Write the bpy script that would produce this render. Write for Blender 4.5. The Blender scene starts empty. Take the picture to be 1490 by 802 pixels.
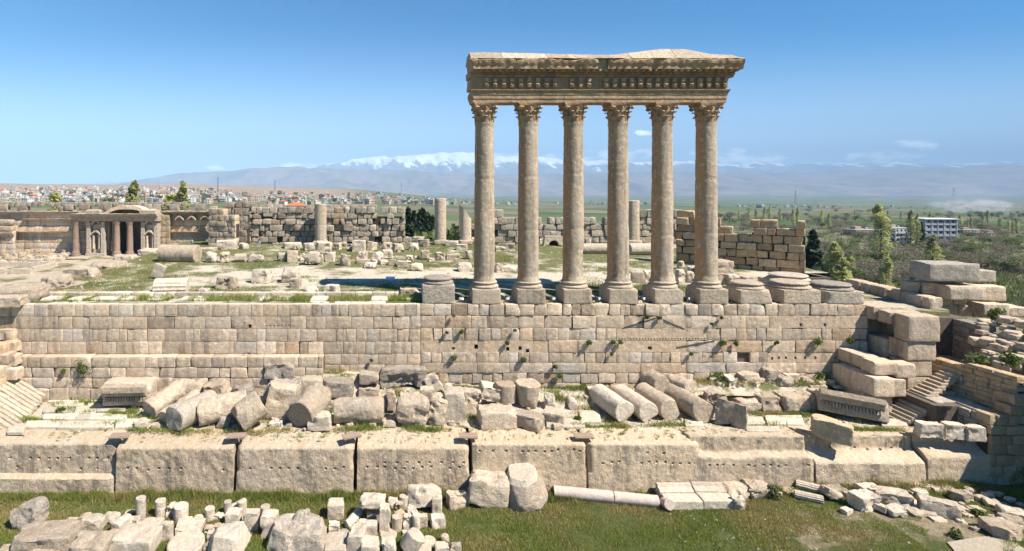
import bpy, math, random
import numpy as np
from mathutils import Vector, Matrix, Euler
R = math.radians
random.seed(7)
SC = bpy.context.scene
COL = SC.collection
# ------------------------------------------------------------------ camera
F, CX, HY, CH = 783.0, 580.0, 272.0, 12.65
cam = bpy.data.cameras.new('camera'); camo = bpy.data.objects.new('camera', cam); COL.objects.link(camo)
camo.location = (0, 0, CH); camo.rotation_euler = (R(90), 0, 0)
cam.sensor_width = 36; cam.sensor_fit = 'HORIZONTAL'
cam.lens = F / 1490 * 36
cam.shift_x = (745 - CX) / 1490; cam.shift_y = -(401 - HY) / 1490
cam.clip_start = 0.5; cam.clip_end = 150000
SC.camera = camo
# ------------------------------------------------------------------ sky and sun
SUN_AZ, SUN_EL = 59, 52          # azimuth to the right of straight behind the camera
w = bpy.data.worlds.new('World'); SC.world = w; w.use_nodes = True
nt = w.node_tree; nt.nodes.clear()
out = nt.nodes.new('ShaderNodeOutputWorld'); bg = nt.nodes.new('ShaderNodeBackground')
sky = nt.nodes.new('ShaderNodeTexSky'); sky.sky_type = 'NISHITA'; sky.sun_disc = False
sky.sun_elevation = R(SUN_EL); sky.sun_rotation = R(180 - SUN_AZ)
sky.altitude = 1100; sky.air_density = 1.0; sky.dust_density = 0.35; sky.ozone_density = 3.0
bg.inputs['Strength'].default_value = 0.066
# small fair weather clouds low over the range
tc = nt.nodes.new('ShaderNodeTexCoord')
sep = nt.nodes.new('ShaderNodeSeparateXYZ'); nt.links.new(tc.outputs['Generated'], sep.inputs[0])
def mnode(op, a, b=None, tree=nt, clamp=False):
    n = tree.nodes.new('ShaderNodeMath'); n.operation = op; n.use_clamp = clamp
    for i, x in enumerate((a, b)):
        if x is None: continue
        if isinstance(x, (int, float)): n.inputs[i].default_value = x
        else: tree.links.new(x, n.inputs[i])
    return n.outputs[0]
az = mnode('DIVIDE', sep.outputs['X'], mnode('MAXIMUM', sep.outputs['Y'], 0.05))
el = mnode('DIVIDE', sep.outputs['Z'], mnode('MAXIMUM', sep.outputs['Y'], 0.05))
cmb = nt.nodes.new('ShaderNodeCombineXYZ'); nt.links.new(az, cmb.inputs[0])
nt.links.new(mnode('MULTIPLY', el, 2.6), cmb.inputs[1])
cn = nt.nodes.new('ShaderNodeTexNoise'); nt.links.new(cmb.outputs[0], cn.inputs['Vector'])
cn.inputs['Scale'].default_value = 21; cn.inputs['Detail'].default_value = 9; cn.inputs['Roughness'].default_value = 0.62
def gauss(a0, wa, e0, we):
    da = mnode('DIVIDE', mnode('SUBTRACT', az, a0), wa); de = mnode('DIVIDE', mnode('SUBTRACT', el, e0), we)
    return mnode('SUBTRACT', 1.0, mnode('ADD', mnode('MULTIPLY', da, da), mnode('MULTIPLY', de, de)), clamp=True)
spots = [(0.62, .13, .056, .026), (0.45, .08, .054, .022), (0.37, .07, .056, .022), (0.99, .09, .079, .016), (0.91, .11, .056, .016),
         (0.455, .022, .101, .008), (-.335, .05, .037, .008), (.23, .12, .055, .014), (-.19, .10, .040, .008), (0.72, .05, .052, .010)]
acc = None
for s in spots:
    g = gauss(*s); acc = g if acc is None else mnode('MAXIMUM', acc, g)
cm = mnode('MULTIPLY', mnode('SUBTRACT', mnode('ADD', cn.outputs[0], mnode('MULTIPLY', acc, 0.27)), 0.66), 6.5, clamp=True)
cm = mnode('MULTIPLY', cm, mnode('MULTIPLY', acc, 2.2, clamp=True))
veil = mnode('SUBTRACT', 1.0, mnode('MULTIPLY', mnode('ABSOLUTE', el), 3.2), clamp=True)          # thin haze low in the sky
mx = nt.nodes.new('ShaderNodeMixRGB'); nt.links.new(mnode('MULTIPLY', cm, 0.8), mx.inputs[0])
hs = nt.nodes.new('ShaderNodeHueSaturation'); hs.inputs['Saturation'].default_value = 1.6; hs.inputs['Value'].default_value = 1.0
nt.links.new(sky.outputs[0], hs.inputs['Color'])
vl = nt.nodes.new('ShaderNodeMixRGB'); nt.links.new(mnode('MULTIPLY', mnode('POWER', veil, 1.7), 0.85), vl.inputs[0]); nt.links.new(hs.outputs[0], vl.inputs[1]); vl.inputs[2].default_value = (7.6, 9.8, 12.6, 1)
nt.links.new(vl.outputs[0], mx.inputs[1]); mx.inputs[2].default_value = (20, 20.2, 20.8, 1)
nt.links.new(mx.outputs[0], bg.inputs['Color']); nt.links.new(bg.outputs[0], out.inputs['Surface'])
sl = bpy.data.lights.new('sun', 'SUN'); sl.energy = 5.0; sl.angle = R(0.53); sl.color = (1.0, 0.94, 0.85)
so = bpy.data.objects.new('sun', sl); COL.objects.link(so)
SD = Vector((math.sin(R(SUN_AZ)) * math.cos(R(SUN_EL)), -math.cos(R(SUN_AZ)) * math.cos(R(SUN_EL)), math.sin(R(SUN_EL))))
so.rotation_euler = SD.to_track_quat('Z', 'Y').to_euler()
SC.view_settings.view_transform = 'Standard'; SC.view_settings.look = 'None'
SC.view_settings.gamma = 1; SC.view_settings.exposure = 1.20
SC.cycles.use_denoising = True; SC.cycles.max_bounces = 5; SC.cycles.diffuse_bounces = 3
SC.cycles.volume_bounces = 0; SC.cycles.use_adaptive_sampling = True
# ------------------------------------------------------------------ measuring
def at(u, v, z):
    y = F * (CH - z) / (v - HY)
    return Vector(((u - CX) * y / F, y, z))
def atg(u, v, gz):
    z = 0
    z = gz(0, 60)
    for _ in range(12):
        p = at(u, max(v, HY + 2), z); z = 0.5 * z + 0.5 * gz(p.x, p.y)
    return at(u, v, z)
def xu(u, y): return (u - CX) * y / F
def zv(v, y): return CH - (v - HY) * y / F
def pu(p): return CX + F * p[0] / max(p[1], 1e-3)
def smooth(t): t = min(1, max(0, t)); return t * t * (3 - 2 * t)
def lerp_tab(tab, x):
    if x <= tab[0][0]: return tab[0][1]
    for (a, b), (c, d) in zip(tab, tab[1:]):
        if x <= c: return b + (d - b) * (x - a) / (c - a)
    return tab[-1][1]
WALL_Y = 58.0
def tz(x, y):                       # temple terrace (the court to the left lies lower)
    if x < -44: return -1.65
    return (0.0 if y < 62.4 else 0.3) + 0.95 * smooth((y - 74) / 34)
def lz(x, y=0): return -14.75 + 0.85 * smooth((x - 20) / 24)
def fz(x, y):                       # ledge in front of the podium wall
    m = smooth((y - 54.2) / 3.5) * smooth((x + 19) / 6) * 1.1
    m += smooth((y - 55.7) / 1.2) * smooth((x + 15) / 2) * (1.4 * smooth((-3 - x) / 2) + .35 * smooth((5 - x) / 2))
    return -10.15 + m
# ------------------------------------------------------------------ noise
def _h(ix, iy, iz, s):
    n = (ix * 374761393 + iy * 668265263 + iz * 2147483647 + s * 1274126177) & 0xffffffff
    n = ((n ^ (n >> 13)) * 1274126177) & 0xffffffff
    n = (n ^ (n >> 16)) & 0xffff
    return n / 65535.0
def vnoise(P, s=0):
    P = np.asarray(P, float); i = np.floor(P).astype(np.int64); f = P - i; f = f * f * (3 - 2 * f)
    x, y, z = i[:, 0], i[:, 1], i[:, 2]; fx, fy, fz_ = f[:, 0], f[:, 1], f[:, 2]
    def L(a, b, t): return a + (b - a) * t
    c = [[[_h(x + a, y + b, z + d, s) for d in (0, 1)] for b in (0, 1)] for a in (0, 1)]
    return L(L(L(c[0][0][0], c[0][0][1], fz_), L(c[0][1][0], c[0][1][1], fz_), fy),
             L(L(c[1][0][0], c[1][0][1], fz_), L(c[1][1][0], c[1][1][1], fz_), fy), fx)
def fbm(P, s=0, o=3):
    t = 0; a = 1; tot = 0; P = np.asarray(P, float)
    for k in range(o):
        t = t + a * (vnoise(P, s + k * 17) - 0.5); tot += a; a *= 0.5; P = P * 2.03 + 11.3
    return t / tot
def vdisp(P, freq, s, o=3): return np.stack([fbm(P * freq + 31.7 * k, s + 101 * k, o) for k in range(3)], 1)
# ------------------------------------------------------------------ mesh building
class MB:
    def __init__(s): s.v = []; s.f = []; s.m = []; s.t = []; s.w = []
    def add(s, V, Fa, mat=0, tint=0.0, warm=0.0):
        o = len(s.v); V = [tuple(map(float, p)) for p in V]; s.v += V
        s.f += [tuple(i + o for i in q) for q in Fa]; s.m += [mat] * len(Fa)
        s.t += [tint] * len(V) if np.isscalar(tint) else list(tint)
        s.w += [warm] * len(V) if np.isscalar(warm) else list(warm)
    def box(s, x0, x1, y0, y1, z0, z1, mat=0, tint=0.0, warm=0.0):
        s.add([(x0, y0, z0), (x1, y0, z0), (x1, y1, z0), (x0, y1, z0), (x0, y0, z1), (x1, y0, z1), (x1, y1, z1), (x0, y1, z1)],
              [(0, 3, 2, 1), (4, 5, 6, 7), (0, 1, 5, 4), (1, 2, 6, 5), (2, 3, 7, 6), (3, 0, 4, 7)], mat, tint, warm)
    def xform(s, M):
        s.v = [tuple(M @ Vector(p)) for p in s.v]
    def build(s, name, mats, parent=None, loc=(0, 0, 0), rz=0, sharp=35, smooth_=True):
        me = bpy.data.meshes.new(name); me.from_pydata(s.v, [], s.f)
        for m in (mats if isinstance(mats, (list, tuple)) else [mats]): me.materials.append(m)
        if s.f:
            me.polygons.foreach_set('material_index', s.m)
            me.polygons.foreach_set('use_smooth', [smooth_] * len(s.f))
            for nm, arr in (('tint', s.t), ('warm', s.w)):
                if any(arr):
                    a = me.attributes.new(nm, 'FLOAT', 'POINT'); a.data.foreach_set('value', arr)
            if smooth_: me.set_sharp_from_angle(angle=R(sharp))
        me.update()
        o = bpy.data.objects.new(name, me); COL.objects.link(o)
        o.location = loc; o.rotation_euler = (0, 0, rz)
        if parent: o.parent = parent
        return o
def tag(o, label=None, cat=None, group=None, kind=None):
    if label: o['label'] = label
    if cat: o['category'] = cat
    if group: o['group'] = group
    if kind: o['kind'] = kind
    return o
def empty(name, loc=(0, 0, 0), rz=0):
    o = bpy.data.objects.new(name, None); COL.objects.link(o); o.location = loc; o.rotation_euler = (0, 0, rz); o.empty_display_size = .3
    return o
def copy_tree(o, parent=None):
    c = o.copy(); COL.objects.link(c)
    if parent: c.parent = parent
    for ch in o.children: copy_tree(ch, c)
    return c
_cg = {}
def gridbox(nx, ny, nz):
    k = (nx, ny, nz)
    if k in _cg: return _cg[k]
    idx = {}; V = []; Fa = []
    def vi(i, j, l):
        if (i, j, l) not in idx: idx[(i, j, l)] = len(V); V.append((i, j, l))
        return idx[(i, j, l)]
    for i in range(nx):
        for j in range(ny):
            Fa.append((vi(i, j, 0), vi(i, j + 1, 0), vi(i + 1, j + 1, 0), vi(i + 1, j, 0)))
            Fa.append((vi(i, j, nz), vi(i + 1, j, nz), vi(i + 1, j + 1, nz), vi(i, j + 1, nz)))
    for i in range(nx):
        for l in range(nz):
            Fa.append((vi(i, 0, l), vi(i + 1, 0, l), vi(i + 1, 0, l + 1), vi(i, 0, l + 1)))
            Fa.append((vi(i, ny, l), vi(i, ny, l + 1), vi(i + 1, ny, l + 1), vi(i + 1, ny, l)))
    for j in range(ny):
        for l in range(nz):
            Fa.append((vi(0, j, l), vi(0, j, l + 1), vi(0, j + 1, l + 1), vi(0, j + 1, l)))
            Fa.append((vi(nx, j, l), vi(nx, j + 1, l), vi(nx, j + 1, l + 1), vi(nx, j, l + 1)))
    _cg[k] = (np.array(V), Fa); return _cg[k]
def rock(wd, dp, ht, seed, bev=.08, rough=.05, chops=2, chopd=(.8, 1.0), k=4, fine=1.0, taper=0.0, freq=None, kx=None, lean=0.0, broken=0.0):
    """a stone block centred on its base: rounded edges, knocked off corners, weathered faces"""
    rg = np.random.RandomState(seed % 2**31)
    half = np.array([wd, dp, ht]) / 2; r = min(bev * min(wd, dp, ht), min(half) * .95)
    ks = [kx or k, k, k]
    I, Fa = gridbox(*[q + 2 for q in ks])
    cs = [np.concatenate([[-half[a]], np.linspace(-half[a] + r, half[a] - r, ks[a] + 1), [half[a]]]) for a in range(3)]
    P = np.stack([cs[a][I[:, a]] for a in range(3)], 1)
    inn = np.clip(P, -(half - r), half - r); d = P - inn; L = np.linalg.norm(d, axis=1)
    ok = L > 1e-9; P[ok] = inn[ok] + d[ok] / L[ok][:, None] * r
    for _ in range(chops):
        n = rg.normal(size=3) * (1 / (half / half.mean())) ** .5; n /= np.linalg.norm(n)
        if n[2] < -.3: n[2] *= -.3; n /= np.linalg.norm(n)
        s = (np.abs(n) * half).sum() * rg.uniform(*chopd)
        e = np.maximum(0, P @ n - s); P = P - n * e[:, None]
    sz = min(wd, dp, ht); fr = freq or (1.3 / max(sz, .2))
    P = P + vdisp(P + rg.uniform(0, 50, 3), fr, seed, 2) * rough * sz * 2.2 + vdisp(P + 7.7, fr * 3.1, seed + 5, 3) * rough * sz * 1.3 * fine
    if broken:                                     # patches where the dressed face has broken away in steps
        q = P / sz; m1 = fbm(q * 1.15 + rg.uniform(0, 50, 3), seed + 21, 3); dep = np.clip((m1 - .015) * 4.5, 0, .8)
        dep = np.round(dep * 5) / 5 * .55 + dep * .45
        n3 = np.clip(P / half, -1, 1); n3 = np.sign(n3) * np.abs(n3) ** 4; n3 /= np.linalg.norm(n3, axis=1)[:, None] + 1e-9
        P = P - n3 * (dep * broken * sz * .34)[:, None] + vdisp(P + 3.1, fr * 4.5, seed + 9, 2) * (dep[:, None] + .12) * broken * sz * .34
    if taper: P[:, :2] *= (1 - taper * (P[:, 2:3] / ht + .5))
    if lean: P[:, 0] += lean * (P[:, 2] + ht / 2)
    P[:, 2] += ht / 2
    return P, Fa
def drum(Rd, L, seed, n=32, m=8, rough=.02, chops=0, chopd=(.8, .98), flutes=0, taper=0.0, groove=()):
    """a cylinder along z from 0 to L"""
    rg = np.random.RandomState(seed % 2**31)
    if flutes: n = flutes * 4
    prof = [(0.0, 0), (.55 * Rd, 0), (.93 * Rd, 0), (Rd, .06 * Rd)] + [(Rd, .06 * Rd + (L - .12 * Rd) * i / m) for i in range(1, m)] + [(Rd, L - .06 * Rd), (.93 * Rd, L), (.55 * Rd, L), (0.0, L)]
    V = []; rows = []
    for (r, z) in prof:
        if r == 0: rows.append([len(V)]); V.append((0, 0, z)); continue
        row = []
        for i in range(n):
            a = 2 * math.pi * i / n; rr = r * (1 - taper * z / L)
            if flutes and r > .9 * Rd: rr *= 1 - .10 * (0, .7, 1, .7)[i % 4]
            row.append(len(V)); V.append((rr * math.cos(a), rr * math.sin(a), z))
        rows.append(row)
    Fa = []
    for A, B in zip(rows, rows[1:]):
        if len(A) == 1: Fa += [(A[0], B[(i + 1) % n], B[i]) for i in range(n)]
        elif len(B) == 1: Fa += [(A[i], A[(i + 1) % n], B[0]) for i in range(n)]
        else: Fa += [(A[i], A[(i + 1) % n], B[(i + 1) % n], B[i]) for i in range(n)]
    P = np.array(V, float); c = np.array([0, 0, L / 2]); P = P - c
    for _ in range(chops):
        nn = rg.normal(size=3); nn[2] *= .8; nn /= np.linalg.norm(nn)
        s = (np.hypot(nn[0], nn[1]) * Rd + abs(nn[2]) * L / 2) * rg.uniform(*chopd)
        e = np.maximum(0, P @ nn - s); P = P - nn * e[:, None]
    P = P + vdisp(P + rg.uniform(0, 50, 3), 1.1 / Rd, seed, 3) * rough * Rd * 2 + c
    return P, Fa
def lathe(mb, prof, n=32, cx=0, cy=0, tint=0, warm=0, rough=0, seed=0, mat=0):
    V = []; Fa = []
    for r, z in prof:
        for i in range(n):
            a = 2 * math.pi * i / n; V.append((r * math.cos(a), r * math.sin(a), z))
    for j in range(len(prof) - 1):
        for i in range(n):
            Fa.append((j * n + i, j * n + (i + 1) % n, (j + 1) * n + (i + 1) % n, (j + 1) * n + i))
    Fa.append(tuple(range(n))[::-1]); Fa.append(tuple((len(prof) - 1) * n + i for i in range(n)))
    P = np.array(V)
    if rough: P = P + vdisp(P + seed * 3.3, 1.6, seed, 3) * rough * 2
    P = P + np.array([cx, cy, 0])
    mb.add(P, Fa, mat, tint, warm)
def extrude(mb, pts, x0, x1, step=.4, rough=.02, seed=0, tint=0, warm=0, mat=0, mod=None, freq=1.2):
    """closed (y,z) outline swept along x; counter-clockwise seen from +x"""
    nx = max(2, int(abs(x1 - x0) / step) + 1); m = len(pts); xs = np.linspace(x0, x1, nx)
    P = np.array([(x, y, z) for x in xs for (y, z) in pts], float)
    if mod: P = mod(P)
    P = P + vdisp(P, freq, seed, 3) * rough * 2
    Fa = [(i * m + j, i * m + (j + 1) % m, (i + 1) * m + (j + 1) % m, (i + 1) * m + j) for i in range(nx - 1) for j in range(m)]
    Fa = [q[::-1] for q in Fa]
    Fa.append(tuple(range(m))); Fa.append(tuple((nx - 1) * m + j for j in range(m))[::-1])
    mb.add(P, Fa, mat, tint, warm)
def tube(mb, p0, p1, r0, r1, n=6, mat=0, tint=0):
    p0, p1 = Vector(p0), Vector(p1); q = (p1 - p0).to_track_quat('Z', 'Y'); V = []
    for p, r in ((p0, r0), (p1, r1)):
        for i in range(n):
            a = 2 * math.pi * i / n; V.append(p + q @ Vector((r * math.cos(a), r * math.sin(a), 0)))
    Fa = [(i, (i + 1) % n, n + (i + 1) % n, n + i) for i in range(n)] + [tuple(range(n))[::-1], tuple(range(n, 2 * n))]
    mb.add(V, Fa, mat, tint)
# ------------------------------------------------------------------ materials
def newmat(name):
    m = bpy.data.materials.new(name); m.use_nodes = True; t = m.node_tree
    b = t.nodes['Principled BSDF']; b.inputs['Roughness'].default_value = 0.9
    b.inputs['Specular IOR Level'].default_value = 0.15
    return m, t, b
def N(t, typ, **kw):
    n = t.nodes.new(typ)
    for k, v in kw.items():
        if k in n.inputs.keys() and not hasattr(n, k): n.inputs[k].default_value = v
        else: setattr(n, k, v)
    return n
def noise(t, vec, scale, detail=5, rough=.6, stretch=None):
    n = t.nodes.new('ShaderNodeTexNoise'); n.inputs['Scale'].default_value = scale; n.inputs['Detail'].default_value = detail; n.inputs['Roughness'].default_value = rough
    if stretch:
        mp = t.nodes.new('ShaderNodeMapping'); mp.inputs['Scale'].default_value = stretch; t.links.new(vec, mp.inputs[0]); vec = mp.outputs[0]
    t.links.new(vec, n.inputs['Vector']); return n.outputs[0]
def ramp(t, fac, lo, hi, c0=(0, 0, 0, 1), c1=(1, 1, 1, 1)):
    r = t.nodes.new('ShaderNodeValToRGB'); r.color_ramp.elements[0].position = lo; r.color_ramp.elements[1].position = hi
    r.color_ramp.elements[0].color = c0; r.color_ramp.elements[1].color = c1; t.links.new(fac, r.inputs[0]); return r.outputs[0]
def mixc(t, fac, a, b, mode='MIX'):
    n = t.nodes.new('ShaderNodeMixRGB'); n.blend_type = mode
    for i, x in enumerate((fac, a, b)):
        if isinstance(x, (int, float)): n.inputs[i].default_value = x
        elif isinstance(x, tuple): n.inputs[i].default_value = (*x, 1) if len(x) == 3 else x
        else: t.links.new(x, n.inputs[i])
    return n.outputs[0]
def attr(t, name):
    n = t.nodes.new('ShaderNodeAttribute'); n.attribute_name = name; return n.outputs['Fac']
def limestone(name, col, warmc, greyc, warm=.45, grey=.5, streak=.35, pits=.5, bump=.5, bscale=1.0, tool=0.0, rnd=.18, sscale=1.2):
    m, t, b = newmat(name)
    g = t.nodes.new('ShaderNodeNewGeometry'); P = g.outputs['Position']
    oi = t.nodes.new('ShaderNodeObjectInfo')
    c = mixc(t, mnode('MULTIPLY', ramp(t, noise(t, P, .55, 4), .42, .68), warm, t), col, warmc)
    c = mixc(t, mnode('MULTIPLY', attr(t, 'warm'), 1.0, t, True), c, warmc)
    c = mixc(t, mnode('MULTIPLY', attr(t, 'warm'), -1.0, t, True), c, (greyc[0] * 1.35, greyc[1] * 1.38, greyc[2] * 1.45))
    c = mixc(t, mnode('MULTIPLY', ramp(t, noise(t, P, 1.1, 9, .72), .51, .60), grey, t), c, greyc)
    if streak:
        s = ramp(t, noise(t, P, sscale, 7, .70, (1.0, 1.0, .09 if sscale > 1 else .16)), .505 if sscale < 1 else .50, .63)
        nz = t.nodes.new('ShaderNodeSeparateXYZ'); t.links.new(g.outputs['True Normal'], nz.inputs[0])
        up = mnode('SUBTRACT', 1.0, mnode('MAXIMUM', nz.outputs['Z'], 0.0, t), t, True)
        c = mixc(t, mnode('MULTIPLY', mnode('MULTIPLY', s, streak, t), up, t), c, tuple(x * .30 for x in greyc))
    # fine mottle: pale crust and dark lichen specks
    c = mixc(t, mnode('MULTIPLY', ramp(t, noise(t, P, 2.6 * bscale, 9, .8), .40, .62), .42, t), c, tuple(x * .50 for x in col))
    c = mixc(t, mnode('MULTIPLY', ramp(t, noise(t, P, 7 * bscale, 6, .8), .42, .62), .40, t), c, tuple(x * .55 for x in col))
    c = mixc(t, mnode('MULTIPLY', ramp(t, noise(t, P, 3.1 * bscale, 9, .85), .565, .62), pits * .8, t), c, tuple(x * .34 for x in greyc))
    c = mixc(t, mnode('MULTIPLY', ramp(t, noise(t, P, 2.1 * bscale, 8, .8), .53, .64), .6, t), c, tuple(min(.8, x * 1.4) for x in col))
    br = mnode('ADD', mnode('ADD', 1.0, attr(t, 'tint'), t), mnode('MULTIPLY', mnode('SUBTRACT', oi.outputs['Random'], .5, t), rnd * 2, t), t)
    hv = t.nodes.new('ShaderNodeHueSaturation'); t.links.new(c, hv.inputs['Color']); t.links.new(br, hv.inputs['Value'])
    t.links.new(hv.outputs[0], b.inputs['Base Color'])
    h = mnode('ADD', mnode('MULTIPLY', noise(t, P, 2.2 * bscale, 8, .7), 1.0, t), mnode('MULTIPLY', noise(t, P, 14 * bscale, 6, .7), .28, t), t)
    vz = t.nodes.new('ShaderNodeTexVoronoi'); vz.inputs['Scale'].default_value = 5.5 * bscale; t.links.new(P, vz.inputs['Vector'])
    h = mnode('ADD', h, mnode('MULTIPLY', ramp(t, vz.outputs['Distance'], .0, .22), .10 * pits, t), t)
    if tool:
        h = mnode('ADD', h, mnode('MULTIPLY', noise(t, P, 5.0, 3, .5, (2.0, 1.0, .55)), tool, t), t)
    bp = t.nodes.new('ShaderNodeBump'); bp.inputs['Strength'].default_value = min(1, bump * 1.15); bp.inputs['Distance'].default_value = .32
    t.links.new(h, bp.inputs['Height']); t.links.new(bp.outputs[0], b.inputs['Normal'])
    return m
LS = dict(col=(.58, .46, .335), warmc=(.55, .355, .20), greyc=(.39, .33, .265))
M = {}
M['podium'] = limestone('podium_limestone', **LS, warm=.6, grey=.38, streak=.6, pits=.5, bump=.45, sscale=.95)
M['mega'] = limestone('tooled_limestone', (.58, .465, .335), (.54, .37, .205), (.37, .315, .25), warm=.55, grey=.25, streak=.80, pits=.3, bump=.55, bscale=1.2, tool=.35, rnd=.05, sscale=.85)
M['stone'] = limestone('weathered_limestone', (.57, .465, .345), (.54, .365, .21), (.39, .335, .275), warm=.45, grey=.5, streak=.25, pits=.95, bump=.9)
M['pale'] = limestone('pale_limestone', (.60, .505, .395), (.55, .40, .25), (.44, .385, .32), warm=.4, grey=.35, streak=.0, pits=.35, bump=.6)
M['grey'] = limestone('grey_lichen_limestone', (.46, .395, .315), (.45, .315, .195), (.31, .28, .24), warm=.35, grey=.6, streak=.2, pits=.9, bump=.9)
M['warm'] = limestone('ochre_limestone', (.52, .40, .26), (.50, .31, .15), (.34, .28, .21), warm=.6, grey=.4, streak=.25, pits=.6, bump=.6)
M['column'] = limestone('column_limestone', (.47, .385, .285), (.49, .25, .095), (.33, .29, .24), warm=.38, grey=.6, streak=.6, pits=.4, bump=.4, rnd=.08)
M['frieze'] = limestone('carved_limestone', (.47, .325, .20), (.45, .235, .095), (.29, .235, .18), warm=.65, grey=.55, streak=.4, pits=.6, bump=.5, rnd=0)
M['ruin'] = limestone('ruined_wall_stone', (.40, .35, .28), (.40, .285, .18), (.25, .225, .195), warm=.3, grey=.6, streak=.3, pits=.7, bump=.6, bscale=.8)
M['fort'] = limestone('dark_rampart_stone', (.37, .315, .245), (.38, .265, .16), (.23, .20, .17), warm=.35, grey=.7, streak=.3, pits=.7, bump=.6, bscale=.8)
M['granite'] = limestone('pink_granite', (.53, .425, .355), (.48, .355, .28), (.42, .36, .31), warm=.4, grey=.3, streak=.1, pits=.3, bump=.2)
M['redgranite'] = limestone('red_granite', (.33, .235, .175), (.31, .19, .13), (.26, .215, .175), warm=.4, grey=.4, streak=.1, pits=.3, bump=.2)
M['paving'] = limestone('paving_limestone', (.62, .54, .42), (.54, .41, .26), (.46, .41, .34), warm=.3, grey=.3, streak=0, pits=.5, bump=.6)
def flat(name, col, rough=.8, var=.0, scale=3, metal=0):
    m, t, b = newmat(name); b.inputs['Roughness'].default_value = rough; b.inputs['Metallic'].default_value = metal
    g = t.nodes.new('ShaderNodeNewGeometry'); oi = t.nodes.new('ShaderNodeObjectInfo')
    c = mixc(t, ramp(t, noise(t, g.outputs['Position'], scale, 6, .7), .3, .7), tuple(x * (1 - var) for x in col), tuple(min(.9, x * (1 + var)) for x in col))
    hv = t.nodes.new('ShaderNodeHueSaturation'); t.links.new(c, hv.inputs['Color']); t.links.new(mnode('ADD', 1.0, attr(t, 'tint'), t), hv.inputs['Value'])
    t.links.new(hv.outputs[0], b.inputs['Base Color']); return m
def foliage(name, ca, cb, trans=.25):
    m, t, b = newmat(name); b.inputs['Roughness'].default_value = .7
    oi = t.nodes.new('ShaderNodeObjectInfo'); g = t.nodes.new('ShaderNodeNewGeometry')
    c = mixc(t, mnode('MULTIPLY', attr(t, 'warm'), 1.0, t, True), ca, cb)
    hv = t.nodes.new('ShaderNodeHueSaturation'); t.links.new(c, hv.inputs['Color'])
    t.links.new(mnode('ADD', mnode('ADD', .8, attr(t, 'tint'), t), mnode('MULTIPLY', oi.outputs['Random'], .4, t), t), hv.inputs['Value'])
    t.links.new(hv.outputs[0], b.inputs['Base Color'])
    tr = t.nodes.new('ShaderNodeBsdfTranslucent'); t.links.new(hv.outputs[0], tr.inputs['Color'])
    ms = t.nodes.new('ShaderNodeMixShader'); ms.inputs[0].default_value = trans
    t.links.new(b.outputs[0], ms.inputs[1]); t.links.new(tr.outputs[0], ms.inputs[2])
    t.links.new(ms.outputs[0], t.nodes['Material Output'].inputs['Surface']); return m
M['dark'] = flat('shadow_dark_stone', (.05, .042, .033), .95, .3)
M['mortar'] = flat('dusty_joint_fill', (.12, .095, .07), .95, .3)
M['wood'] = flat('weathered_wood', (.26, .19, .14), .85, .3, 6)
M['metal'] = flat('grey_metal', (.30, .31, .32), .45, .1, 4, .6)
M['glass'] = flat('lamp_glass', (.55, .60, .65), .12)
M['white'] = flat('white_paint', (.75, .75, .73), .6, .06)
M['bark'] = flat('tree_bark', (.13, .10, .075), .9, .35)
M['grass'] = foliage('grass_blades', (.18, .225, .042), (.34, .275, .11), .35)
M['leaf'] = foliage('shrub_leaves', (.10, .15, .03), (.17, .19, .05), .3)
M['poplar'] = foliage('spring_poplar_leaves', (.40, .42, .16), (.46, .43, .20), .5)
M['olive'] = foliage('broadleaf_green', (.13, .17, .06), (.20, .215, .08), .4)
M['conifer'] = foliage('conifer_needles', (.03, .05, .028), (.055, .075, .035), .15)
M['twig'] = foliage('bare_twigs', (.19, .15, .12), (.22, .20, .12), .2)
# ================================================================== THE SETTING
# ------------------------------------------------------------------ land: plain, town slope and bare hills as one sheet
TL = [(0, -20), (250, -20), (700, -13), (1500, -8), (2300, 6), (3200, 27), (4200, 22), (6000, -60), (9000, -150), (60000, -190)]
TM = [(0, -20), (250, -20), (700, -22), (1500, -20), (2400, -17), (3200, 2), (4200, -18), (6000, -70), (9000, -150), (60000, -190)]
TR = [(0, -20), (250, -21), (400, -24), (1000, -36), (3000, -80), (6000, -125), (9000, -150), (60000, -190)]
def terr(x, y):
    r = math.hypot(x, y); a = math.atan2(x, max(y, 1e-6)) if y > 0 else (1.6 if x > 0 else -1.6)
    zl, zm, zr = lerp_tab(TL, r), lerp_tab(TM, r), lerp_tab(TR, r)
    wl = smooth((-.12 - a) / .25); wr = smooth((a + .12) / .32)
    z = zm * (1 - wl) + zl * wl; z = z * (1 - wr) + zr * wr
    k = min(1, max(0, (r - 250) / 600))
    return z + k * (3.0 * math.sin(x * .006 + 1) * math.cos(y * .005) + 1.5 * math.sin(x * .017) * math.sin(y * .013 + 2))
rad = np.concatenate([[0], np.geomspace(18, 60000, 110)])
ang = np.concatenate([np.linspace(-64, 64, 220), np.linspace(68, 292, 57)])
V = []; Fa = []
for r in rad:
    for a in ang:
        x, y = r * math.sin(R(a)), r * math.cos(R(a)); V.append((x, y, terr(x, y)))
na = len(ang)
for i in range(len(rad) - 1):
    for j in range(na): Fa.append((i * na + j, i * na + (j + 1) % na, (i + 1) * na + (j + 1) % na, (i + 1) * na + j))
mb = MB(); 
hillm = [smooth((math.hypot(p[0], p[1]) - 900) / 900) * smooth((-.02 - math.atan2(p[0], max(p[1], 1e-6))) / .12) * (1 if p[1] > 0 else 0) for p in V]
mb.add(V, Fa, 0, 0.0, hillm)
m, t, b = newmat('valley_land'); M['land'] = m
g = t.nodes.new('ShaderNodeNewGeometry'); P = g.outputs['Position']
vo = t.nodes.new('ShaderNodeTexVoronoi'); vo.inputs['Scale'].default_value = .0065
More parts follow.
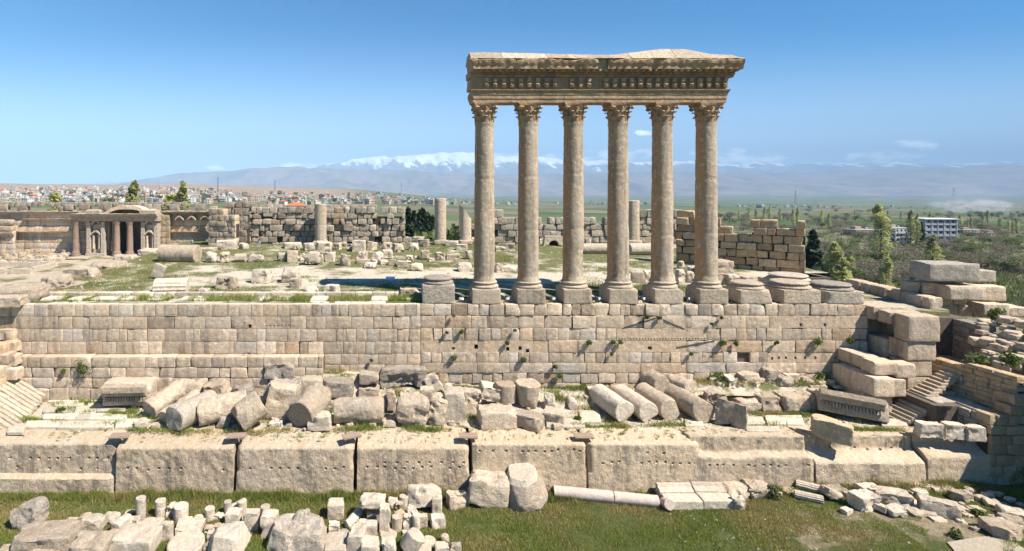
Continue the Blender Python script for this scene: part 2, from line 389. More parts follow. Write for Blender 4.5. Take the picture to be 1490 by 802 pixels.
mp = t.nodes.new('ShaderNodeMapping'); mp.inputs['Scale'].default_value = (.55, 1.5, 1); mp.inputs['Rotation'].default_value = (0, 0, .12); t.links.new(P, mp.inputs[0])
wob = N(t, 'ShaderNodeTexNoise'); wob.inputs['Scale'].default_value = .004; t.links.new(P, wob.inputs['Vector'])
vm = N(t, 'ShaderNodeVectorMath', operation='MULTIPLY_ADD'); t.links.new(wob.outputs['Color'], vm.inputs[0]); vm.inputs[1].default_value = (60, 60, 0); t.links.new(mp.outputs[0], vm.inputs[2])
t.links.new(vm.outputs[0], vo.inputs['Vector'])
sp = N(t, 'ShaderNodeSeparateColor'); t.links.new(vo.outputs['Color'], sp.inputs[0])
fr = N(t, 'ShaderNodeValToRGB'); cr = fr.color_ramp; cr.interpolation = 'CONSTANT'
cols = [(.075, .105, .03), (.13, .11, .065), (.055, .085, .025), (.17, .135, .085), (.09, .13, .03), (.115, .10, .055), (.06, .10, .022)]
cr.elements[0].color = (*cols[0], 1); cr.elements[0].position = 0; cr.elements[1].position = 1 / 7; cr.elements[1].color = (*cols[1], 1)
for i in range(2, 7): e = cr.elements.new(i / 7); e.color = (*cols[i], 1)
t.links.new(sp.outputs[0], fr.inputs[0])
near = mixc(t, ramp(t, noise(t, P, .035, 8, .75), .40, .56), (.10, .14, .04), (.16, .14, .085))
near = mixc(t, mnode('MULTIPLY', ramp(t, noise(t, P, .35, 5, .7), .5, .7), .5, t), near, (.07, .065, .04))
ds = N(t, 'ShaderNodeVectorMath', operation='LENGTH'); t.links.new(P, ds.inputs[0])
c = mixc(t, ramp(t, mnode('DIVIDE', ds.outputs['Value'], 1500, t), .30, .55), near, fr.outputs[0])
hillc = mixc(t, ramp(t, noise(t, P, .006, 6, .65), .40, .65), (.30, .205, .125), (.215, .16, .10))
hillc = mixc(t, mnode('MULTIPLY', ramp(t, noise(t, P, .03, 5, .7), .55, .66), .5, t), hillc, (.12, .11, .06))
c = mixc(t, mnode('MULTIPLY', attr(t, 'warm'), 1, t, True), c, hillc)
t.links.new(c, b.inputs['Base Color'])
tag(mb.build('valley_ground', M['land']), kind='structure')
# ------------------------------------------------------------------ mountains
def mountain(name, y0, y1, prof, mat, seed, amp, nt_=30, back=4000):
    us = np.linspace(-60, 1640, 620); V = []; nr = nt_ + 1
    base = -185
    for u in us:
        a = (u - CX) / F
        v = lerp_tab(prof, u); top = CH + (HY - v) * y1 / F
        for k in range(nt_):
            q = k / (nt_ - 1); y = y0 + (y1 - y0) * q; V.append((a * y1 * (0.55 + .45 * y / y1), y, base + (top - base) * (q ** 1.25)))
        V.append((a * y1 * 1.05, y1 + back, base))
    P = np.array(V); Q = P / np.array([1500., 3200., 1e9]) ; 
    rid = 1 - np.abs(fbm(Q * 1.0 + 3, seed, 5)) * 4; rid2 = fbm(P / np.array([420., 1500., 1e9]), seed + 9, 4)
    q = np.tile(np.concatenate([np.linspace(0, 1, nt_), [0]]), len(us))
    env = np.clip(q * 3, 0, 1) * (1 - .72 * np.clip((q - .8) / .2, 0, 1))
    P[:, 2] += amp * (rid - .55) * env + amp * .55 * rid2 * np.clip(q * 4, 0, 1)
    Fa = [(i * nr + j, (i + 1) * nr + j, (i + 1) * nr + j + 1, i * nr + j + 1) for i in range(len(us) - 1) for j in range(nr - 1)]
    mb = MB(); mb.add(P, Fa); return tag(mb.build(name, mat, sharp=80), kind='structure')
def rockmat(name, ca, cb, snow=None):
    m, t, b = newmat(name); g = t.nodes.new('ShaderNodeNewGeometry'); P = g.outputs['Position']
    c = mixc(t, ramp(t, noise(t, P, .0011, 8, .7), .42, .60), ca, cb)
    c = mixc(t, mnode('MULTIPLY', ramp(t, noise(t, P, .0035, 7, .75), .5, .62), .55, t), c, tuple(x * .45 for x in ca))
    if snow:
        sx = N(t, 'ShaderNodeSeparateXYZ'); t.links.new(P, sx.inputs[0])
        line = mnode('ADD', mnode('DIVIDE', mnode('SUBTRACT', sx.outputs['Z'], snow[0], t), snow[1], t), mnode('MULTIPLY', mnode('SUBTRACT', noise(t, P, .0016, 10, .75, (1, .35, .25)), .5, t), 7.5, t), t)
        s = ramp(t, line, .40, .62)
        c = mixc(t, s, c, (.86, .88, .92))
    t.links.new(c, b.inputs['Base Color']); return m
M['rockfar'] = rockmat('bare_mountain_rock', (.22, .165, .13), (.13, .115, .08))
M['snow'] = rockmat('snowy_mountain_rock', (.23, .18, .15), (.17, .14, .11), (930, 330))
mountain('foothills', 9500, 15500, [(-60, 276), (120, 274), (190, 268), (250, 255), (320, 249), (420, 244), (500, 246), (600, 249), (700, 252), (800, 253), (1000, 250), (1150, 252), (1300, 246), (1490, 240), (1640, 238)], M['rockfar'], 3, 190)
mountain('snowy_mountains', 18500, 27000, [(-60, 275), (200, 268), (300, 255), (400, 246), (470, 241), (520, 233), (560, 229), (600, 226), (645, 222), (690, 224), (740, 228), (800, 231), (860, 233), (930, 236), (1000, 237), (1100, 238), (1200, 239), (1300, 239), (1400, 238), (1640, 236)], M['snow'], 11, 420)
# ------------------------------------------------------------------ haze
mb = MB(); mb.box(-46000, 46000, -1500, 31600, -215, 2150)
HZ = tag(mb.build('haze', newmat('unused_haze')[0], smooth_=False), kind='stuff'); 
m = bpy.data.materials.new('valley_haze'); m.use_nodes = True; t = m.node_tree; t.nodes.clear()
o = t.nodes.new('ShaderNodeOutputMaterial'); pv = t.nodes.new('ShaderNodeVolumePrincipled')
pv.inputs['Color'].default_value = (.47, .73, 1.0, 1); pv.inputs['Density'].default_value = 7.0e-5; pv.inputs['Anisotropy'].default_value = -0.25
t.links.new(pv.outputs[0], o.inputs['Volume']); HZ.data.materials.clear(); HZ.data.materials.append(m)
# ------------------------------------------------------------------ ground sheets of the site
def sheet(name, xs, ys, fz_, mat, hole=None, noise_amp=.05, seed=1, kind='structure', warmf=None):
    P = np.array([(x, y, fz_(x, y)) for y in ys for x in xs], float)
    P[:, 2] += fbm(P * np.array([.35, .35, 0]) + 5, seed, 4) * noise_amp * 2
    nx = len(xs); Fa = []
    for j in range(len(ys) - 1):
        for i in range(nx - 1):
            if hole and hole((xs[i] + xs[i + 1]) / 2, (ys[j] + ys[j + 1]) / 2): continue
            Fa.append((j * nx + i, j * nx + i + 1, (j + 1) * nx + i + 1, (j + 1) * nx + i))
    mb = MB(); mb.add(P, Fa, 0, 0, 0 if not warmf else [warmf(*p) for p in P])
    return tag(mb.build(name, mat), kind=kind)
def groundmat(name, green, dry, dirt, stones, gscale=.35, glo=.45, ghi=.58, plain=0.0):
    m, t, b = newmat(name); g = t.nodes.new('ShaderNodeNewGeometry'); P = g.outputs['Position']
    gr = mixc(t, ramp(t, noise(t, P, 1.1, 6, .7), .38, .66), green, dry)
    gr = mixc(t, mnode('MULTIPLY', ramp(t, noise(t, P, 7, 5, .75), .42, .68), .6, t), gr, tuple(x * .5 for x in green))
    d = mixc(t, ramp(t, noise(t, P, 3.2, 7, .75), .40, .62), dirt, stones)
    d = mixc(t, mnode('MULTIPLY', ramp(t, noise(t, P, 12, 4, .75), .52, .66), .6, t), d, tuple(x * .5 for x in dirt))
    f = ramp(t, mnode('ADD', noise(t, P, gscale, 9, .68), mnode('MULTIPLY', attr(t, 'warm'), -.3, t), t), glo, ghi)
    c = mixc(t, f, d, gr); t.links.new(c, b.inputs['Base Color'])
    bp = N(t, 'ShaderNodeBump'); bp.inputs['Strength'].default_value = .8; bp.inputs['Distance'].default_value = .15
    t.links.new(noise(t, P, 6, 8, .75), bp.inputs['Height']); t.links.new(bp.outputs[0], b.inputs['Normal']); return m
M['terrace'] = groundmat('terrace_turf_and_dust', (.10, .115, .035), (.19, .17, .08), (.40, .335, .24), (.60, .53, .42), .16, .40, .52)
M['court'] = groundmat('court_dust', (.12, .125, .045), (.22, .19, .10), (.36, .29, .20), (.48, .41, .31), .2, .50, .60)
M['lawn'] = groundmat('spring_lawn', (.05, .072, .016), (.10, .098, .036), (.17, .125, .075), (.30, .25, .17), .22, .22, .36)
M['ledge'] = groundmat('ledge_dust', (.10, .12, .035), (.19, .16, .08), (.40, .34, .25), (.52, .46, .37), .5, .50, .60)
xs = np.arange(-44, 62.01, .8); ys = np.concatenate([np.arange(58.6, 62.4, .6), np.arange(62.6, 112.5, .8)])
# barest strip behind the colonnade is dusty gravel
sheet('terrace_ground', xs, ys, tz, M['terrace'], noise_amp=.09, seed=4, hole=lambda x, y: y < 77 and x > 50.5 + max(0, y - 64) * .5,
      warmf=lambda x, y, z: smooth((x + 34) / 12) * smooth((y - 66) / 4) * smooth((84 - y) / 8) * .42 - .18 * smooth((y - 84) / 8))
sheet('court_ground', np.arange(-125, -43.5, 1.0), np.arange(58.6, 125, 1.0), lambda x, y: -1.65 + (1.2 if x > -44.6 else 0), M['court'], noise_amp=.08, seed=5)
sheet('lawn', np.arange(-62, 66.1, .8), np.arange(-6, 49.3, .8), lambda x, y: lz(x) , M['lawn'], noise_amp=.10, seed=6,
      warmf=lambda x, y, z: .75 * smooth((x - 22) / 14) * smooth((y - 38) / 3) * (1 - .6 * smooth((y - 43) / 3)))
sheet('ledge_ground', np.arange(-50, 60.1, .6), np.arange(51.0, 58.3, .45), lambda x, y: fz(x, y) - .04, M['ledge'], noise_amp=.08, seed=8)
sheet('bench_ground', np.arange(30.5, 45.1, .5), np.arange(55.2, 58.3, .4), lambda x, y: -8.80 + .72 * smooth((y - 55.4) / 1.9), M['ledge'], noise_amp=.08, seed=9)
# earth core that closes the terrace edges
mb = MB(); mb.box(-125, 50.3, 59.2, 124, -24, -2.2); pq = [(50.31, 59.2), (50.31, 64), (56.6, 76.8), (61.8, 76.9), (61.8, 124), (50.31, 124)]; mb.add([(a, b_, -24) for a, b_ in pq] + [(a, b_, -.3) for a, b_ in pq], [tuple(range(6, 12)), tuple(range(6))[::-1]] + [(i, (i + 1) % 6, 6 + (i + 1) % 6, 6 + i) for i in range(6)]); mb.box(50.35, 61.9, 50.4, 58.4, -24, -7.9); mb.box(55.0, 61.8, 58.5, 74.5, -24, -1.6)
tag(mb.build('terrace_earth', M['mortar']), kind='structure')
mb = MB(); mb.box(-50, 60, 51, 59, -24, -10.6); tag(mb.build('ledge_earth', M['mortar']), kind='structure')
p = [at(1378, 790, -13.9), at(1432, 782, -13.9), at(1475, 790, -13.9), at(1500, 806, -13.9), at(1500, 840, -13.9), at(1400, 815, -13.9)]
mb = MB(); mb.add([(q.x, q.y, lz(q.x) + .10) for q in p], [tuple(range(6))])
tag(mb.build('gravel_path', groundmat('path_gravel', (.2, .17, .11), (.3, .25, .17), (.36, .30, .22), (.45, .39, .30), 2, .6, .8)), kind='structure')
# ================================================================== MASONRY
def block_course(mb, x0, x1, z0, z1, y, thick, wr, seed, k=3, proud=.05, rough=.016, bev=.02, gap=.034, tintv=.15, warmp=.10, skip=.0, topj=0.0, chops=0, holes=()):
    """one course of dressed blocks along x with its face at y"""
    rg = random.Random(seed); x = x0
    while x < x1 - .05:
        wd = rg.uniform(*wr)
        if x + wd > x1 - wr[0] * .5: wd = x1 - x
        if rg.random() >= skip:
            h = z1 - z0 + (rg.uniform(-topj, topj * .3) if topj else 0)
            dp = thick
            g_ = gap * rg.uniform(.5, 1.7); P, Fa = rock(max(.1, wd - g_), dp, h - g_ * .8, rg.randrange(10**8), bev, rough, chops, (.82, 1.0), k, kx=max(k, int(wd / .4)), fine=.8, broken=rg.uniform(.15, .5) if rg.random() < .22 else 0)
            off = rg.uniform(0, proud)
            P[:, 0] += x + wd / 2; P[:, 1] += y + dp / 2 + off; P[:, 2] += z0
            hs_ = [q for q in holes if x + .1 < q[0] < x + wd - .1]
            tn = rg.gauss(0, tintv * .85); wm = rg.choice((0, rg.uniform(.2, .9), -rg.uniform(.4, 1), -rg.uniform(.2, .8))) if rg.random() < warmp * 4.5 else 0
            mb.add(P, Fa, 0, tn, wm)
        x += wd
def holed(mb, x0, x1, z0, z1, y, thick, holes, tint=0, warm=0, dep=.35):
    """one long dressed block whose face carries cut sockets: holes = (cx, cz, w, h)"""
    xs = sorted({x0, x1} | {round(c - w / 2, 4) for c, _, w, _ in holes} | {round(c + w / 2, 4) for c, _, w, _ in holes})
    zs = sorted({z0, z1} | {round(c - h / 2, 4) for _, c, _, h in holes} | {round(c + h / 2, 4) for _, c, _, h in holes})
    V = []; Fa = []
    def q(*pts): 
        o = len(V); V.extend(pts); Fa.append((o, o + 1, o + 2, o + 3))
    for a, b_ in zip(xs, xs[1:]):
        for c, d in zip(zs, zs[1:]):
            mx_, mz = (a + b_) / 2, (c + d) / 2
            if any(abs(mx_ - h[0]) < h[2] / 2 and abs(mz - h[1]) < h[3] / 2 for h in holes):
                Y = y + dep; q((a, Y, c), (b_, Y, c), (b_, Y, d), (a, Y, d))
                q((a, y, c), (a, Y, c), (a, Y, d), (a, y, d)); q((b_, Y, c), (b_, y, c), (b_, y, d), (b_, Y, d))
                q((a, y, d), (a, Y, d), (b_, Y, d), (b_, y, d)); q((a, Y, c), (a, y, c), (b_, y, c), (b_, Y, c))
            else: q((a, y, c), (b_, y, c), (b_, y, d), (a, y, d))
    Y = y + thick
    q((x0, y, z0), (x0, y, z1), (x0, Y, z1), (x0, Y, z0)); q((x1, y, z0), (x1, Y, z0), (x1, Y, z1), (x1, y, z1)); q((x0, y, z1), (x1, y, z1), (x1, Y, z1), (x0, Y, z1))
    mb.add(V, Fa, 0, tint, warm)
# ------------------------------------------------------------------ the podium wall
XL, XM, XR = -50.0, xu(612, 58), 50.6
pw = tag(empty('podium_wall', (0, WALL_Y, -10.2)), 'long tan ashlar podium wall beneath the six tall standing columns', 'wall')
def part(mb, name, mats, parent, **k):
    p = parent.matrix_world.translation if False else Vector(parent.location)
    mb.v = [tuple(Vector(q) - p) for q in mb.v]
    return mb.build(name, mats, parent, **k)
mbL = MB(); mbR = MB()
zc = [0, -1.31, -2.66, -4.02, -5.36, -6.5, -7.6, -8.7, -10.2]
rg = random.Random(5)
def P2(u, v): return (xu(u, 58), zv(v, 58))
# left, smooth ashlar: (course, width range)
for i in range(8):
    z1, z0 = zc[i], zc[i + 1]
    xa, xb = XL, XM
    yy = WALL_Y
    if i >= 4 and i < 8:                       # lower courses step forward under the left half
        xb2 = xu(470, 57); block_course(mbL, xa, xb2, z0, z1, WALL_Y - 1.0, 1.3, (1.1, 2.4), 60 + i, proud=.10, rough=.03, chops=1, bev=.05, tintv=.14)
        xa = xb2
    if i == 1:
        block_course(mbL, xa, xu(362, 58), z0, z1, yy, 1.0, (1.2, 3.0), 20 + i)
        h1 = P2(363, 475); holed(mbL, xu(362, 58) + .02, xu(374.5, 58) + .9, z0 + .02, z1 - .02, yy + .02, 1, [(h1[0], h1[1], .42, .42)], .02, .1)
        hs_ = [(xu(376 + 5.4 * k, 58) + 0.9, zv(474, 58), .14, .14) for k in range(7)]
        holed(mbL, xu(374.5, 58) + .93, xu(410, 58) + .9, z0 + .02, z1 - .02, yy + .03, 1, hs_, -.08, .1)
        block_course(mbL, xu(410, 58) + .93, xb, z0, z1, yy, 1.0, (1.6, 2.8), 120 + i)
    else:
        block_course(mbL, xa, xb, z0, z1, yy, 1.0, [(.8, 1.7), (.9, 3.0), (.8, 2.5), (.9, 3.2), (.9, 2.2), (1.0, 2.6), (.9, 2.2), (1.2, 2.4)][i], 20 + i)
part(mbL, 'smooth_ashlar_face', M['podium'], pw)
zr = [0, -1.25, -2.6, -3.9, -5.2, -6.3, -7.4, -8.55, -10.2]
for i in range(8):
    z1, z0 = zr[i], zr[i + 1]; xa, xb = XM + .03, XR
    if i == 2:                                  # course with the long row of small sockets
        a_, b_ = xu(897, 58), xu(1029, 58)
        block_course(mbR, xa, a_, z0, z1, WALL_Y, 1, (.9, 1.9), 40, rough=.05, chops=1, proud=.12)
        hs_ = [(a_ + .3 + (b_ - a_ - .6) * k / 29, zv(493.5, 58), .15, .15) for k in range(30)]
        holed(mbR, a_ + .03, b_ - .03, z0 + .02, z1 - .02, WALL_Y + .04, 1, hs_, .02, .25)
        block_course(mbR, b_, xb, z0, z1, WALL_Y, 1, (1.0, 2.2), 41, rough=.05, chops=1, proud=.10)
    elif i == 3:                                # long stretchers with square sockets
        xs_ = [xa, xu(798, 58), xu(892, 58), xu(1000, 58), xu(1050, 58), xu(1110, 58), xu(1216, 58), xb]
        HX = [(739, 508, .35, .4), (757, 507, .35, .4), (768, 511, .35, .38), (793, 511, .3, .3), (946, 507, .45, .4), (693, 505, .4, .5), (660, 507, .3, .25), (1085, 500, .0, .0)]
        for a_, b_ in zip(xs_, xs_[1:]):
            hh = [(xu(u, 58), zv(v, 58), w_, h_) for u, v, w_, h_ in HX if w_ and a_ + .4 < xu(u, 58) < b_ - .4]
            hh = [h for k, h in enumerate(hh) if all(abs(h[0] - g[0]) > .6 for g in hh[:k])]
            if hh: holed(mbR, a_ + .03, b_ - .03, z0 + .03, z1 - .03, WALL_Y + rg.uniform(.02, .08), 1, hh, rg.uniform(-.08, .08), .4)
            else: block_course(mbR, a_, b_, z0, z1, WALL_Y, 1, (3, 7), 300 + int(a_), rough=.03, proud=.06, warmp=.3)
    elif i == 1:
        xs_ = [xa, xu(1064, 58), xu(1120, 58), xb]
        block_course(mbR, xa, xs_[1], z0, z1, WALL_Y, 1, (1.3, 3.4), 42, rough=.05, chops=1, proud=.14)
        block_course(mbR, xs_[1], xs_[2], z0, z1, WALL_Y, 1, (1.5, 4), 43)
        hh = [(xu(u, 58), zv(473, 58), .3, .35) for u in (1166, 1201)]
        holed(mbR, xs_[2] + .03, xb, z0 + .03, z1 - .03, WALL_Y + .05, 1, hh, .03, .2)
    elif i == 4:
        block_course(mbR, xa, xu(1073, 58), z0, z1, WALL_Y, 1, (.95, 1.35), 44, rough=.04, proud=.08)
        hh = [(xu(u, 58), zv(v, 58), .22, .3) for u, v in ((1124, 522), (1134, 521), (1144, 521), (1158, 521), (1172, 521), (1187, 521), (1216, 521))]
        block_course(mbR, xu(1092, 58), xu(1117, 58), z0, z1, WALL_Y, 1, (.9, 1.2), 45)
        holed(mbR, xu(1117, 58) + .02, xb, z0 + .03, z1 - .03, WALL_Y + .05, 1, hh, .02, .25)
    elif i in (5,): block_course(mbR, xa, xb, z0, z1, WALL_Y, 1, (3.0, 6.5), 46, rough=.03, proud=.06, warmp=.3)
    else: block_course(mbR, xa, xb, z0, z1, WALL_Y, 1, [(1.0, 1.9), 0, 0, 0, 0, 0, (1.0, 2.0), (1.5, 3.0)][i], 50 + i, rough=[.09, .04, .04, .04, .04, .04, .06, .06][i], chops=[3, 1, 1, 1, 1, 1, 1, 1][i], proud=.14, bev=.07 if i == 0 else .04, tintv=.17)
part(mbR, 'rough_ashlar_face', M['podium'], pw)
mb = MB(); mb.box(XL, XM, WALL_Y + .25, 61.6, -10.6, -.06); mb.box(XM, XR, WALL_Y + .3, 61.8, -10.6, -.10); mb.box(XL, xu(470, 57), WALL_Y - .7, WALL_Y + .3, -10.6, -5.5)
part(mb, 'wall_core', M['mortar'], pw, smooth_=False)
mb = MB()                                        # paving on the wall head
for s, (a_, b_) in enumerate([(60, 88), (100, 122), (132, 200), (216, 240), (262, 300), (378, 392), (400, 420), (452, 478), (540, 568), (590, 612)]):
    P, Fa = rock(xu(b_, 60) - xu(a_, 60), 2.0, .28, 900 + s, .2, .05, 1, k=4); P += np.array([(xu(a_, 60) + xu(b_, 60)) / 2, 60.6, -.08]); mb.add(P, Fa, 0, random.uniform(-.05, .1))
block_course(mb, XL, XM, -.14, .02, WALL_Y + .10, 1.6, (1.5, 3.0), 77, rough=.02)
part(mb, 'wall_head_slabs', M['paving'], pw)
# the low kerb of cut stones along the turf
kb = MB(); block_course(kb, xu(62, 62.2), xu(625, 62.2), -.05, .48, 62.1, .75, (.8, 2.1), 88, rough=.05, bev=.1, tintv=.2)
tag(kb.build('kerb', M['pale']), 'low kerb of pale cut stones along the front of the turf terrace', 'kerb')
# ------------------------------------------------------------------ fallen paving on the ledge
k = 0
pgroup = 'paving slabs on the lower ledge'
rg = random.Random(31)
for (ua, ub, va, vb) in [(62, 122, 580, 587), (125, 152, 580, 586), (72, 116, 587, 593), (120, 146, 588, 595), (54, 90, 594, 602), (98, 130, 592, 604), (132, 176, 593, 601), (54, 84, 604, 612), (82, 104, 603, 613), (100, 124, 604, 613), (121, 152, 603, 613), (150, 178, 605, 613), (26, 78, 614, 624), (72, 158, 614, 625), (158, 196, 611, 624), (0, 26, 622, 632),
                         (780, 812, 604, 612), (796, 855, 610, 624), (848, 880, 599, 617), (1000, 1028, 612, 622), (1068, 1120, 608, 620), (1122, 1180, 606, 620), (1290, 1330, 611, 622), (1088, 1140, 622, 630)]:
    p0 = at(ua, vb, -10.12); p1 = at(ub, va, -10.12); wd = at(ub, vb, -10.1).x - p0.x; dp = p1.y - p0.y
    P, Fa = rock(wd * .96, max(.8, dp * .94), .3, 1500 + k, .15, .05, 1, (.9, 1.0), k=5, lean=0)
    P[:, 0] += (P[:, 1]) * ((pu((0, 1)) + 0) * 0) ; 
    P[:, 0] += P[:, 1] * ((ua + ub) / 2 - CX) / F * .8
    mb = MB(); mb.add(P, Fa); cxm = (p0.x + wd / 2); cy = (p0.y + p1.y) / 2
    o = mb.build('paving_slab', M['paving'], loc=(cxm + .15, cy, -10.24)); k += 1
    o['_lab'] = 'flat worn paving slab on the ledge ' + ('at the foot of the left steps' if ua < 200 else 'beside the four parallel drums' if ua < 1050 else 'at the right end')
    tag(o, None, 'slab', pgroup)
# ------------------------------------------------------------------ the row of giant foundation blocks
megas = [  # u0,u1 at the front foot, v top edge, v foot, ledge (v, out), hole rows (v, du), top back v, label
 (-90, 164, 651, 722, (694, .55), [(672, 13), (686, 21)], 'giant pale block at the far left with a long step low on its face'),
 (167, 339, 655, 722, None, [(684, 14)], 'giant block with coarse diagonal tool marks, behind the slim marble stubs'),
 (342, 515, 658, 722, None, [(683, 12)], 'giant grey block streaked with rain stains, above the huge lichen covered rock'),
 (519, 684, 656, 718, None, [(675, 15), (682, 12)], 'giant smooth block with two staggered rows of sockets, above the pale rubble'),
 (688, 854, 648, 714, None, [(658, 9.5)], 'giant ochre block with one high socket row, behind the big octagonal pedestal'),
 (857, 1022, 648, 709, None, [(675, 10), (660, 24)], 'giant block behind the long pink granite shaft'),
 (1012, 1186, 641, 706, (664, .8), [(678, 10)], 'giant rain streaked block with a broken horizontal step near its top'),
 (1188, 1349, 643, 708, (668, 1.3), [(664, 16)], 'giant block with a sharp cut slope, under the tilted dark block'),
 (1351, 1600, 638, 700, (660, 1.3), [], 'giant block half in shadow at the right end, under three pale cubes'),
]
rgm = random.Random(4)
MY = 47.9
mega_gap = []
for i, (u0, u1, vt, vf, ledge, rows, lab) in enumerate(megas):
    x0, x1 = xu(u0, MY), xu(u1, MY); zt = zv(vt, MY) ; zt = max(min(zt, -9.9), -10.7); zf = lz((x0 + x1) / 2) - .5
    yb = 51.2
    prof = []
    H = zt - zf
    lo = 0.0
    if ledge: zl_ = zv(ledge[0], MY); lo = ledge[1]
    def fy(z):                                   # face position: 0 is the proudest plane
        b_ = (z - zf) / H * .25
        if ledge:
            if lo > 1: return b_ * .3 + lo * smooth((z - zl_ + .45) / .9) ** .8
            return b_ * .5 + lo * (1 if z > zl_ else smooth((z - zl_ + .22) / .22))
        return b_
    nz = int(H / .13); zz = np.linspace(zf, zt - .12, nz)
    prof = [(MY + fy(z), z) for z in zz] + [(MY + fy(zt) + .10, zt - .02)]
    ty = np.arange(MY + fy(zt) + .28, yb, .2); prof += [(y, zt + (-10.14 - zt) * (y - MY) / (yb - MY)) for y in ty]
    nf = len(zz)
    nx = int((x1 - x0) / .13); xs = np.linspace(x0, x1, nx); mP = len(prof)
    P = np.array([(x, y, z) for x in xs for (y, z) in prof], float)
    r0 = P.copy()
    P += vdisp(r0, .45, 70 + i, 3) * np.array([.0, .16, .08]) * np.clip((yb - r0[:, 1:2]) / .5, 0, 1) + vdisp(r0, 2.6, 170 + i, 4) * np.array([.0, .16, .08])
    if i == 1: P[:, 1] += .12 * fbm(np.stack([r0[:, 0] * 3.2 + r0[:, 2] * 1.6, r0[:, 2] * 1.0, r0[:, 1]], 1), 9, 2) * (r0[:, 2] < zt - .3)
    # rounded / broken ends
    for side, xe in ((1, x0), (-1, x1)):
        cut = rgm.choice([.06, .1, .15, .35]); dx = (r0[:, 0] - xe) * side
        zc_ = rgm.uniform(zt - 1.6, zt - .4)
        P[:, 1] += np.where(r0[:, 2] > zc_ - 1.2, cut, cut * .3) * np.clip(1 - dx / .45, 0, 1) ** 1.5 * (r0[:, 1] < MY + 1.9)
        P[:, 2] -= cut * .45 * np.clip(1 - dx / .5, 0, 1) ** 2 * (r0[:, 2] > zt - .3)
        P[:, 0] += side * .10 * np.abs(fbm(r0 * np.array([0, 1.1, 1.1]) + side * 7, 33 + i, 3)) * 3 * np.clip(1 - dx / .3, 0, 1)
    if i == 6:                                   # ragged step
        P[:, 2] += .35 * fbm(r0 * np.array([.9, 0, 0]) + 2, 5, 3) * ((r0[:, 2] < zt - .5) & (r0[:, 2] > zt - 2.0))
    # sockets cut into the face and pits in the top
    for (v, du) in rows:
        off = rgm.uniform(0, du)
        for u in np.arange(u0 + 8 + off, u1 - 6, du * 1.12):
            if rgm.random() < .22: continue
            hx = xu(u + rgm.uniform(-1.5, 1.5), MY); hz = zv(v + rgm.uniform(-1.2, 1.2), MY)
            kx = int(np.argmin(np.abs(xs - hx))); kz = int(np.argmin(np.abs(zz - hz))); P[kx * mP + kz, 1] += .34
    for _ in range(34 if i > 1 else 14):
        kx = rgm.randrange(3, nx - 3); kz = rgm.randrange(nf + 3, mP - 1); P[kx * mP + kz, 2] -= rgm.uniform(.12, .3)
    Fa = [(a * mP + j, (a + 1) * mP + j, (a + 1) * mP + j + 1, a * mP + j + 1) for a in range(nx - 1) for j in range(mP - 1)]
    # close ends, back and foot
    base = len(P); ext = []
    for a in (0, nx - 1): ext.append((P[a * mP][0], yb, zf))
    P = np.vstack([P, np.array(ext)])
    Fa.append(tuple(range(mP)) [::-1] + (base,)); Fa.append(tuple((nx - 1) * mP + j for j in range(mP)) + (base + 1,))
    Fa.append((0, base, base + 1, (nx - 1) * mP)); Fa.append((mP - 1, nx * mP - 1, base + 1, base))
    mb = MB(); c = np.array([(x0 + x1) / 2, MY + 1.5, zf]); mb.add(P - c, Fa, 0, [-.06, -.06, -.10, -.02, .0, .05, -.02, .04, .02][i], [.1, .25, .0, .25, .35, .2, .0, .05, .1][i])
    tag(mb.build('giant_foundation_block', M['mega'], loc=tuple(c), sharp=50), lab, 'megalith', 'giant blocks in the foundation row')
mb = MB(); mb.box(-52, 60, 49.9, 51.15, -16, -10.75); tag(mb.build('foundation_earth', M['mortar'], smooth_=False), kind='structure')
# timber covers over the joints
for (u, v, rz, lab) in [(166, 646, .06, 'weathered timber cover over the joint left of the tool marked giant block'), (339, 646, .10, 'weathered timber cover tilted over the joint right of the tool marked giant block'),
                        (511, 641, .42, 'weathered timber cover twisted over the joint above the huge lichen covered rock'), (681, 637, -.03, 'small weathered timber cover over the joint beside the carved corner block'), (851, 641, .0, 'weathered timber cover over the joint above the pink granite shaft')]:
    mb = MB()
    p = at(u, v, -10.15)
    for j in range(3): mb.box(-.85, .85, -.42 + j * .285, -.42 + j * .285 + .265, 0, .07, 0, (-.1, .08, 0)[j])
    mb.box(-.7, -.6, -.4, .42, -.1, -.004); mb.box(.6, .7, -.4, .42, -.1, -.004)
    tag(mb.build('timber_cover', M['wood'], loc=(p.x, max(48.75, p.y - .2), -9.92), rz=rz, smooth_=False), lab, 'timber cover', 'timber covers over the joints').rotation_euler[0] = .12
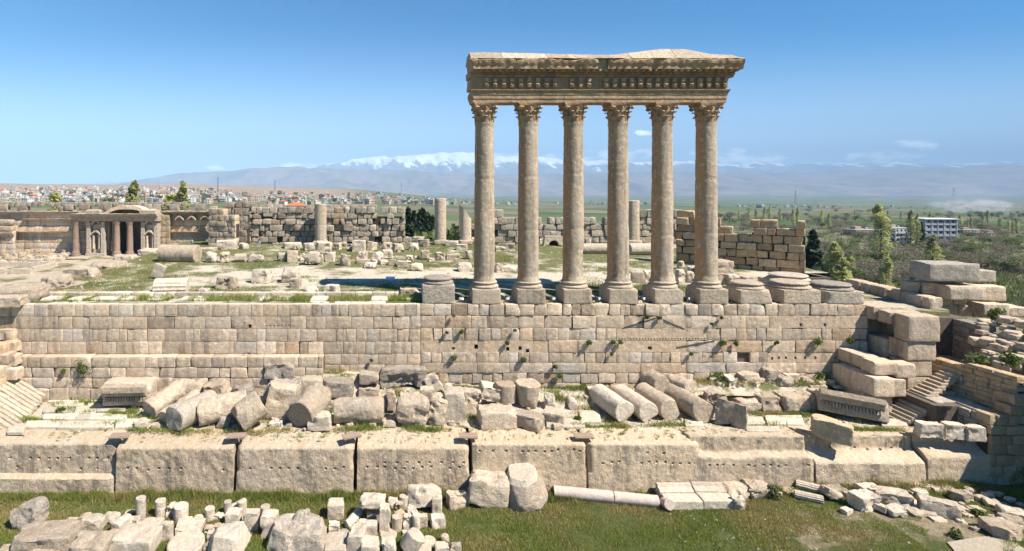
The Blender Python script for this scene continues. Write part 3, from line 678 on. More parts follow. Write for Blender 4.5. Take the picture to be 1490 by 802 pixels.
# ================================================================== THE SIX COLUMNS
COLY = 59.62
def shaft_mesh(seed, chips):
    zb, zt = 2.36, 19.7; n, m_ = 56, 90; V = []
    for j in range(m_ + 1):
        q = j / m_; z = zb + (zt - zb) * q
        r = 1.135 - .13 * q ** 1.6
        if q < .012: r += .07
        if q > .985: r += .06
        for g_ in (.32, .66):
            d = abs(q - g_ - .015 * (seed % 5 - 2)); r -= .06 * max(0, 1 - d / .008)
        for i in range(n): a = 2 * math.pi * i / n; V.append((r * math.cos(a), r * math.sin(a), z))
    P = np.array(V); P += vdisp(P + seed * 9.1, .55, seed, 4) * np.array([.055, .055, 0]) + vdisp(P + seed, 3, seed + 3, 3) * np.array([.05, .05, 0])
    rg = random.Random(seed)
    for (az_, z, rr, dep) in chips:              # broken-away patches
        c = np.array([1.1 * math.sin(az_), -1.1 * math.cos(az_), z]); d = np.linalg.norm((P - c) * np.array([1, 1, .55]), axis=1)
        f = np.clip(1 - d / rr, 0, 1) ** .6 * dep * (1 + fbm(P * 3, seed, 3)); P[:, :2] *= (1 - f)[:, None]
    Fa = [(j * n + i, j * n + (i + 1) % n, (j + 1) * n + (i + 1) % n, (j + 1) * n + i) for j in range(m_) for i in range(n)]
    # ochre on the flank away from the sun: stain with warm bounce light painted in
    az = np.arctan2(P[:, 0], -P[:, 1]); wm = np.clip((-az - .15) / .7, 0, 1) * (np.abs(az) < 2.6) * .95
    return P, Fa, list(wm)
def capital_mesh():
    mb = MB(); rgc = random.Random(3)
    lathe(mb, [(.98, 0), (1.06, .04), (1.06, .12), (.96, .16), (.96, .8), (1.0, 1.2), (1.12, 1.6), (1.28, 1.86)], 32)
    def leaf(a, r0, z0, h, wd, curl, tilt=0):
        V = []; Fa = []; rows = 7
        ca, sa = math.cos(a), math.sin(a)
        for j in range(rows):
            q = j / (rows - 1)
            out = r0 + .05 + curl * (q ** 2.4); z = z0 + h * math.sin(min(1, q * 1.06) * math.pi * .53)
            if q > .85: z -= .10 * (q - .85) / .15
            ww = wd * (.75 + .5 * math.sin(q * math.pi)) * (1 - .45 * max(0, q - .6) / .4)
            for s_, rr in ((-1, -.05), (-.5, .03), (0, .07), (.5, .03), (1, -.05)):
                x, y = out + rr, s_ * ww / 2
                V.append((x * ca - y * sa, x * sa + y * ca, z + rgc.uniform(-.02, .02) - abs(s_) * .05))
        V2 = [(p[0] - .12 * ca, p[1] - .12 * sa, p[2] - .02) for p in V]; n_ = len(V)
        for j in range(rows - 1):
            for i in range(4):
                k_ = j * 5 + i; Fa.append((k_, k_ + 1, k_ + 6, k_ + 5)); Fa.append((n_ + k_, n_ + k_ + 5, n_ + k_ + 6, n_ + k_ + 1))
            Fa.append((j * 5, j * 5 + 5, n_ + j * 5 + 5, n_ + j * 5)); Fa.append((j * 5 + 4, n_ + j * 5 + 4, n_ + j * 5 + 9, j * 5 + 9))
        Fa.append(tuple(range((rows - 1) * 5, rows * 5)) + tuple(range(n_ + rows * 5 - 1, n_ + (rows - 1) * 5 - 1, -1)))
        mb.add(V + V2, Fa, 0, rgc.uniform(-.12, .12), rgc.uniform(0, .4))
    for i in range(8): leaf(i * math.pi / 4, .97, .14, .66, .66, .32)
    for i in range(8): leaf((i + .5) * math.pi / 4, .99, .5, .82, .62, .36)
    for i in range(4):                            # corner volutes
        a = (i + .5) * math.pi / 2
        for s_ in (-1, 1): leaf(a + s_ * .17, 1.02, .95, .85, .34, .52)
        c = (1.52 * math.cos(a), 1.52 * math.sin(a), 1.66); tube(mb, (c[0] - .2 * math.sin(a), c[1] + .2 * math.cos(a), c[2]), (c[0] + .2 * math.sin(a), c[1] - .2 * math.cos(a), c[2]), .19, .19, 10)
        leaf(i * math.pi / 2, 1.05, 1.1, .62, .5, .2)
    return mb
def abacus_mesh():
    V = []; n = 40
    for z, s in ((1.86, .94), (1.93, .97), (2.12, 1.03), (2.2, 1.03)):
        for i in range(n):
            q = i / n * 4; e = int(q); f = q - e; a = e * math.pi / 2 + math.pi / 4
            p0 = Vector((math.cos(a), math.sin(a))) * 1.78 * s; p1 = Vector((math.cos(a + math.pi / 2), math.sin(a + math.pi / 2))) * 1.78 * s
            p = p0.lerp(p1, f); nrm = ((p0 + p1) / 2).normalized(); p = p - nrm * .22 * math.sin(f * math.pi); V.append((p.x, p.y, z))
    P = np.array(V); P += vdisp(P, 1.6, 4, 2) * .06
    Fa = [(j * n + i, j * n + (i + 1) % n, (j + 1) * n + (i + 1) % n, (j + 1) * n + i) for j in range(3) for i in range(n)]
    Fa += [tuple(range(n))[::-1], tuple(3 * n + i for i in range(n))]
    mb = MB(); mb.add(P, Fa, 0, .02); return mb
CHIPS = [[(.3, 9.5, .9, .07), (-.6, 15, .8, .06), (.5, 2.7, .7, .10), (1.2, 3.1, .6, .12)], [(.2, 2.8, .5, .08), (.9, 2.7, .7, .14)], [(.6, 3.6, 1.5, .13), (.9, 4.6, 1.1, .10), (.7, 2.7, .7, .1), (-.9, 13.6, .7, .07)],
         [(.4, 2.9, .9, .09), (1.3, 9.0, .7, .06), (.1, 12.5, 1.0, .08), (-.7, 6, .7, .06)], [(.6, 2.9, .8, .1), (-.2, 2.7, .4, .08)], [(.5, 2.8, .8, .10), (-.4, 2.7, .5, .07)]]
def plinth_mesh(seed, w=3.05, h=1.62, notch=()):
    mb = MB(); P, Fa = rock(w, 3.1, h * .98, seed, .04, .018, 2, (.9, 1.0), k=9); mb.add(P, Fa); return mb
def base_prof(s=1.0, z=1.6): return [(1.46 * s, z), (1.52 * s, z + .05), (1.54 * s, z + .16), (1.48 * s, z + .26), (1.34 * s, z + .30), (1.27 * s, z + .40), (1.29 * s, z + .46), (1.38 * s, z + .52), (1.40 * s, z + .60), (1.34 * s, z + .68), (1.22 * s, z + .72), (1.20 * s, z + .8)]
cap0 = aba0 = None
colus = [(703.5, 708), (768, 771), (834, 836.5), (899.5, 901), (965, 964), (1030, 1027)]
cnames = ['leftmost of the six tall columns, standing beside the squat lone pedestal', 'second tall column from the left under the great entablature', 'third tall column from the left, with a large flaked scar above its base',
          'fourth tall column from the left under the great entablature', 'fifth tall column from the left under the great entablature', 'rightmost of the six tall columns, beside the broken pedestals']
for i, (ut, ub) in enumerate(colus):
    x = xu((ut + ub) / 2 - 1.0, COLY)
    r_ = tag(empty('corinthian_column', (x, COLY, 0)), cnames[i], 'column', 'six standing columns of the temple')
    plinth_mesh(400 + i).build('plinth', M['stone' if i > 3 else 'column'], r_)
    mb = MB(); lathe(mb, base_prof(), 40, rough=.03, seed=i); mb.build('column_base', M['column'], r_, sharp=40)
    P, Fa, wm = shaft_mesh(11 + i, CHIPS[i]); mb = MB(); mb.add(P, Fa, 0, 0, wm); mb.build('shaft', M['column'], r_, sharp=70)
    if cap0 is None:
        cap0 = capital_mesh().build('capital', M['frieze'], r_, loc=(0, 0, 19.66), sharp=50)
        aba0 = abacus_mesh().build('abacus', M['frieze'], cap0)
    else: c_ = copy_tree(cap0, r_); c_.rotation_euler[2] = math.pi / 2 * (i % 4)
# ------------------------------------------------------------------ the entablature on top
EX0, EX1 = xu(687, 58.4), xu(1062, 58.4)
en = tag(empty('entablature', ((EX0 + EX1) / 2, COLY, 21.83)), 'massive carved entablature lying across the tops of the six columns', 'entablature')
def band(name, half, x0, x1, mat='frieze', rough=.03, seed=0, step=.3, mod=None, tint=0, warm=0, freq=1.2):
    """half = [(out, z)...] from bottom to top, mirrored about the column axis"""
    pts = [(COLY - o_, z) for o_, z in half] + [(COLY + o_, z) for o_, z in half[::-1]]
    mb = MB(); extrude(mb, pts[::-1], x0, x1, step, rough, seed, tint, warm, mod=mod, freq=freq); return mb
def endbreak(seed, l=.5, r=.2):
    def f(P):
        n_ = fbm(P * .9 + seed, seed, 3)
        P = P.copy(); a = np.clip(1 - (P[:, 0] - P[:, 0].min()) / 1.2, 0, 1); b_ = np.clip(1 - (P[:, 0].max() - P[:, 0]) / 1.0, 0, 1)
        P[:, 0] += (n_ + .15) * 2.2 * l * a - (n_ + .15) * 2.2 * r * b_; return P
    return f
Z0 = 21.83
mb = band('architrave', [(1.02, Z0), (1.06, Z0 + .01), (1.06, Z0 + .40), (1.12, Z0 + .42), (1.12, Z0 + .84), (1.18, Z0 + .86), (1.18, Z0 + 1.18), (1.34, Z0 + 1.30), (1.36, Z0 + 1.40), (1.10, Z0 + 1.44)], EX0, EX1 - .1, seed=2, mod=endbreak(3, .6, .5), rough=.035)
part(mb, 'architrave', M['frieze'], en, sharp=25)
mb = band('frieze', [(1.05, Z0 + 1.44), (1.05, Z0 + 2.70), (1.12, Z0 + 2.74)], EX0 - .25, EX1 - .1, seed=4, mod=endbreak(5, .4, .3), rough=.05)
part(mb, 'frieze', M['frieze'], en)
mb = band('bed_mould', [(1.10, Z0 + 2.742), (1.24, Z0 + 2.80), (1.26, Z0 + 2.95), (1.16, Z0 + 2.97), (1.16, Z0 + 3.18), (1.48, Z0 + 3.22), (1.50, Z0 + 3.42)], EX0 - .4, EX1 + .45, seed=6, rough=.03, mod=endbreak(7, .5, .1))
x = EX0 + 1.3
while x < EX1 + .3:
    for s_ in (-1, 1):
        if random.random() < .95: mb.box(x, x + .15, COLY + s_ * 1.38 - .11, COLY + s_ * 1.38 + .11, Z0 + 2.975, Z0 + 3.17, 0, random.uniform(-.1, .15))
    x += .245
part(mb, 'dentil_moulding', M['frieze'], en, sharp=25)
XB = xu(871, 57.4)
bx0 = None
for k_ in range(29):
    x = EX0 + 1.55 + k_ * (EX1 - EX0 - 2.1) / 28
    if k_ in (9, 13): continue
    P, Fa = rock(.46, .52, 1.06, 600 + k_, .2, .05, 2, (.75, .95), k=3)
    P[:, 1] -= .14 * np.sin(P[:, 2] / 1.06 * 5.5); P2_, F2 = rock(.46, .40, .46, 700 + k_, .3, .10, 3, k=3)
    P2_ += np.array([0, -.24, .62 + random.uniform(-.04, .04)])
    mb = MB(); mb.add(P, Fa, 0, random.uniform(-.1, .1)); mb.add(P2_, F2, 0, random.uniform(-.05, .2))
    o = mb.build('bracket', M['frieze'], en); o.location = Vector((x, COLY - 1.12, Z0 + 1.56)) - en.location
mb = MB()
for k_ in range(42):                              # modillion blocks under the corona
    x = EX0 + .9 + k_ * (EX1 - EX0 + .2) / 42
    for s_ in (-1, 1):
        P, Fa = rock(.26, .5, .20, 800 + k_, .12, .05, 1, k=2); mb.add(P + np.array([x, COLY + s_ * 1.72, Z0 + 3.24]), Fa, 0, random.uniform(-.1, .1))
part(mb, 'modillions', M['frieze'], en)
def topmod(P):
    P = P.copy(); n_ = fbm(P * np.array([.8, .8, .8]) + 4, 21, 4)
    edge = np.abs(P[:, 1] - COLY) > 1.9
    P[:, 1] += np.where((P[:, 2] > Z0 + 3.95) & (P[:, 2] < Z0 + 4.3), .07 * np.sin(P[:, 0] * 7.5) * np.sign(P[:, 1] - COLY), 0)
    P[:, 1] += np.where(edge, np.sign(COLY - P[:, 1]) * np.abs(n_) * .55, 0); P[:, 2] -= np.where(edge & (P[:, 2] > Z0 + 4.3), np.clip(-n_, 0, 1) * .5, 0)
    return P
cor = [(1.52, Z0 + 3.43), (2.12, Z0 + 3.46), (2.14, Z0 + 3.80), (2.18, Z0 + 3.86), (2.30, Z0 + 4.05), (2.38, Z0 + 4.42), (2.34, Z0 + 4.52), (1.2, Z0 + 4.55)]
mb = band('c', cor, EX0 - .55, XB, seed=8, mod=lambda P: endbreak(9, .9, .25)(topmod(P)), rough=.05, step=.2); part(mb, 'cornice', M['frieze'], en, sharp=28)
mb = band('c', cor, XB + 1.0, EX1 + .95, seed=10, mod=lambda P: endbreak(11, .2, .06)(topmod(P)), rough=.05, step=.2); part(mb, 'cornice', M['frieze'], en, sharp=28)
mb = band('c', [(o_ - .5 if o_ > 1.6 else o_, z) for o_, z in cor], XB - .06, XB + 1.08, seed=12, rough=.12, step=.15); part(mb, 'broken_cornice_stone', M['stone'], en)
rt = [(680, 77), (700, 76), (760, 77.5), (830, 79), (868, 79.5), (886, 80), (900, 79), (935, 74.5), (962, 71.5), (995, 71.5), (1020, 76), (1035, 79), (1066, 80), (1075, 88)]
def roofz(x): return max(Z0 + 4.62, zv(lerp_tab(rt, CX + F * x / 58.6), 58.6))
def roofmod(P):
    P = P.copy(); top = P[:, 2] > Z0 + 5.0
    zt_ = np.array([roofz(x) for x in P[:, 0]]); P[:, 2] = np.where(top, zt_, P[:, 2])
    P[:, 1] += fbm(P * 1.1, 14, 4) * .35 * (~top); return P
rx = EX0 - .3; rs = [rx]
while rx < EX1 + .8: rx += random.uniform(2.0, 3.4); rs.append(rx)
rs[-1] = EX1 + .95
for k_, (a_, b_) in enumerate(zip(rs, rs[1:])):
    mb = band('r', [(2.3, Z0 + 4.54), (2.22, Z0 + 4.62), (1.05, Z0 + 5.2)], a_ + .015, b_ - .015, seed=40 + k_, rough=.035, step=.2, mod=roofmod, tint=random.uniform(-.04, .06)); part(mb, 'roof_slab', M['stone'], en, sharp=30)
# ------------------------------------------------------------------ lone pedestals (and a dark strip painting the shade of an incised gable line)
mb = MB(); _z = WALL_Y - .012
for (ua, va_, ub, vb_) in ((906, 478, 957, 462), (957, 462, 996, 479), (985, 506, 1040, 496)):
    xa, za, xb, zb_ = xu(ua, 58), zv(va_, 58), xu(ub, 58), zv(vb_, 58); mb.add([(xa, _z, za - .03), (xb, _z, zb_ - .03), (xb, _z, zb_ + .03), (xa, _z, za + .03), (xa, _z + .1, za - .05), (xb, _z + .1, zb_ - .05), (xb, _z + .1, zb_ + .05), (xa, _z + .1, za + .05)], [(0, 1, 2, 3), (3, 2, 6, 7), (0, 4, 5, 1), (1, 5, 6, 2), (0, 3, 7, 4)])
part(mb, 'roof_line_shade', M['dark'], pw, smooth_=False)
def pedestal(u0, u1, vt, vb, y, z0, torus, lab, mat, top=1.0):
    xa, xb = xu(u0, y), xu(u1, y); wd = xb - xa; h = max(.6, zv(vt, y) - z0) if not torus else torus
    r_ = tag(empty('column_pedestal', ((xa + xb) / 2, y + wd / 2, z0)), lab, 'pedestal', 'broken column pedestals on the wall head')
    P, Fa = rock(wd, wd, h, int(u0), .05, .025, 3, (.86, 1.0), k=8); mb = MB(); mb.add(P, Fa); mb.build('plinth', mat, r_)
    mb = MB(); s = wd / 3.05; lathe(mb, [(r * s * top, z - 1.6 + h - .02) for r, z in base_prof(1)[:11]], 36, rough=.06, seed=int(u0)); mb.build('column_base', mat, r_, sharp=40)
pedestal(615, 662, 0, 0, 58.15, 0, 2.0, 'squat grey pedestal with a worn round moulding, left of the columns', M['grey'])
pedestal(1078, 1124, 0, 0, 58.1, 0, 1.45, 'pedestal with square sockets, first right of the standing columns', M['stone'])
pedestal(1141, 1195, 0, 0, 58.1, 0, 1.5, 'pedestal with a wide stepped moulding, between two other broken pedestals', M['stone'])
pedestal(1203, 1258, 0, 0, 58.1, 0, 1.3, 'low grey pedestal at the right end of the podium wall', M['grey'])
pedestal(1139, 1194, 0, 0, 62.6, .3, 1.2, 'pale pedestal moulding standing behind the stepped pedestal', M['pale'])
# ================================================================== OTHER WALLS
def run(p0, p1, z0, topf, thick, ch, wr, seed, rough=.05, bev=.045, proud=.2, chops=2, gap=.05, tintv=.16, k=2, ragged=.5, warmp=.16, core=True, holes=0):
    """courses of blocks from p0 to p1 (face to the right hand of travel); topf(s) is the height along it"""
    p0, p1 = Vector((p0[0], p0[1], 0)), Vector((p1[0], p1[1], 0)); L = (p1 - p0).length; d = (p1 - p0) / L
    rg = random.Random(seed); mb = MB(); z = z0; i = 0
    while True:
        h = rg.uniform(*ch); any_ = False; s = 0.0 if i % 2 == 0 else -rg.uniform(0, wr[0])
        while s < L:
            wd = rg.uniform(*wr); a = max(0, s); b_ = min(L, s + wd); s += wd
            if b_ - a < .25: continue
            zt = topf((a + b_) / 2) + rg.uniform(-ragged, ragged * .2)
            if z + h * .6 > zt: continue
            any_ = True
            if holes and rg.random() < holes: continue
            P, Fa = rock(b_ - a - gap * rg.uniform(.4, 1.6), thick * rg.uniform(.85, 1), h - gap * .8, rg.randrange(10**8), bev * rg.uniform(.6, 1.6), rough, chops, (.8, 1.0), k, kx=max(k, int((b_ - a) / .6)), broken=rg.uniform(.2, .7) if k > 1 and rg.random() < .4 else 0)
            P[:, 0] += (a + b_) / 2; P[:, 1] += thick / 2 + rg.uniform(-proud, 0) ; P[:, 2] += z
            mb.add(P, Fa, 0, rg.gauss(0, tintv * .6), rg.uniform(.1, .9) if rg.random() < warmp * 2 else 0)
        z += h; i += 1
        if not any_ or i > 60: break
    if core:                                      # rubble heart, stepped to stay below the top blocks
        n = max(2, int(L / 1.2))
        for k_ in range(n):
            a, b_ = L * k_ / n, L * (k_ + 1) / n; tz_ = min(topf(a), topf(b_), topf((a + b_) / 2)) - ch[1] * 1.15 - ragged
            if tz_ > z0 + .3: mb.box(a + .001 * (k_ % 2), b_ - .02, .30, thick - .25 - .002 * (k_ % 3), z0 - .3, tz_, 1)
    M4 = Matrix.Translation(p0) @ Matrix(((d.x, -d.y, 0, 0), (d.y, d.x, 0, 0), (0, 0, 1, 0), (0, 0, 0, 1)))
    mb.xform(M4); return mb
def origin(mb, p): mb.v = [(q[0] - p[0], q[1] - p[1], q[2] - p[2]) for q in mb.v]; return mb
def wall(name, parts, loc, label, cat='wall', group=None):
    r_ = tag(empty(name, loc), label, cat, group)
    for pn, mb, mats in parts: origin(mb, loc).build(pn, mats, r_)
    return r_
NY = 108.0
def merlons(x0, x1, y, z, us, wd, h, seed, gapk=.0):
    mb = MB(); rg = random.Random(seed)
    for k_, u in enumerate(us):
        x = xu(u, y); P, Fa = rock(wd * rg.uniform(.85, 1.1), 1.0, h * rg.uniform(.85, 1.05), seed + k_, .08, .04, 2, k=3); P += np.array([x, y + .55, z + rg.uniform(-.05, .02)]); mb.add(P, Fa, 0, rg.gauss(0, .1))
        P, Fa = rock(.28, .9, h * .55, seed + 50 + k_, .1, .03, 1, k=2)   # slot cheek
    return mb
# north wall with arrow slots, west part
nw0, nw1 = (xu(338, NY), NY), (xu(590, NY), NY)
nt_top = zv(307, NY)
topw = lambda s: nt_top + .4
a_ = run(nw0, nw1, .4, topw, 2.2, (1.0, 1.35), (.9, 2.1), 11, rough=.085, proud=.7, chops=4, bev=.05, gap=.09, k=3, ragged=.05, holes=.05, tintv=.30)
mer = merlons(0, 0, NY, nt_top - .05, [345, 358, 369, 382, 392, 404, 448, 480, 490, 503, 516, 529, 544, 562], 1.35, 1.3, 3100)
for k_, u in enumerate([345 + 6.5 + 13 * i for i in range(5)] + [486, 500, 510, 523, 536]):
    P, Fa = rock(1.5, 1.0, .45, 3200 + k_, .2, .05, 1, k=2); P += np.array([xu(u, NY), NY + .6, nt_top + .75]); mer.add(P, Fa, 0, -.05)
wall('rampart_wall', [('rough_block_face', a_, [M['fort'], M['dark']]), ('battlements', mer, M['fort'])], (xu(465, NY), NY, .4), 'dark rough block rampart with arrow slots and a row of merlons behind the strewn stones')
# broken shoulder at its west end with a stack on top
b1 = run((xu(318, 106), 106), (xu(342, 106), 106), .2, lambda s: zv(290, 106) - (0 if s > 1.4 else 1.5), 2, (1.2, 1.5), (1.1, 2.0), 12, rough=.08, proud=.4, chops=3, ragged=.3)
P, Fa = rock(1.2, 1.2, 1.0, 77, .1, .06, 2); P += np.array([xu(357, 106.5), 107.0, zv(286, 107)]); b1.add(P, Fa)
b1b = run((xu(342, 106), 106), (xu(360, 106), 106), .2, lambda s: zv(286, 106), 2, (1.2, 1.5), (1.0, 1.7), 15, rough=.08, proud=.4, chops=3, ragged=.3)
wall('ruined_tower', [('rough_block_face', b1, [M['fort'], M['dark']]), ('tall_stack', b1b, [M['fort'], M['dark']])], (xu(340, 106), 106, .2), 'ragged dark masonry stump topped by one block, between the carved court front and the rampart', 'tower')
# lit return wall right of the exedra
b2 = run((xu(303, 105), 105), (xu(342, 103), 103.2), -1.6, lambda s: zv(301, 104) - .9 * abs(s - 2) * .3, 1.6, (1.0, 1.3), (1.0, 2.4), 13, rough=.05, ragged=.7, tintv=.12)
wall('court_end_wall', [('block_face', b2, [M['podium'], M['dark']])], (xu(320, 104), 104, -1.6), 'sunlit pale block wall closing the right end of the carved court front')
# north wall, middle part behind the columns
def topm(s):
    u = CX + F * (xu(686, NY) + s) / NY
    return zv(lerp_tab([(686, 316), (716, 314), (718, 299), (734, 299), (736, 310), (760, 311), (800, 314), (850, 312), (905, 314), (918, 303), (990, 300)], u), NY)
b3 = run((xu(686, NY), NY), (xu(992, NY), NY), .4, topm, 2.2, (1.0, 1.7), (1.0, 2.8), 14, rough=.06, proud=.5, chops=3, bev=.04, gap=.07, k=3, ragged=.8, holes=.05, tintv=.26)
wall('terrace_back_wall', [('block_face', b3, [M['ruin'], M['dark']])], (xu(840, NY), NY, .4), 'grey brown block wall at the back of the terrace, seen between the tall columns')
# right ochre wall running towards the viewer
rw0, rw1 = (xu(986, 85), 85.5), (xu(1172, 76), 76)
def topr(s):
    L = math.hypot(rw1[0] - rw0[0], rw1[1] - rw0[1]); q = s / L
    z = 8.4 - .9 * q
    if .36 < q < .55: z -= 1.5 - .0
    if q < .12: z = 9.3
    return z
b4 = run(rw0, rw1, -1.2, topr, 1.8, (1.0, 1.4), (1.1, 2.7), 21, rough=.07, proud=.6, chops=5, bev=.045, gap=.08, ragged=.35, tintv=.18, warmp=.35, k=4)
wall('ochre_block_wall', [('block_face', b4, [M['warm'], M['dark']])], (xu(1080, 80), 80, -1.2), 'tall ochre block wall with a notched top, right of the standing columns')
# ------------------------------------------------------------------ old column stumps on the terrace
def stump(u0, u1, vt, vb, lab, mat, cut=0, y=None):
    y = y or 106; x0, x1 = xu(u0, y), xu(u1, y); Rr = (x1 - x0) / 2; x = (x0 + x1) / 2; z = tz(x, y); H = zv(vt, y) - z
    r_ = tag(empty('column_stump', (x, y + Rr, z)), lab, 'column stump', 'old column stumps at the back of the terrace')
    P, Fa = drum(Rr, H - .8, int(u0), 36, 14, .03, 1, (.95, 1.0)); P[:, 2] += .8
    if cut:
        lim = H - cut * (P[:, 0] / Rr * .5 + .5) * 1.0 + fbm(P * 1.4, 5) * .6; P[:, 2] = np.minimum(P[:, 2], np.maximum(lim, H * .4))
    mb = MB(); mb.add(P, Fa); mb.build('shaft', mat, r_)
    P, Fa = rock(Rr * 2.35, Rr * 2.35, .9, int(u0) + 3, .25, .08, 3, k=5); mb = MB(); mb.add(P, Fa); mb.build('plinth', M['stone'], r_)
stump(457, 474, 297, 350, 'grey column stump standing against the arrow slotted rampart', M['stone'], y=104.5)
stump(633, 650, 289, 355, 'lone column stump standing beside the dark conifers', M['stone'])
stump(669, 687, 296, 355, 'column stump with a slanting broken top, left of the tall columns', M['stone'], 3.4)
stump(915, 934, 292, 354, 'column stump standing between the fourth and fifth tall columns', M['stone'])
# ================================================================== THE CARVED COURT FRONT (left)
EY, EZ = 112.0, -1.65
ex = tag(empty('carved_court_front', (xu(170, EY), EY, EZ)), 'roofless carved stone front with niches and a columned recess, across the court at the left', 'ruin')
def X(u, y=EY): return xu(u, y)
def Z(v, y=EY): return zv(v, y)
def epart(name, mb, mats, **k): return part(mb, name, mats, ex, **k)
def ashlar(x0, x1, z0, z1, y, seed, ch=1.25, wr=(1.1, 2.6), thick=.8, **k):
    mb = MB(); n = max(1, round((z1 - z0) / ch)); h = (z1 - z0) / n
    for i in range(n): block_course(mb, x0, x1, z0 + i * h, z0 + (i + 1) * h, y, thick, wr, seed + i, k=1, proud=k.get('proud', .06), rough=k.get('rough', .03), tintv=.12)
    return mb
# back walls of the left and right recesses
mb = ashlar(X(-70), X(108), EZ, Z(312), EY + 2.2, 900); epart('recess_wall', mb, M['podium'])
mb = ashlar(X(228), X(306), EZ, Z(312), EY + 2.2, 930); epart('recess_wall', mb, M['warm'])
mb = ashlar(X(306), X(316), EZ, Z(300), EY - .5, 940); epart('recess_wall', mb, M['podium'])
mb = ashlar(X(104), X(155), EZ, Z(312), EY + 1.0, 950); epart('centre_wall', mb, M['podium'])
mb = ashlar(X(205), X(234), EZ, Z(312), EY + 1.0, 960); epart('centre_wall', mb, M['podium'])
mb = MB(); mb.box(X(-70), X(316), EY + 3.2, EY + 9.5, EZ - 1, Z(311), 0); mb.box(X(-70), X(155.5), EY + 2.6, EY + 3.3, EZ - 1, Z(312)); mb.box(X(204.5), X(316), EY + 2.6, EY + 3.3, EZ - 1, Z(312))
# the dark recess behind the free columns is a real room
mb2 = MB(); ya, yb_ = EY + 1.0, EY + 7.5
mb = MB(); mb.box(X(-70), X(154), EY + 2.6, EY + 9, EZ - 1, Z(312)); mb.box(X(206), X(316), EY + 2.6, EY + 9, EZ - 1, Z(312)); mb.box(X(153), X(207), EY + 7.5, EY + 9, EZ - 1, Z(312.4)); mb.box(X(153), X(207), EY + 4.0, EY + 7.6, Z(322), Z(312.8))
epart('recess_room', mb, M['ruin'], smooth_=False)
mb = MB(); mb.box(X(155), X(205), EY + 1.2, EY + 7.4, EZ - .5, EZ + .02); epart('recess_floor', mb, M['paving'], smooth_=False)
# left end projection
mb = ashlar(X(-70), X(22), EZ, Z(336), EY - .6, 970, rough=.07, proud=.2); epart('end_projection', mb, M['podium'])
mb = MB()
for s in range(6):
    P, Fa = rock(1.9, 1.4, 1.1, 980 + s, .3, .1, 4); P += np.array([X(-4 + (s % 3) * 9), EY - .2, Z(336 - (s // 3) * 9)]); mb.add(P, Fa)
epart('fallen_cornice', mb, M['stone'])
# long string courses and cornices
def strip(x0, x1, y, z, dep, h, seed, rough=.09): 
    mb = MB(); extrude(mb, [(y, z), (y, z + h), (y - dep, z + h), (y - dep * .8, z + h * .4)], x0, x1, .35, rough, seed); return mb
for s, (ua, ub, v, y, d, h) in enumerate([(-70, 108, 341, EY + 2.2, .75, .5), (230, 304, 341, EY + 2.2, .75, .45), (-70, 108, 312.5, EY + 2.25, .8, .55), (232, 304, 312.5, EY + 2.25, 1.3, .55), (24, 108, 321.5, EY + 2.2, .7, .4), (-70, 24, 341.5, EY - .6, .7, .6), (105, 127, 339, EY + 1, .6, .35)]):
    epart('string_course', strip(X(ua), X(ub), y, Z(v), d, h, 50 + s), M['stone' if s in (2, 3) else 'podium'])
# portico entablature
mb = MB(); extrude(mb, [(EY + 1.6, Z(322)), (EY + 1.6, Z(311)), (EY - 1.5, Z(311)), (EY - 1.3, Z(314)), (EY - .8, Z(315)), (EY - .8, Z(321)), (EY - .6, Z(322))], X(107), X(232), .4, .06, 61); epart('portico_entablature', mb, M['stone'])
mb = MB(); extrude(mb, [(EY - .6, Z(311)), (EY - .6, Z(305)), (EY - 1.3, Z(306)), (EY - 1.2, Z(311))], X(130), X(150), .4, .1, 62); epart('entablature_fragment', mb, M['stone']); mb = MB(); extrude(mb, [(EY + 1.6, Z(311)), (EY + 1.6, Z(306)), (EY, Z(304)), (EY - 1.0, Z(306)), (EY - .9, Z(311))], X(206), X(228), .4, .12, 63); epart('entablature_fragment', mb, M['stone'])
# shallow broken arch over the middle
mb = MB(); V = []; n = 18
for k_ in range(n + 1):
    q = k_ / n; x = X(150) + (X(216) - X(150)) * q; zz = Z(311) + (Z(300.5) - Z(311)) * (1 - abs(2 * q - 1) ** 2.6)
    for y, dz in ((EY + .2, 0), (EY + .2, .75), (EY + 2.6, .75), (EY + 2.6, 0)): V.append((x, y, zz + dz - .6))
Fa = [(k_ * 4 + j, (k_ + 1) * 4 + j, (k_ + 1) * 4 + (j + 1) % 4, k_ * 4 + (j + 1) % 4) for k_ in range(n) for j in range(4)] + [(0, 1, 2, 3), (n * 4 + 3, n * 4 + 2, n * 4 + 1, n * 4)]
P = np.array(V); P += vdisp(P, .8, 4, 3) * .25; mb.add(P, Fa); epart('broken_arch', mb, M['podium'])
mb = MB(); mb.box(X(150), X(216), EY + 2.7, EY + 6, Z(312), Z(304)); epart('arch_back', mb, M['fort'], smooth_=False)
# columns of the portico
for u in (110, 170, 189):
    c_ = MB(); Rr = .62; xx = X(u, EY - .5); lathe(c_, [(Rr * 1.5, EZ), (Rr * 1.5, EZ + .45), (Rr * 1.2, EZ + .5), (Rr * 1.25, EZ + .8), (Rr, EZ + .95), (Rr, EZ + 3), (Rr * .88, Z(328)), (Rr * .95, Z(327)), (Rr * 1.35, Z(322.3))], 20, xx, EY - .5, rough=.03, seed=u); epart('portico_column', c_, M['redgranite'])
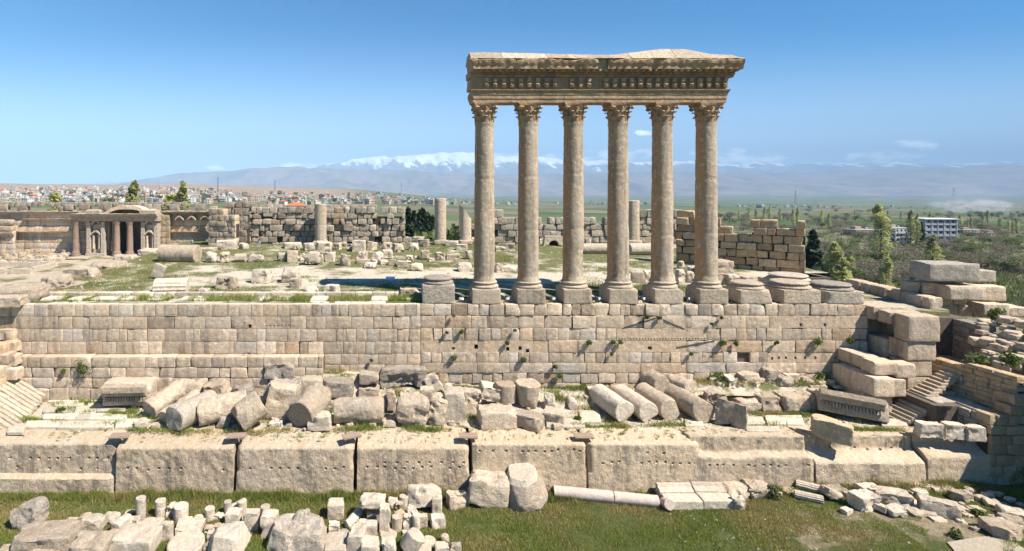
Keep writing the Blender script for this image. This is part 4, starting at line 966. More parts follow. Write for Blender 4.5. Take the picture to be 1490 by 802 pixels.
# framed niches (aediculae)
for (ua, ub) in ((127, 153), (206, 230)):
    fr = MB(); y = EY + .2
    fr.box(X(ua), X(ua + 5.2), y - .5, y + .9, EZ, Z(323)); fr.box(X(ub - 5.2), X(ub), y - .5, y + .9, EZ, Z(323)); fr.box(X(ua - 1), X(ub + 1), y - .7, y + .85, EZ - .2, EZ + .5)
    o = epart('niche_frame', fr, M['pale'], smooth_=False)
    um = (ua + ub) / 2
    g_ = MB(); g_.box(X(um - 6.8), X(um + 6.8), y + .25, y + .95, Z(339.6), Z(327)); g_.box(X(um - 6.8), X(um - 3.2), y + .2, y + .92, EZ + .55, Z(341.6)); g_.box(X(um + 3.2), X(um + 6.8), y + .2, y + .92, EZ + .55, Z(341.6)); g_.box(X(um - 3.25), X(um + 3.25), y + .22, y + .9, EZ + .55, Z(363)); g_.box(X(um - 3.3), X(um + 3.3), y + .9, y + 1.3, Z(364), Z(340))
    epart('niche_panel', g_, M['podium'], smooth_=False)
    for (va, hw) in ((326.5, 6.6), (341.8, 6.4)):
        p_ = MB(); Vv = []; nn = 9
        for k_ in range(nn + 1):
            q = k_ / nn; x = X(um - hw) + (X(um + hw) - X(um - hw)) * q; z = Z(va) + .75 * math.sin(q * math.pi)
            for yy, dz in ((y - .55, 0), (y - .55, .32), (y + .9, .32), (y + .9, 0)): Vv.append((x, yy, z + dz - .1))
        p_.add(Vv, [(k_ * 4 + j, (k_ + 1) * 4 + j, (k_ + 1) * 4 + (j + 1) % 4, k_ * 4 + (j + 1) % 4) for k_ in range(nn) for j in range(4)] + [(0, 1, 2, 3), (nn * 4 + 3, nn * 4 + 2, nn * 4 + 1, nn * 4)])
        epart('niche_hood', p_, M['pale'])
    c_ = MB(); 
    for uu in (um - 4.2, um + 4.2): lathe(c_, [(.26, Z(362)), (.22, Z(360)), (.2, Z(346)), (.3, Z(343))], 10, X(uu), y - .1)
    epart('niche_colonnettes', c_, M['pale'])
mb = MB(); P, Fa = rock(1.0, 1.0, 6.2, 55, .2, .08, 3); P += np.array([X(159), EY + 2.2, EZ + 3]); mb.add(P, Fa); P, Fa = rock(1.8, 1.4, 3.0, 56, .3, .1, 4); P += np.array([X(160), EY + 2.2, EZ]); mb.add(P, Fa); epart('recess_pier', mb, M['warm'])
# hooded shells on the right recess
for u in (257, 275, 294):
    mb = MB(); Vv = []
    for k_ in range(8):
        q = k_ / 7; x = X(u - 6) + (X(u + 6) - X(u - 6)) * q; z = Z(321.5) + .7 * math.sin(q * math.pi)
        for yy, dz in ((EY + 1.2, 0), (EY + 1.2, .3), (EY + 2.25, .3), (EY + 2.25, 0)): Vv.append((x, yy, z + dz))
    mb.add(Vv, [(k_ * 4 + j, (k_ + 1) * 4 + j, (k_ + 1) * 4 + (j + 1) % 4, k_ * 4 + (j + 1) % 4) for k_ in range(7) for j in range(4)] + [(0, 1, 2, 3), (31, 30, 29, 28)]); epart('shell_hood', mb, M['podium'])
# side pilaster block of the right recess
mb = ashlar(X(232), X(243), EZ, Z(313), EY + .9, 985, wr=(.7, 1.0)); epart('side_pier', mb, M['warm'])
# crenellated rampart behind and above
b5 = run((X(-70, EY + 6), EY + 6), (X(312, EY + 6), EY + 6), Z(313, EY + 6), lambda s: Z(300, EY + 6), 1.2, (1.1, 1.4), (1.2, 2.4), 31, rough=.08, proud=.3, chops=2, ragged=.1, gap=.08)
us = [-60 + 8.4 * i for i in range(42)]
mm = merlons(0, 0, EY + 6, Z(300.5, EY + 6), [u for u in us if u % 5 != 1], 1.0, 1.0, 3300)
wall('court_rampart', [('rough_block_face', b5, [M['fort'], M['dark']]), ('battlements', mm, M['fort'])], (X(120, EY + 6), EY + 6, Z(313, EY + 6)), 'dark crenellated rampart rising behind the carved court front')
# basin rim in the court
mb = MB()
for (ua, va, ub, vb) in [(-40, 387, 82, 386), (82, 386, 46, 395), (46, 397, 15, 397), (8, 397, -30, 397)]:
    a_, b_ = at(ua, va, EZ + .2), at(ub, vb, EZ + .2); L = (b_ - a_).length; d = (b_ - a_) / L; n_ = Vector((-d.y, d.x, 0)) * .35
    q = [a_ - n_, b_ - n_, b_ + n_, a_ + n_]; mb.add([(p.x, p.y, EZ - .1) for p in q] + [(p.x, p.y, EZ + .85) for p in q], [(4, 5, 6, 7), (0, 1, 5, 4), (1, 2, 6, 5), (2, 3, 7, 6), (3, 0, 4, 7)])
tag(mb.build('stone_basin', M['pale'], smooth_=False), 'low white rim of a rectangular stone basin in the left court', 'basin')
# ================================================================== STEPS AND LEFT RETURN
lw = MB(); rg = random.Random(8)
def stepwall(mb, xface, ys, z0, z1, wr, ch, seed, rough=.05, facing=1):
    """masonry plane x = xface between ys, facing +x (1) or -x (-1)"""
    L = ys[1] - ys[0]; a = run((0, 0), (L, 0), z0, lambda s: z1(s) if callable(z1) else z1, 1.0, ch, wr, seed, rough=rough, proud=.12, chops=1, ragged=.0, gap=.04, tintv=.14)
    if facing == -1: M4 = Matrix.Translation((xface, ys[1], 0)) @ Matrix.Rotation(-math.pi / 2, 4, 'Z')
    else: M4 = Matrix.Translation((xface, ys[0], 0)) @ Matrix.Rotation(math.pi / 2, 4, 'Z')
    a.xform(M4); mb.v, o = mb.v, len(mb.v); mb.v += a.v; mb.f += [tuple(i + o for i in f) for f in a.f]; mb.m += a.m; mb.t += a.t; mb.w += a.w
stepwall(lw, -40.2, (53.5, 57.0), -10.2, lambda s: -5.4 + s * .35, (1.1, 2.0), (1.0, 1.3), 71)
stepwall(lw, -41.0, (54.4, 58), -5.6, lambda s: -4.3 + s * .5, (.9, 1.8), (.9, 1.2), 72)
for s in range(26):
    c_ = s // 6; y = 55.2 + c_ * .75; z = -7.2 + c_ * 1.15; xb = xu(24 - c_ * 1.5, y); wd = rg.uniform(.9, 1.8); x = xb - (s % 6) * 1.35 - wd / 2
    P, Fa = rock(wd, 1.2, 1.12, 1200 + s, .05, .04, 2, k=5, broken=.4); lw.add(P + np.array([x, y + .6, z]), Fa, 0, rg.gauss(0, .1))
wall('left_return_wall', [('block_face', lw, [M['podium'], M['dark']])], (-40.2, 55, -10.2), 'bright stepped block wall at the far left, above the worn flight of steps')
st = tag(empty('stone_steps', (-38, 53, -10.15)), 'broad worn flight of pale steps at the far left of the ledge', 'steps')
mb = MB(); p0 = at(62, 590, -10.1); p1 = at(22, 622, -10.1)
for k_ in range(11):
    q = k_ / 10; a_ = p0.lerp(p1, q); P, Fa = rock(9.5, .44, .5, 1300 + k_, .10, .04, 1, k=3, kx=18, broken=.3)
    P[:, 0] -= 4.75; P[:, 2] += -P[:, 0] * .62 - .75 + .13 * (10 - k_)
    P += np.array([a_.x, a_.y + .2, -10.15]); mb.add(P, Fa, 0, random.uniform(-.08, .08))
part(mb, 'treads', M['stone'], st)
mb = MB(); mb.add([(p0.x - .3, p0.y + .3, -10.6), (p1.x - .3, p1.y - .2, -10.6), (p1.x - 10, p1.y - .2, -10.6), (p0.x - 10, p0.y + .3, -10.6), (p0.x - 10, p0.y + .3, -4.7), (p1.x - 10, p1.y - .2, -4.7)], [(0, 1, 5, 4), (1, 2, 5), (0, 4, 3), (2, 3, 4, 5), (0, 3, 2, 1)])
part(mb, 'ramp_core', M['warm'], st, smooth_=False)
# ================================================================== RIGHT END: vault, tiers, walls and stairs
def blk(mb, x0, x1, y0, y1, z0, z1, seed, rough=.03, bev=.06, chops=2, k=7, tint=0, warm=0):
    P, Fa = rock(x1 - x0, y1 - y0, z1 - z0, seed, bev, rough, chops, (.88, 1.0), k); P += np.array([(x0 + x1) / 2, (y0 + y1) / 2, z0]); mb.add(P, Fa, 0, tint, warm)
va = tag(empty('vault_stub', (52, 56, -10)), 'broken vault with a dark hollow under one huge end block, beside the stairs', 'vault')
mb = MB(); blk(mb, 51.2, 54.4, 54.0, 55.7, -2.95, -.35, 1, .03, .08); part(mb, 'end_block', M['podium'], va)
mb = MB(); blk(mb, 50.9, 54.2, 55.75, 57.2, -1.6, -.35, 2); blk(mb, 50.5, 54.2, 57.25, 60.5, -1.5, -.15, 3); part(mb, 'lintel_blocks', M['podium'], va)
mb = MB(); blk(mb, 51.3, 54.2, 54.2, 56.4, -4.9, -3.0, 5); blk(mb, 51.0, 54.2, 56.45, 59.5, -5.2, -3.3, 6); blk(mb, 51.4, 53.9, 54.3, 56.4, -6.5, -4.95, 7); blk(mb, 50.6, 54, 56.45, 59.5, -10.4, -5.25, 8); blk(mb, 51.4, 53.9, 54.35, 56.4, -10.4, -6.55, 18); part(mb, 'pier_blocks', M['podium'], va)
mb = MB(); blk(mb, 53.2, 54.1, 55.75, 59.5, -3.3, -1.6, 9); part(mb, 'hollow_back', M['warm'], va)
t1 = MB(); blk(t1, 46.9, 49.2, 53.0, 54.6, -5.9, -4.65, 10, tint=.03); blk(t1, 47.3, 49.0, 54.65, 58.0, -5.9, -4.65, 11); blk(t1, 49.2, 51.1, 53.1, 54.6, -6.2, -4.9, 12); blk(t1, 47.6, 51.2, 54.65, 58.2, -8.5, -5.95, 19)
wall('upper_tier', [('tier_blocks', t1, M['podium'])], (48, 55, -5.6), 'upper of two long stepped block tiers under the vault', 'block tier', 'stepped block tiers')
t2 = MB(); blk(t2, 46.2, 48.3, 52.3, 54.2, -7.8, -6.0, 13, tint=.05); blk(t2, 46.4, 48.1, 54.25, 57.6, -8.1, -6.1, 14); blk(t2, 48.3, 49.9, 52.9, 54.3, -8.0, -6.3, 15); blk(t2, 46.6, 49.0, 53.4, 57.5, -10.4, -7.9, 16, rough=.05)
wall('lower_tier', [('tier_blocks', t2, M['podium'])], (47, 54, -7.6), 'lower of two long stepped block tiers, beside the lit flight of stairs', 'block tier', 'stepped block tiers')
# stairs
sA = MB()
for k_ in range(9):
    x = 48.35 + k_ * .34; blk(sA, x, x + .70, 51.5 - .05 * k_, 53.9, -10.3 + .265 * k_, -9.92 + .265 * k_, 90 + k_, .02, .06, 1, 3, random.uniform(-.06, .06))
sA.box(49.4, 51.2, 51.6, 53.8, -10.6, -10.0); sA.box(50.3, 51.4, 51.5, 53.8, -10.6, -8.9)
wall('lit_stairs', [('treads', sA, M['pale'])], (50, 52, -10.3), 'sunlit lower flight of nine stone stairs at the right end of the ledge', 'stairs', 'stone stairs at the right end')
sB = MB()
for k_ in range(8):
    x = 51.2 + k_ * .42; blk(sB, x, x + .85, 52.2 + .06 * k_, 53.98, -8.0 + .26 * k_, -7.55 + .26 * k_, 110 + k_, .02, .1, 1, 3)
sB.box(52.0, 54.5, 52.7, 53.9, -10.6, -7.4)
wall('shaded_stairs', [('treads', sB, M['podium'])], (52, 53, -7.9), 'shaded upper flight of stone stairs beside the small block wall', 'stairs', 'stone stairs at the right end')
# landing and low retaining wall
ld = MB(); blk(ld, 51.0, 55.2, 51.2, 54.2, -10.9, -7.75, 120, .02, .02, 1, 6); blk(ld, 53.0, 54.5, 48.7, 51.2, -14.9, -7.78, 122, .02, .02, 1, 6)
ld2 = MB(); a_ = run((52.2, 51.2), (53.0, 48.0), -10.6, lambda s: -7.7, 1.0, (.55, .75), (.9, 1.7), 121, rough=.05, proud=.1, ragged=0, gap=.04)
ld2 = a_
wall('stair_landing', [('flat_core', ld, M['ruin']), ('retaining_face', ld2, [M['ruin'], M['dark']])], (53, 48, -10), 'flat grey landing with a low retaining wall at the right edge', 'landing')
# small block wall right of the stairs
w1 = run((54.6, 55.2), (55.4, 48.2), -8.4, lambda s: -4.75 + .06 * s, 1.1, (.42, .5), (.7, 1.5), 131, rough=.03, proud=.05, chops=1, ragged=0, gap=.035, k=1, tintv=.14)
wall('small_block_wall', [('small_block_face', w1, [M['warm'], M['dark']])], (55, 52, -8.4), 'neat wall of small ochre blocks, right of the stairs')
# upper curved wall running off behind
w2 = run((60.8, 63.5), (59.4, 51.5), -6.2, lambda s: -.95 - .11 * s, 1.4, (.5, .62), (.7, 1.7), 141, rough=.04, proud=.08, chops=1, ragged=.08, gap=.04, k=1)
wall('upper_small_block_wall', [('small_block_face', w2, [M['ruin'], M['dark']])], (60, 58, -6.2), 'upper wall of small blocks running back from the rubble slope to the vault')
mb = MB(); mb.add([(51.5, 58.6, -.3), (62.5, 50, -6.4), (62.5, 66, -1.3), (51.5, 66, -.3), (56.5, 54.5, -5.2), (55.5, 50, -5.0), (59.3, 50.0, -4.0)], [(0, 4, 2, 3), (4, 6, 2), (4, 5, 6), (6, 1, 2)]); 
sheet('right_end_ground', np.arange(50.6, 61.3, .6), np.arange(48.6, 75, .6), lambda x, y: -1.1 if y > 58.9 else -5.6 - (.6 if y < 50 else 0), M['court'], noise_amp=.2, seed=12, hole=lambda x, y: (x < 55.4 and y < 58.6) or (y > 62 and x < 51 + (y - 62) * .55))
# rubble slope
rg = random.Random(17); rs_ = MB()
for k_ in range(90):
    u, v = rg.uniform(1412, 1500), 0; y = rg.uniform(48.4, 56.5); x = rg.uniform(57.2, 62.5)
    if CX + F * x / y < 1428: continue
    z = -5.4 + max(0, (y - 49)) * .16 + max(0, x - 56) * .55 + rg.uniform(-.3, .3)
    s = rg.uniform(.5, 1.3); P, Fa = rock(s * 1.3, s, s * .65, 5000 + k_, .2, .1, 4, k=3); a = rg.uniform(0, 6.3); c_, s_ = math.cos(a), math.sin(a); P[:, :2] = P[:, :2] @ np.array([[c_, s_], [-s_, c_]]); rs_.add(P + np.array([x, y, z - .2]), Fa, 0, rg.gauss(0, .08))
rs_.add([(58.0, 47.8, -9), (62.2, 47.8, -9), (62.2, 55, -9), (59.6, 55, -9), (58.0, 47.8, -5.3), (62.2, 47.8, -2.8), (62.2, 55, -1.8), (59.6, 55, -3.6)], [(4, 5, 6, 7), (0, 1, 5, 4), (1, 2, 6, 5), (2, 3, 7, 6), (3, 0, 4, 7)], 1)
wall('rubble_slope', [('loose_masonry', rs_, [M['podium'], M['podium']])], (58, 52, -9), 'crumbling slope of loose masonry at the right edge above the small block wall', 'rubble')
w3 = run((52.7, 47.9), (58.6, 47.9), -14.9, lambda s: -7.6 if s < 1.9 else -5.6, 1.4, (.8, 1.0), (.9, 1.8), 151, rough=.05, ragged=.1, tintv=.12, proud=.15); 
w3b = run((57.5, 47.0), (57.9, 30), -14.5, lambda s: -1.4, 1.8, (1.1, 1.4), (1.2, 2.4), 152, rough=.05, ragged=.3)
wall('right_edge_wall', [('front_face', w3, [M['warm'], M['dark']]), ('side_face', w3b, [M['warm'], M['dark']])], (57, 46, -14.5), 'tall brown wall standing in shade at the right edge')
# low parapet of large blocks running towards the viewer
pb = run((61.0, 73.5), (59.8, 60.6), -1.5, lambda s: .55 + .04 * s, 1.6, (1.6, 1.8), (1.6, 3.2), 161, rough=.05, proud=.2, bev=.12, ragged=.2, k=4, tintv=.1)
wall('low_parapet', [('large_blocks', pb, [M['podium'], M['dark']])], (60.4, 67, -1.5), 'low parapet of large pale blocks running towards the block pile at right')
# pile of big blocks (ruined corner)
base = run((xu(1338, 62.5), 64.0), (xu(1475, 61), 61.0), -2.4, lambda s: zv(417, 62) if s < 5.2 else zv(437, 62), 2.0, (1.1, 1.4), (1.0, 1.9), 171, rough=.05, chops=2, ragged=.2, proud=.25)
wall('pile_base_wall', [('block_face', base, [M['podium'], M['dark']])], (64, 62.5, -2.4), 'short block wall under the stacked big blocks at right')
pil = [(1360, 1425, 379, 410, 61.5, 3.0, 'largest tilted topmost block of the pile at right', M['ruin']), (1424, 1450, 390, 410, 63.0, 2.2, 'pale hollowed block standing right of the topmost pile block', M['pale']),
       (1388, 1435, 411, 437, 60.8, 2.6, 'long tan block in the middle of the pile at right', M['podium']), (1431, 1465, 411, 438, 61.8, 2.6, 'square tan block at the right of the middle row of the pile', M['podium']),
       (1436, 1469, 437, 459, 60.6, 2.2, 'lower projecting block of the pile beside green weeds', M['podium']), (1471, 1497, 441, 461, 61.5, 2.4, 'block lying apart at the right edge beyond the pile', M['podium'])]
for s, (u0, u1, v0, v1, y, d, lab, mt) in enumerate(pil):
    xa, xb = xu(u0, y), xu(u1, y); z0 = zv(v1, y); h = (zv(v0, y) - z0) - d * (v0 + 8 - HY) / F; P, Fa = rock(xb - xa, d, max(.9, h), 1800 + s, .06, .045, 3, (.86, 1.0), k=7)
    mb = MB(); mb.add(P, Fa); tag(mb.build('stone_block', mt, loc=((xa + xb) / 2, y + d / 2, z0), rz=-.12), lab, 'block', 'stacked big blocks at the right end')
# ================================================================== LOOSE STONES
KD = {'block': ('stone_block', 'block', dict(bev=.035, rough=.045, chops=5, chopd=(.78, .98), k=8, broken=.55)),
      'slab': ('stone_slab', 'slab', dict(bev=.05, rough=.05, chops=4, chopd=(.80, 1.0), k=8, broken=.5)),
      'frag': ('stone_fragment', 'fragment', dict(bev=.05, rough=.10, chops=10, chopd=(.58, .92), k=9, broken=.9)),
      'boulder': ('boulder', 'boulder', dict(bev=.30, rough=.12, chops=9, chopd=(.64, .98), k=9, broken=.6)),
      'stub': ('column_stub', 'column stub', {}), 'drum': ('column_drum', 'column drum', {}), 'log': ('column_drum', 'column drum', {}),
      'fluted': ('fluted_drum', 'fluted drum', {}), 'disc': ('round_slab', 'round slab', {})}
sid = [0]; STONES = []
def rotm(P, rx=0, ry=0, rz=0):
    E = np.array(Euler((rx, ry, rz)).to_matrix()); return P @ E.T
def S(u0, u1, vt, vb, kind, lab, grp, gz, mat='stone', yaw=0.0, dr=.8, tilt=0.0, roll=0.0, z=None, big=False, sink=.06, minh=.35, **kw):
    sid[0] += 1; sd = 3000 + sid[0] * 13
    p = atg((u0 + u1) / 2, vb, gz) if z is None else at((u0 + u1) / 2, vb, z)
    s = F / p.y; wd = (u1 - u0) / s; t = (vb - HY) / F; hh = (vb - vt) / s
    name, cat, o = KD[kind]; o = dict(o); o.update(kw)
    if big: o['k'] = o.get('k', 5) + 4
    c_ = abs(math.cos(yaw)); s_ = abs(math.sin(yaw))
    if kind in ('block', 'slab', 'frag', 'boulder'):
        d = wd * dr; W_ = wd
        if yaw: f = 1 / (c_ + dr * s_); W_ = wd * f; d = W_ * dr
        h = max(minh * hh, hh - (W_ * s_ + d * c_) * t * .85)
        P, Fa = rock(W_, d, h * 1.05, sd, **o)
    elif kind == 'stub':
        d = wd; P, Fa = drum(wd / 2, max(.4 * hh, hh - wd * t * .8), sd, 20, 5, .05, 2, (.85, 1.0))
    elif kind in ('drum', 'disc'):
        d = wd; P, Fa = drum(wd / 2, max(.25 * hh, hh - wd * t * .85), sd, 32, 6, o.get('rough', .05), o.get('chops', 3), (.82, 1.0))
        if o.get('flare'): P[:, :2] *= (1 - o['flare'] * (1 - P[:, 2:3] / P[:, 2].max()))
    else:                                          # lying cylinder: axis along x before yaw
        D = o.get('D') or hh / (1 + .25 * t); L = o.get('L') or wd; d = D
        P, Fa = drum(D / 2, L, sd, 32, 8, o.get('rough', .035), o.get('chops', 1), (.88, 1.0), 14 if kind == 'fluted' else 0)
        P[:, 2] -= L / 2; P = rotm(P, 0, math.pi / 2, 0)
    if tilt or roll: P = rotm(P, tilt, roll, 0)
    P[:, 2] -= P[:, 2].min() + sink * np.ptp(P[:, 2])
    if yaw: P = rotm(P, 0, 0, yaw)
    back = -P[:, 1].min() if kind in ('log', 'fluted') else np.ptp(P[:, 1]) / 2
    mb = MB(); mb.add(P, Fa); ob = mb.build(name, M[mat], loc=(p.x * (1 + back / p.y), p.y + back, p.z)); tag(ob, lab, cat, grp)
    STONES.append(ob); return ob
# ------------------------------------------------------------------ the lower ledge
G = 'fallen blocks and drums on the lower ledge'
def Lg(*a, **k): return S(*a[:6], G, fz, **k)
# carved cornice on props, left
def cornice(loc, wd, dp, ht, rz, lab, mat, seed, grp, tilt=0, roll=0):
    r_ = tag(empty('carved_cornice', loc, rz), lab, 'carved block', grp)
    P, Fa = rock(wd, dp * .82, ht, seed, .07, .05, 4, (.8, 1.0), k=8); P[:, 1] += dp * .10
    P = rotm(P, tilt, roll); mb = MB(); mb.add(P, Fa); mb.build('block_body', mat, r_)
    mb = MB(); extrude(mb, [(-dp * .30, ht * .97), (-dp * .62, ht * .97), (-dp * .62, ht * .72), (-dp * .50, ht * .68), (-dp * .46, ht * .52), (-dp * .38, ht * .45), (-dp * .30, ht * .45)], -wd * .48, wd * .44, .2, .035, seed)
    mb.v = [tuple(q) for q in rotm(np.array(mb.v), tilt, roll)]; mb.build('moulding', M['stone'], r_, sharp=28)
    x = -wd * .44
    while x < wd * .40:
        mb = MB(); mb.box(x, x + .15, -dp * .37 - .16, -dp * .37 + .1, ht * .24, ht * .43, 0, random.uniform(-.1, .1)); x += .26
        mb.v = [tuple(q) for q in rotm(np.array(mb.v), tilt, roll)]; mb.build('dentil', mat, r_, smooth_=False)
    return r_
c0 = cornice((xu(187, 55.6), 55.8, -9.75), 4.7, 2.6, 2.25, .05, 'dark undercut carved cornice resting on short props, left of the fallen drums', M['stone'], 2101, G)
for u in (178, 184): S(u - 2.5, u + 3, 582, 594, 'stub', 'short stone prop under the dark carved cornice', 'props under the carved cornice', fz, 'warm')
S(188, 193, 583, 593, 'stub', 'short stone prop under the dark carved cornice', 'props under the carved cornice', fz, 'warm')
for a in STONES[-3:]: a.name = 'stone_prop'; a['category'] = 'prop'
def Dr(u, v, L, D, yaw, lab, mat='stone', z=None, tilt=0.0, rough=.035, chops=2, grp=G, gz=fz, kind='log', sink=.04):
    """lying drum whose near end touches the ground at pixel (u, v); yaw is the compass of its axis, 90 = straight away"""
    p = atg(u, v, gz) if z is None else at(u, v, z); sid[0] += 1
    P, Fa = drum(D / 2, L, 3000 + sid[0] * 13, 52, 24, rough * 1.8, chops + 3, (.80, 1.0), 16 if kind == 'fluted' else 0)
    if kind != 'fluted':
        q = P / D; m1 = np.clip((fbm(q * 1.3 + sid[0] * 3.7, sid[0], 3) - .03) * 4, 0, .8); m1 = np.round(m1 * 4) / 4 * .6 + m1 * .4; bk = min(1.0, rough * 12)
        P[:, :2] *= (1 - m1 * .30 * bk)[:, None]; P += vdisp(P, 2.6, sid[0], 3) * (.05 + m1[:, None] * .16) * D * bk
    P = rotm(P, 0, math.pi / 2 - tilt, 0); P = rotm(P, 0, 0, yaw); P[:, 2] -= P[:, 2].min() + sink * D
    mb = MB(); mb.add(P, Fa); o = mb.build(KD[kind][0], M[mat], loc=tuple(p)); tag(o, lab, KD[kind][1], grp); STONES.append(o); return o
Lg(227, 251, 548, 586, 'frag', 'small upright rough fragment between the dark carved cornice and the big pale boulder')
Lg(253, 305, 545, 592, 'boulder', 'big pale rounded boulder at the back of the left drum heap', big=True, mat='stone')
Dr(216, 609, 4.2, 2.0, R(62), 'rough leaning drum with a shaded left flank, nearest the dark carved cornice', tilt=.25, rough=.07, chops=5, mat='stone')
Dr(238, 619, 4.3, 1.7, R(66), 'narrow broken drum wedged left of the dark ended drum', tilt=.12, rough=.08, chops=5)
Dr(252, 629, 4.6, 2.5, R(62), 'fallen drum with a dark grey and rust broken end facing the viewer', 'grey', chops=4)
Dr(288, 618, 4.6, 2.5, R(20), 'big smooth drum lying diagonally in the middle of the left heap', 'stone', tilt=.12)
Lg(306, 342, 553, 594, 'frag', 'leaning slab behind the big diagonal drum', roll=-.3, big=True)
Lg(334, 369, 555, 597, 'boulder', 'grey round topped stone behind the tilted half drum', mat='grey', big=True)
Dr(345, 627, 2.6, 2.6, R(30), 'tilted half drum with a dark hole in its right side', 'stone', tilt=.5, chops=3)
Lg(316, 333, 606, 624, 'frag', 'small grey stump of stone in front of the big diagonal drum', mat='grey', roll=.2)
Lg(194, 219, 608, 627, 'frag', 'small pale rubble stone in the shadow of the leaning drum', mat='pale')
Lg(385, 425, 558, 612, 'block', 'tall smooth leaning block left of the rough end on drum', roll=.18, big=True, dr=.6)
Dr(436, 623, 4.0, 2.9, R(66), 'huge rough drum pointing end on at the viewer, in the centre left heap', 'stone', tilt=.22, rough=.06, chops=5)
Lg(449, 486, 596, 628, 'block', 'pale squared block standing in front beside the rough end on drum', mat='pale', roll=-.06, yaw=-.15)
Lg(366, 390, 576, 607, 'block', 'small shaded block between the half drum and the leaning block', mat='grey')
Lg(393, 440, 546, 594, 'block', 'long grey block behind the leaning block', mat='grey', z=-9.4, big=True)
Lg(440, 469, 546, 585, 'block', 'square topped block behind the rough end on drum', z=-9.2, big=True)
Lg(470, 515, 549, 580, 'block', 'wide pitted grey block right of the square topped block', z=-9.0, mat='grey', big=True, dr=.6)
Lg(386, 430, 523, 552, 'block', 'big shaded grey block sitting high against the wall foot', z=-7.6, mat='grey', big=True, dr=.55)
Lg(428, 494, 535, 549, 'slab', 'long thin pale slab lying behind the grey blocks', z=-7.8, mat='pale', dr=.25)
Lg(445, 467, 524, 538, 'frag', 'small broken block on the long thin pale slab', z=-7.0)
Lg(492, 526, 535, 556, 'boulder', 'rounded slab leaning on the wall behind the wide pitted block', z=-8.2)
Lg(458, 474, 579, 598, 'frag', 'small dark block left of the long sideways drum, left one of two', mat='grey')
Lg(473, 489, 581, 598, 'frag', 'small dark block left of the long sideways drum, right one of two', mat='grey')
Lg(522, 552, 559, 581, 'block', 'lower of two small blocks stacked behind the long sideways drum', z=-9.4, dr=.7)
Lg(523, 552, 539, 560, 'block', 'upper of two small blocks stacked behind the long sideways drum', z=-8.0, dr=.7, roll=.05)
Lg(551, 621, 526, 566, 'frag', 'large grey fallen capital with sockets along its top, against the wall', z=-8.7, mat='grey', big=True, dr=.55, chops=7, chopd=(.75, .95), bev=.1)
Dr(487, 614, 4.75, 2.5, R(0), 'long drum lying sideways across the front of the ledge', 'stone', chops=1)
Lg(574, 623, 564, 624, 'frag', 'large rounded grey capital fragment with small sockets on its face', big=True, bev=.3, mat='stone', dr=.8, chops=5, roll=.1)
Lg(616, 647, 577, 621, 'frag', 'leaning rough chunk between two capital fragments', big=True, roll=.3, dr=.7)
Lg(645, 677, 563, 616, 'block', 'upright carved block with sawtooth lower edge, middle of the ledge', big=True, roll=-.05, mat='pale', dr=.9)
Lg(626, 646, 545, 573, 'block', 'thin slanting shaft fragment standing above the carved block', z=-9.2, roll=-.5, dr=.7, mat='pale')
Lg(647, 658, 557, 570, 'boulder', 'small pale knob of stone on top of the heap in mid ledge', z=-8.9, mat='pale')
Lg(611, 633, 561, 586, 'block', 'plain block half hidden behind the leaning rough chunk', z=-9.4)
Lg(557, 579, 608, 623, 'frag', 'low rubble stone right of the long sideways drum')
Lg(605, 619, 611, 623, 'frag', 'small pale rubble stone under the leaning rough chunk', mat='pale')
Lg(504, 515, 615, 624, 'frag', 'small white chip in front of the long sideways drum', mat='pale')
Lg(563, 576, 566, 597, 'block', 'narrow upright stone left of the large grey capital fragment', z=-9.8, dr=1.0)
Lg(550, 566, 573, 594, 'block', 'two stepped stone behind the long sideways drum end', z=-9.8)
for i, (u, v) in enumerate([(396, 622), (404, 621), (400, 615), (410, 616)]): Lg(u - 5, u + 5, v - 8, v, 'frag', 'small pale rubble stone below the tall leaning block', mat='pale')
Lg(673, 704, 563, 607, 'frag', 'jagged irregular rock right of the sawtooth carved block', big=True, chops=8)
Lg(695, 728, 558, 590, 'block', 'pale wedge topped block behind the wide front block', mat='pale', roll=.2, z=-9.7)
Lg(720, 751, 551, 588, 'drum', 'flat topped drum standing left of the tall upright drum', z=-9.5)
Lg(749, 787, 548, 596, 'drum', 'tall upright drum with a pale flared head, below the wall', z=-9.9, mat='stone', chops=7, rough=.12, flare=.32)
Lg(792, 808, 568, 595, 'frag', 'small pointed upright stone right of the tall upright drum', z=-9.9, dr=.8, mat='pale')
Lg(695, 749, 586, 626, 'block', 'wide front block with a notched carved right end', big=True, dr=.75, yaw=.06)
Lg(749, 794, 595, 630, 'block', 'angular block turned corner on in front of the ledge', big=True, yaw=-.5, dr=.7)
Lg(788, 826, 591, 621, 'block', 'low layered slab end right of the corner on block', yaw=-.35, dr=1.0)
Dr(834, 597, 1.25, .95, R(82), 'short pink granite drum lying alone in the grass of the ledge', 'granite', chops=0, rough=.01)
Lg(855, 871, 562, 577, 'block', 'small square block behind the first parallel drum, left one', z=-9.4, mat='pale')
Lg(864, 881, 568, 584, 'drum', 'small round block behind the first parallel drum, right one', z=-9.6, mat='pale')
Lg(850, 863, 574, 584, 'block', 'tiny block in front of the small square block behind the drums', z=-9.7)
GD = 'parallel column drums on the ledge'
for (u, v, L, D, yw, lab, mt) in [(910, 616, 4.9, 2.15, 100, 'first of four parallel drums, with a bright round end and weathered flank', 'pale'), (944, 615, 5.3, 2.05, 99, 'second of four parallel drums, with a bright chipped end', 'pale'),
                              (976, 612, 4.6, 2.15, 98, 'third of four parallel drums, with a striped grey end', 'stone'), (1026, 616, 5.2, 2.15, 99, 'fourth of four parallel drums, with a cut recess in its end', 'stone')]:
    Dr(u, v, L, D, R(yw), lab, mt, chops=1, grp=GD, rough=.02)
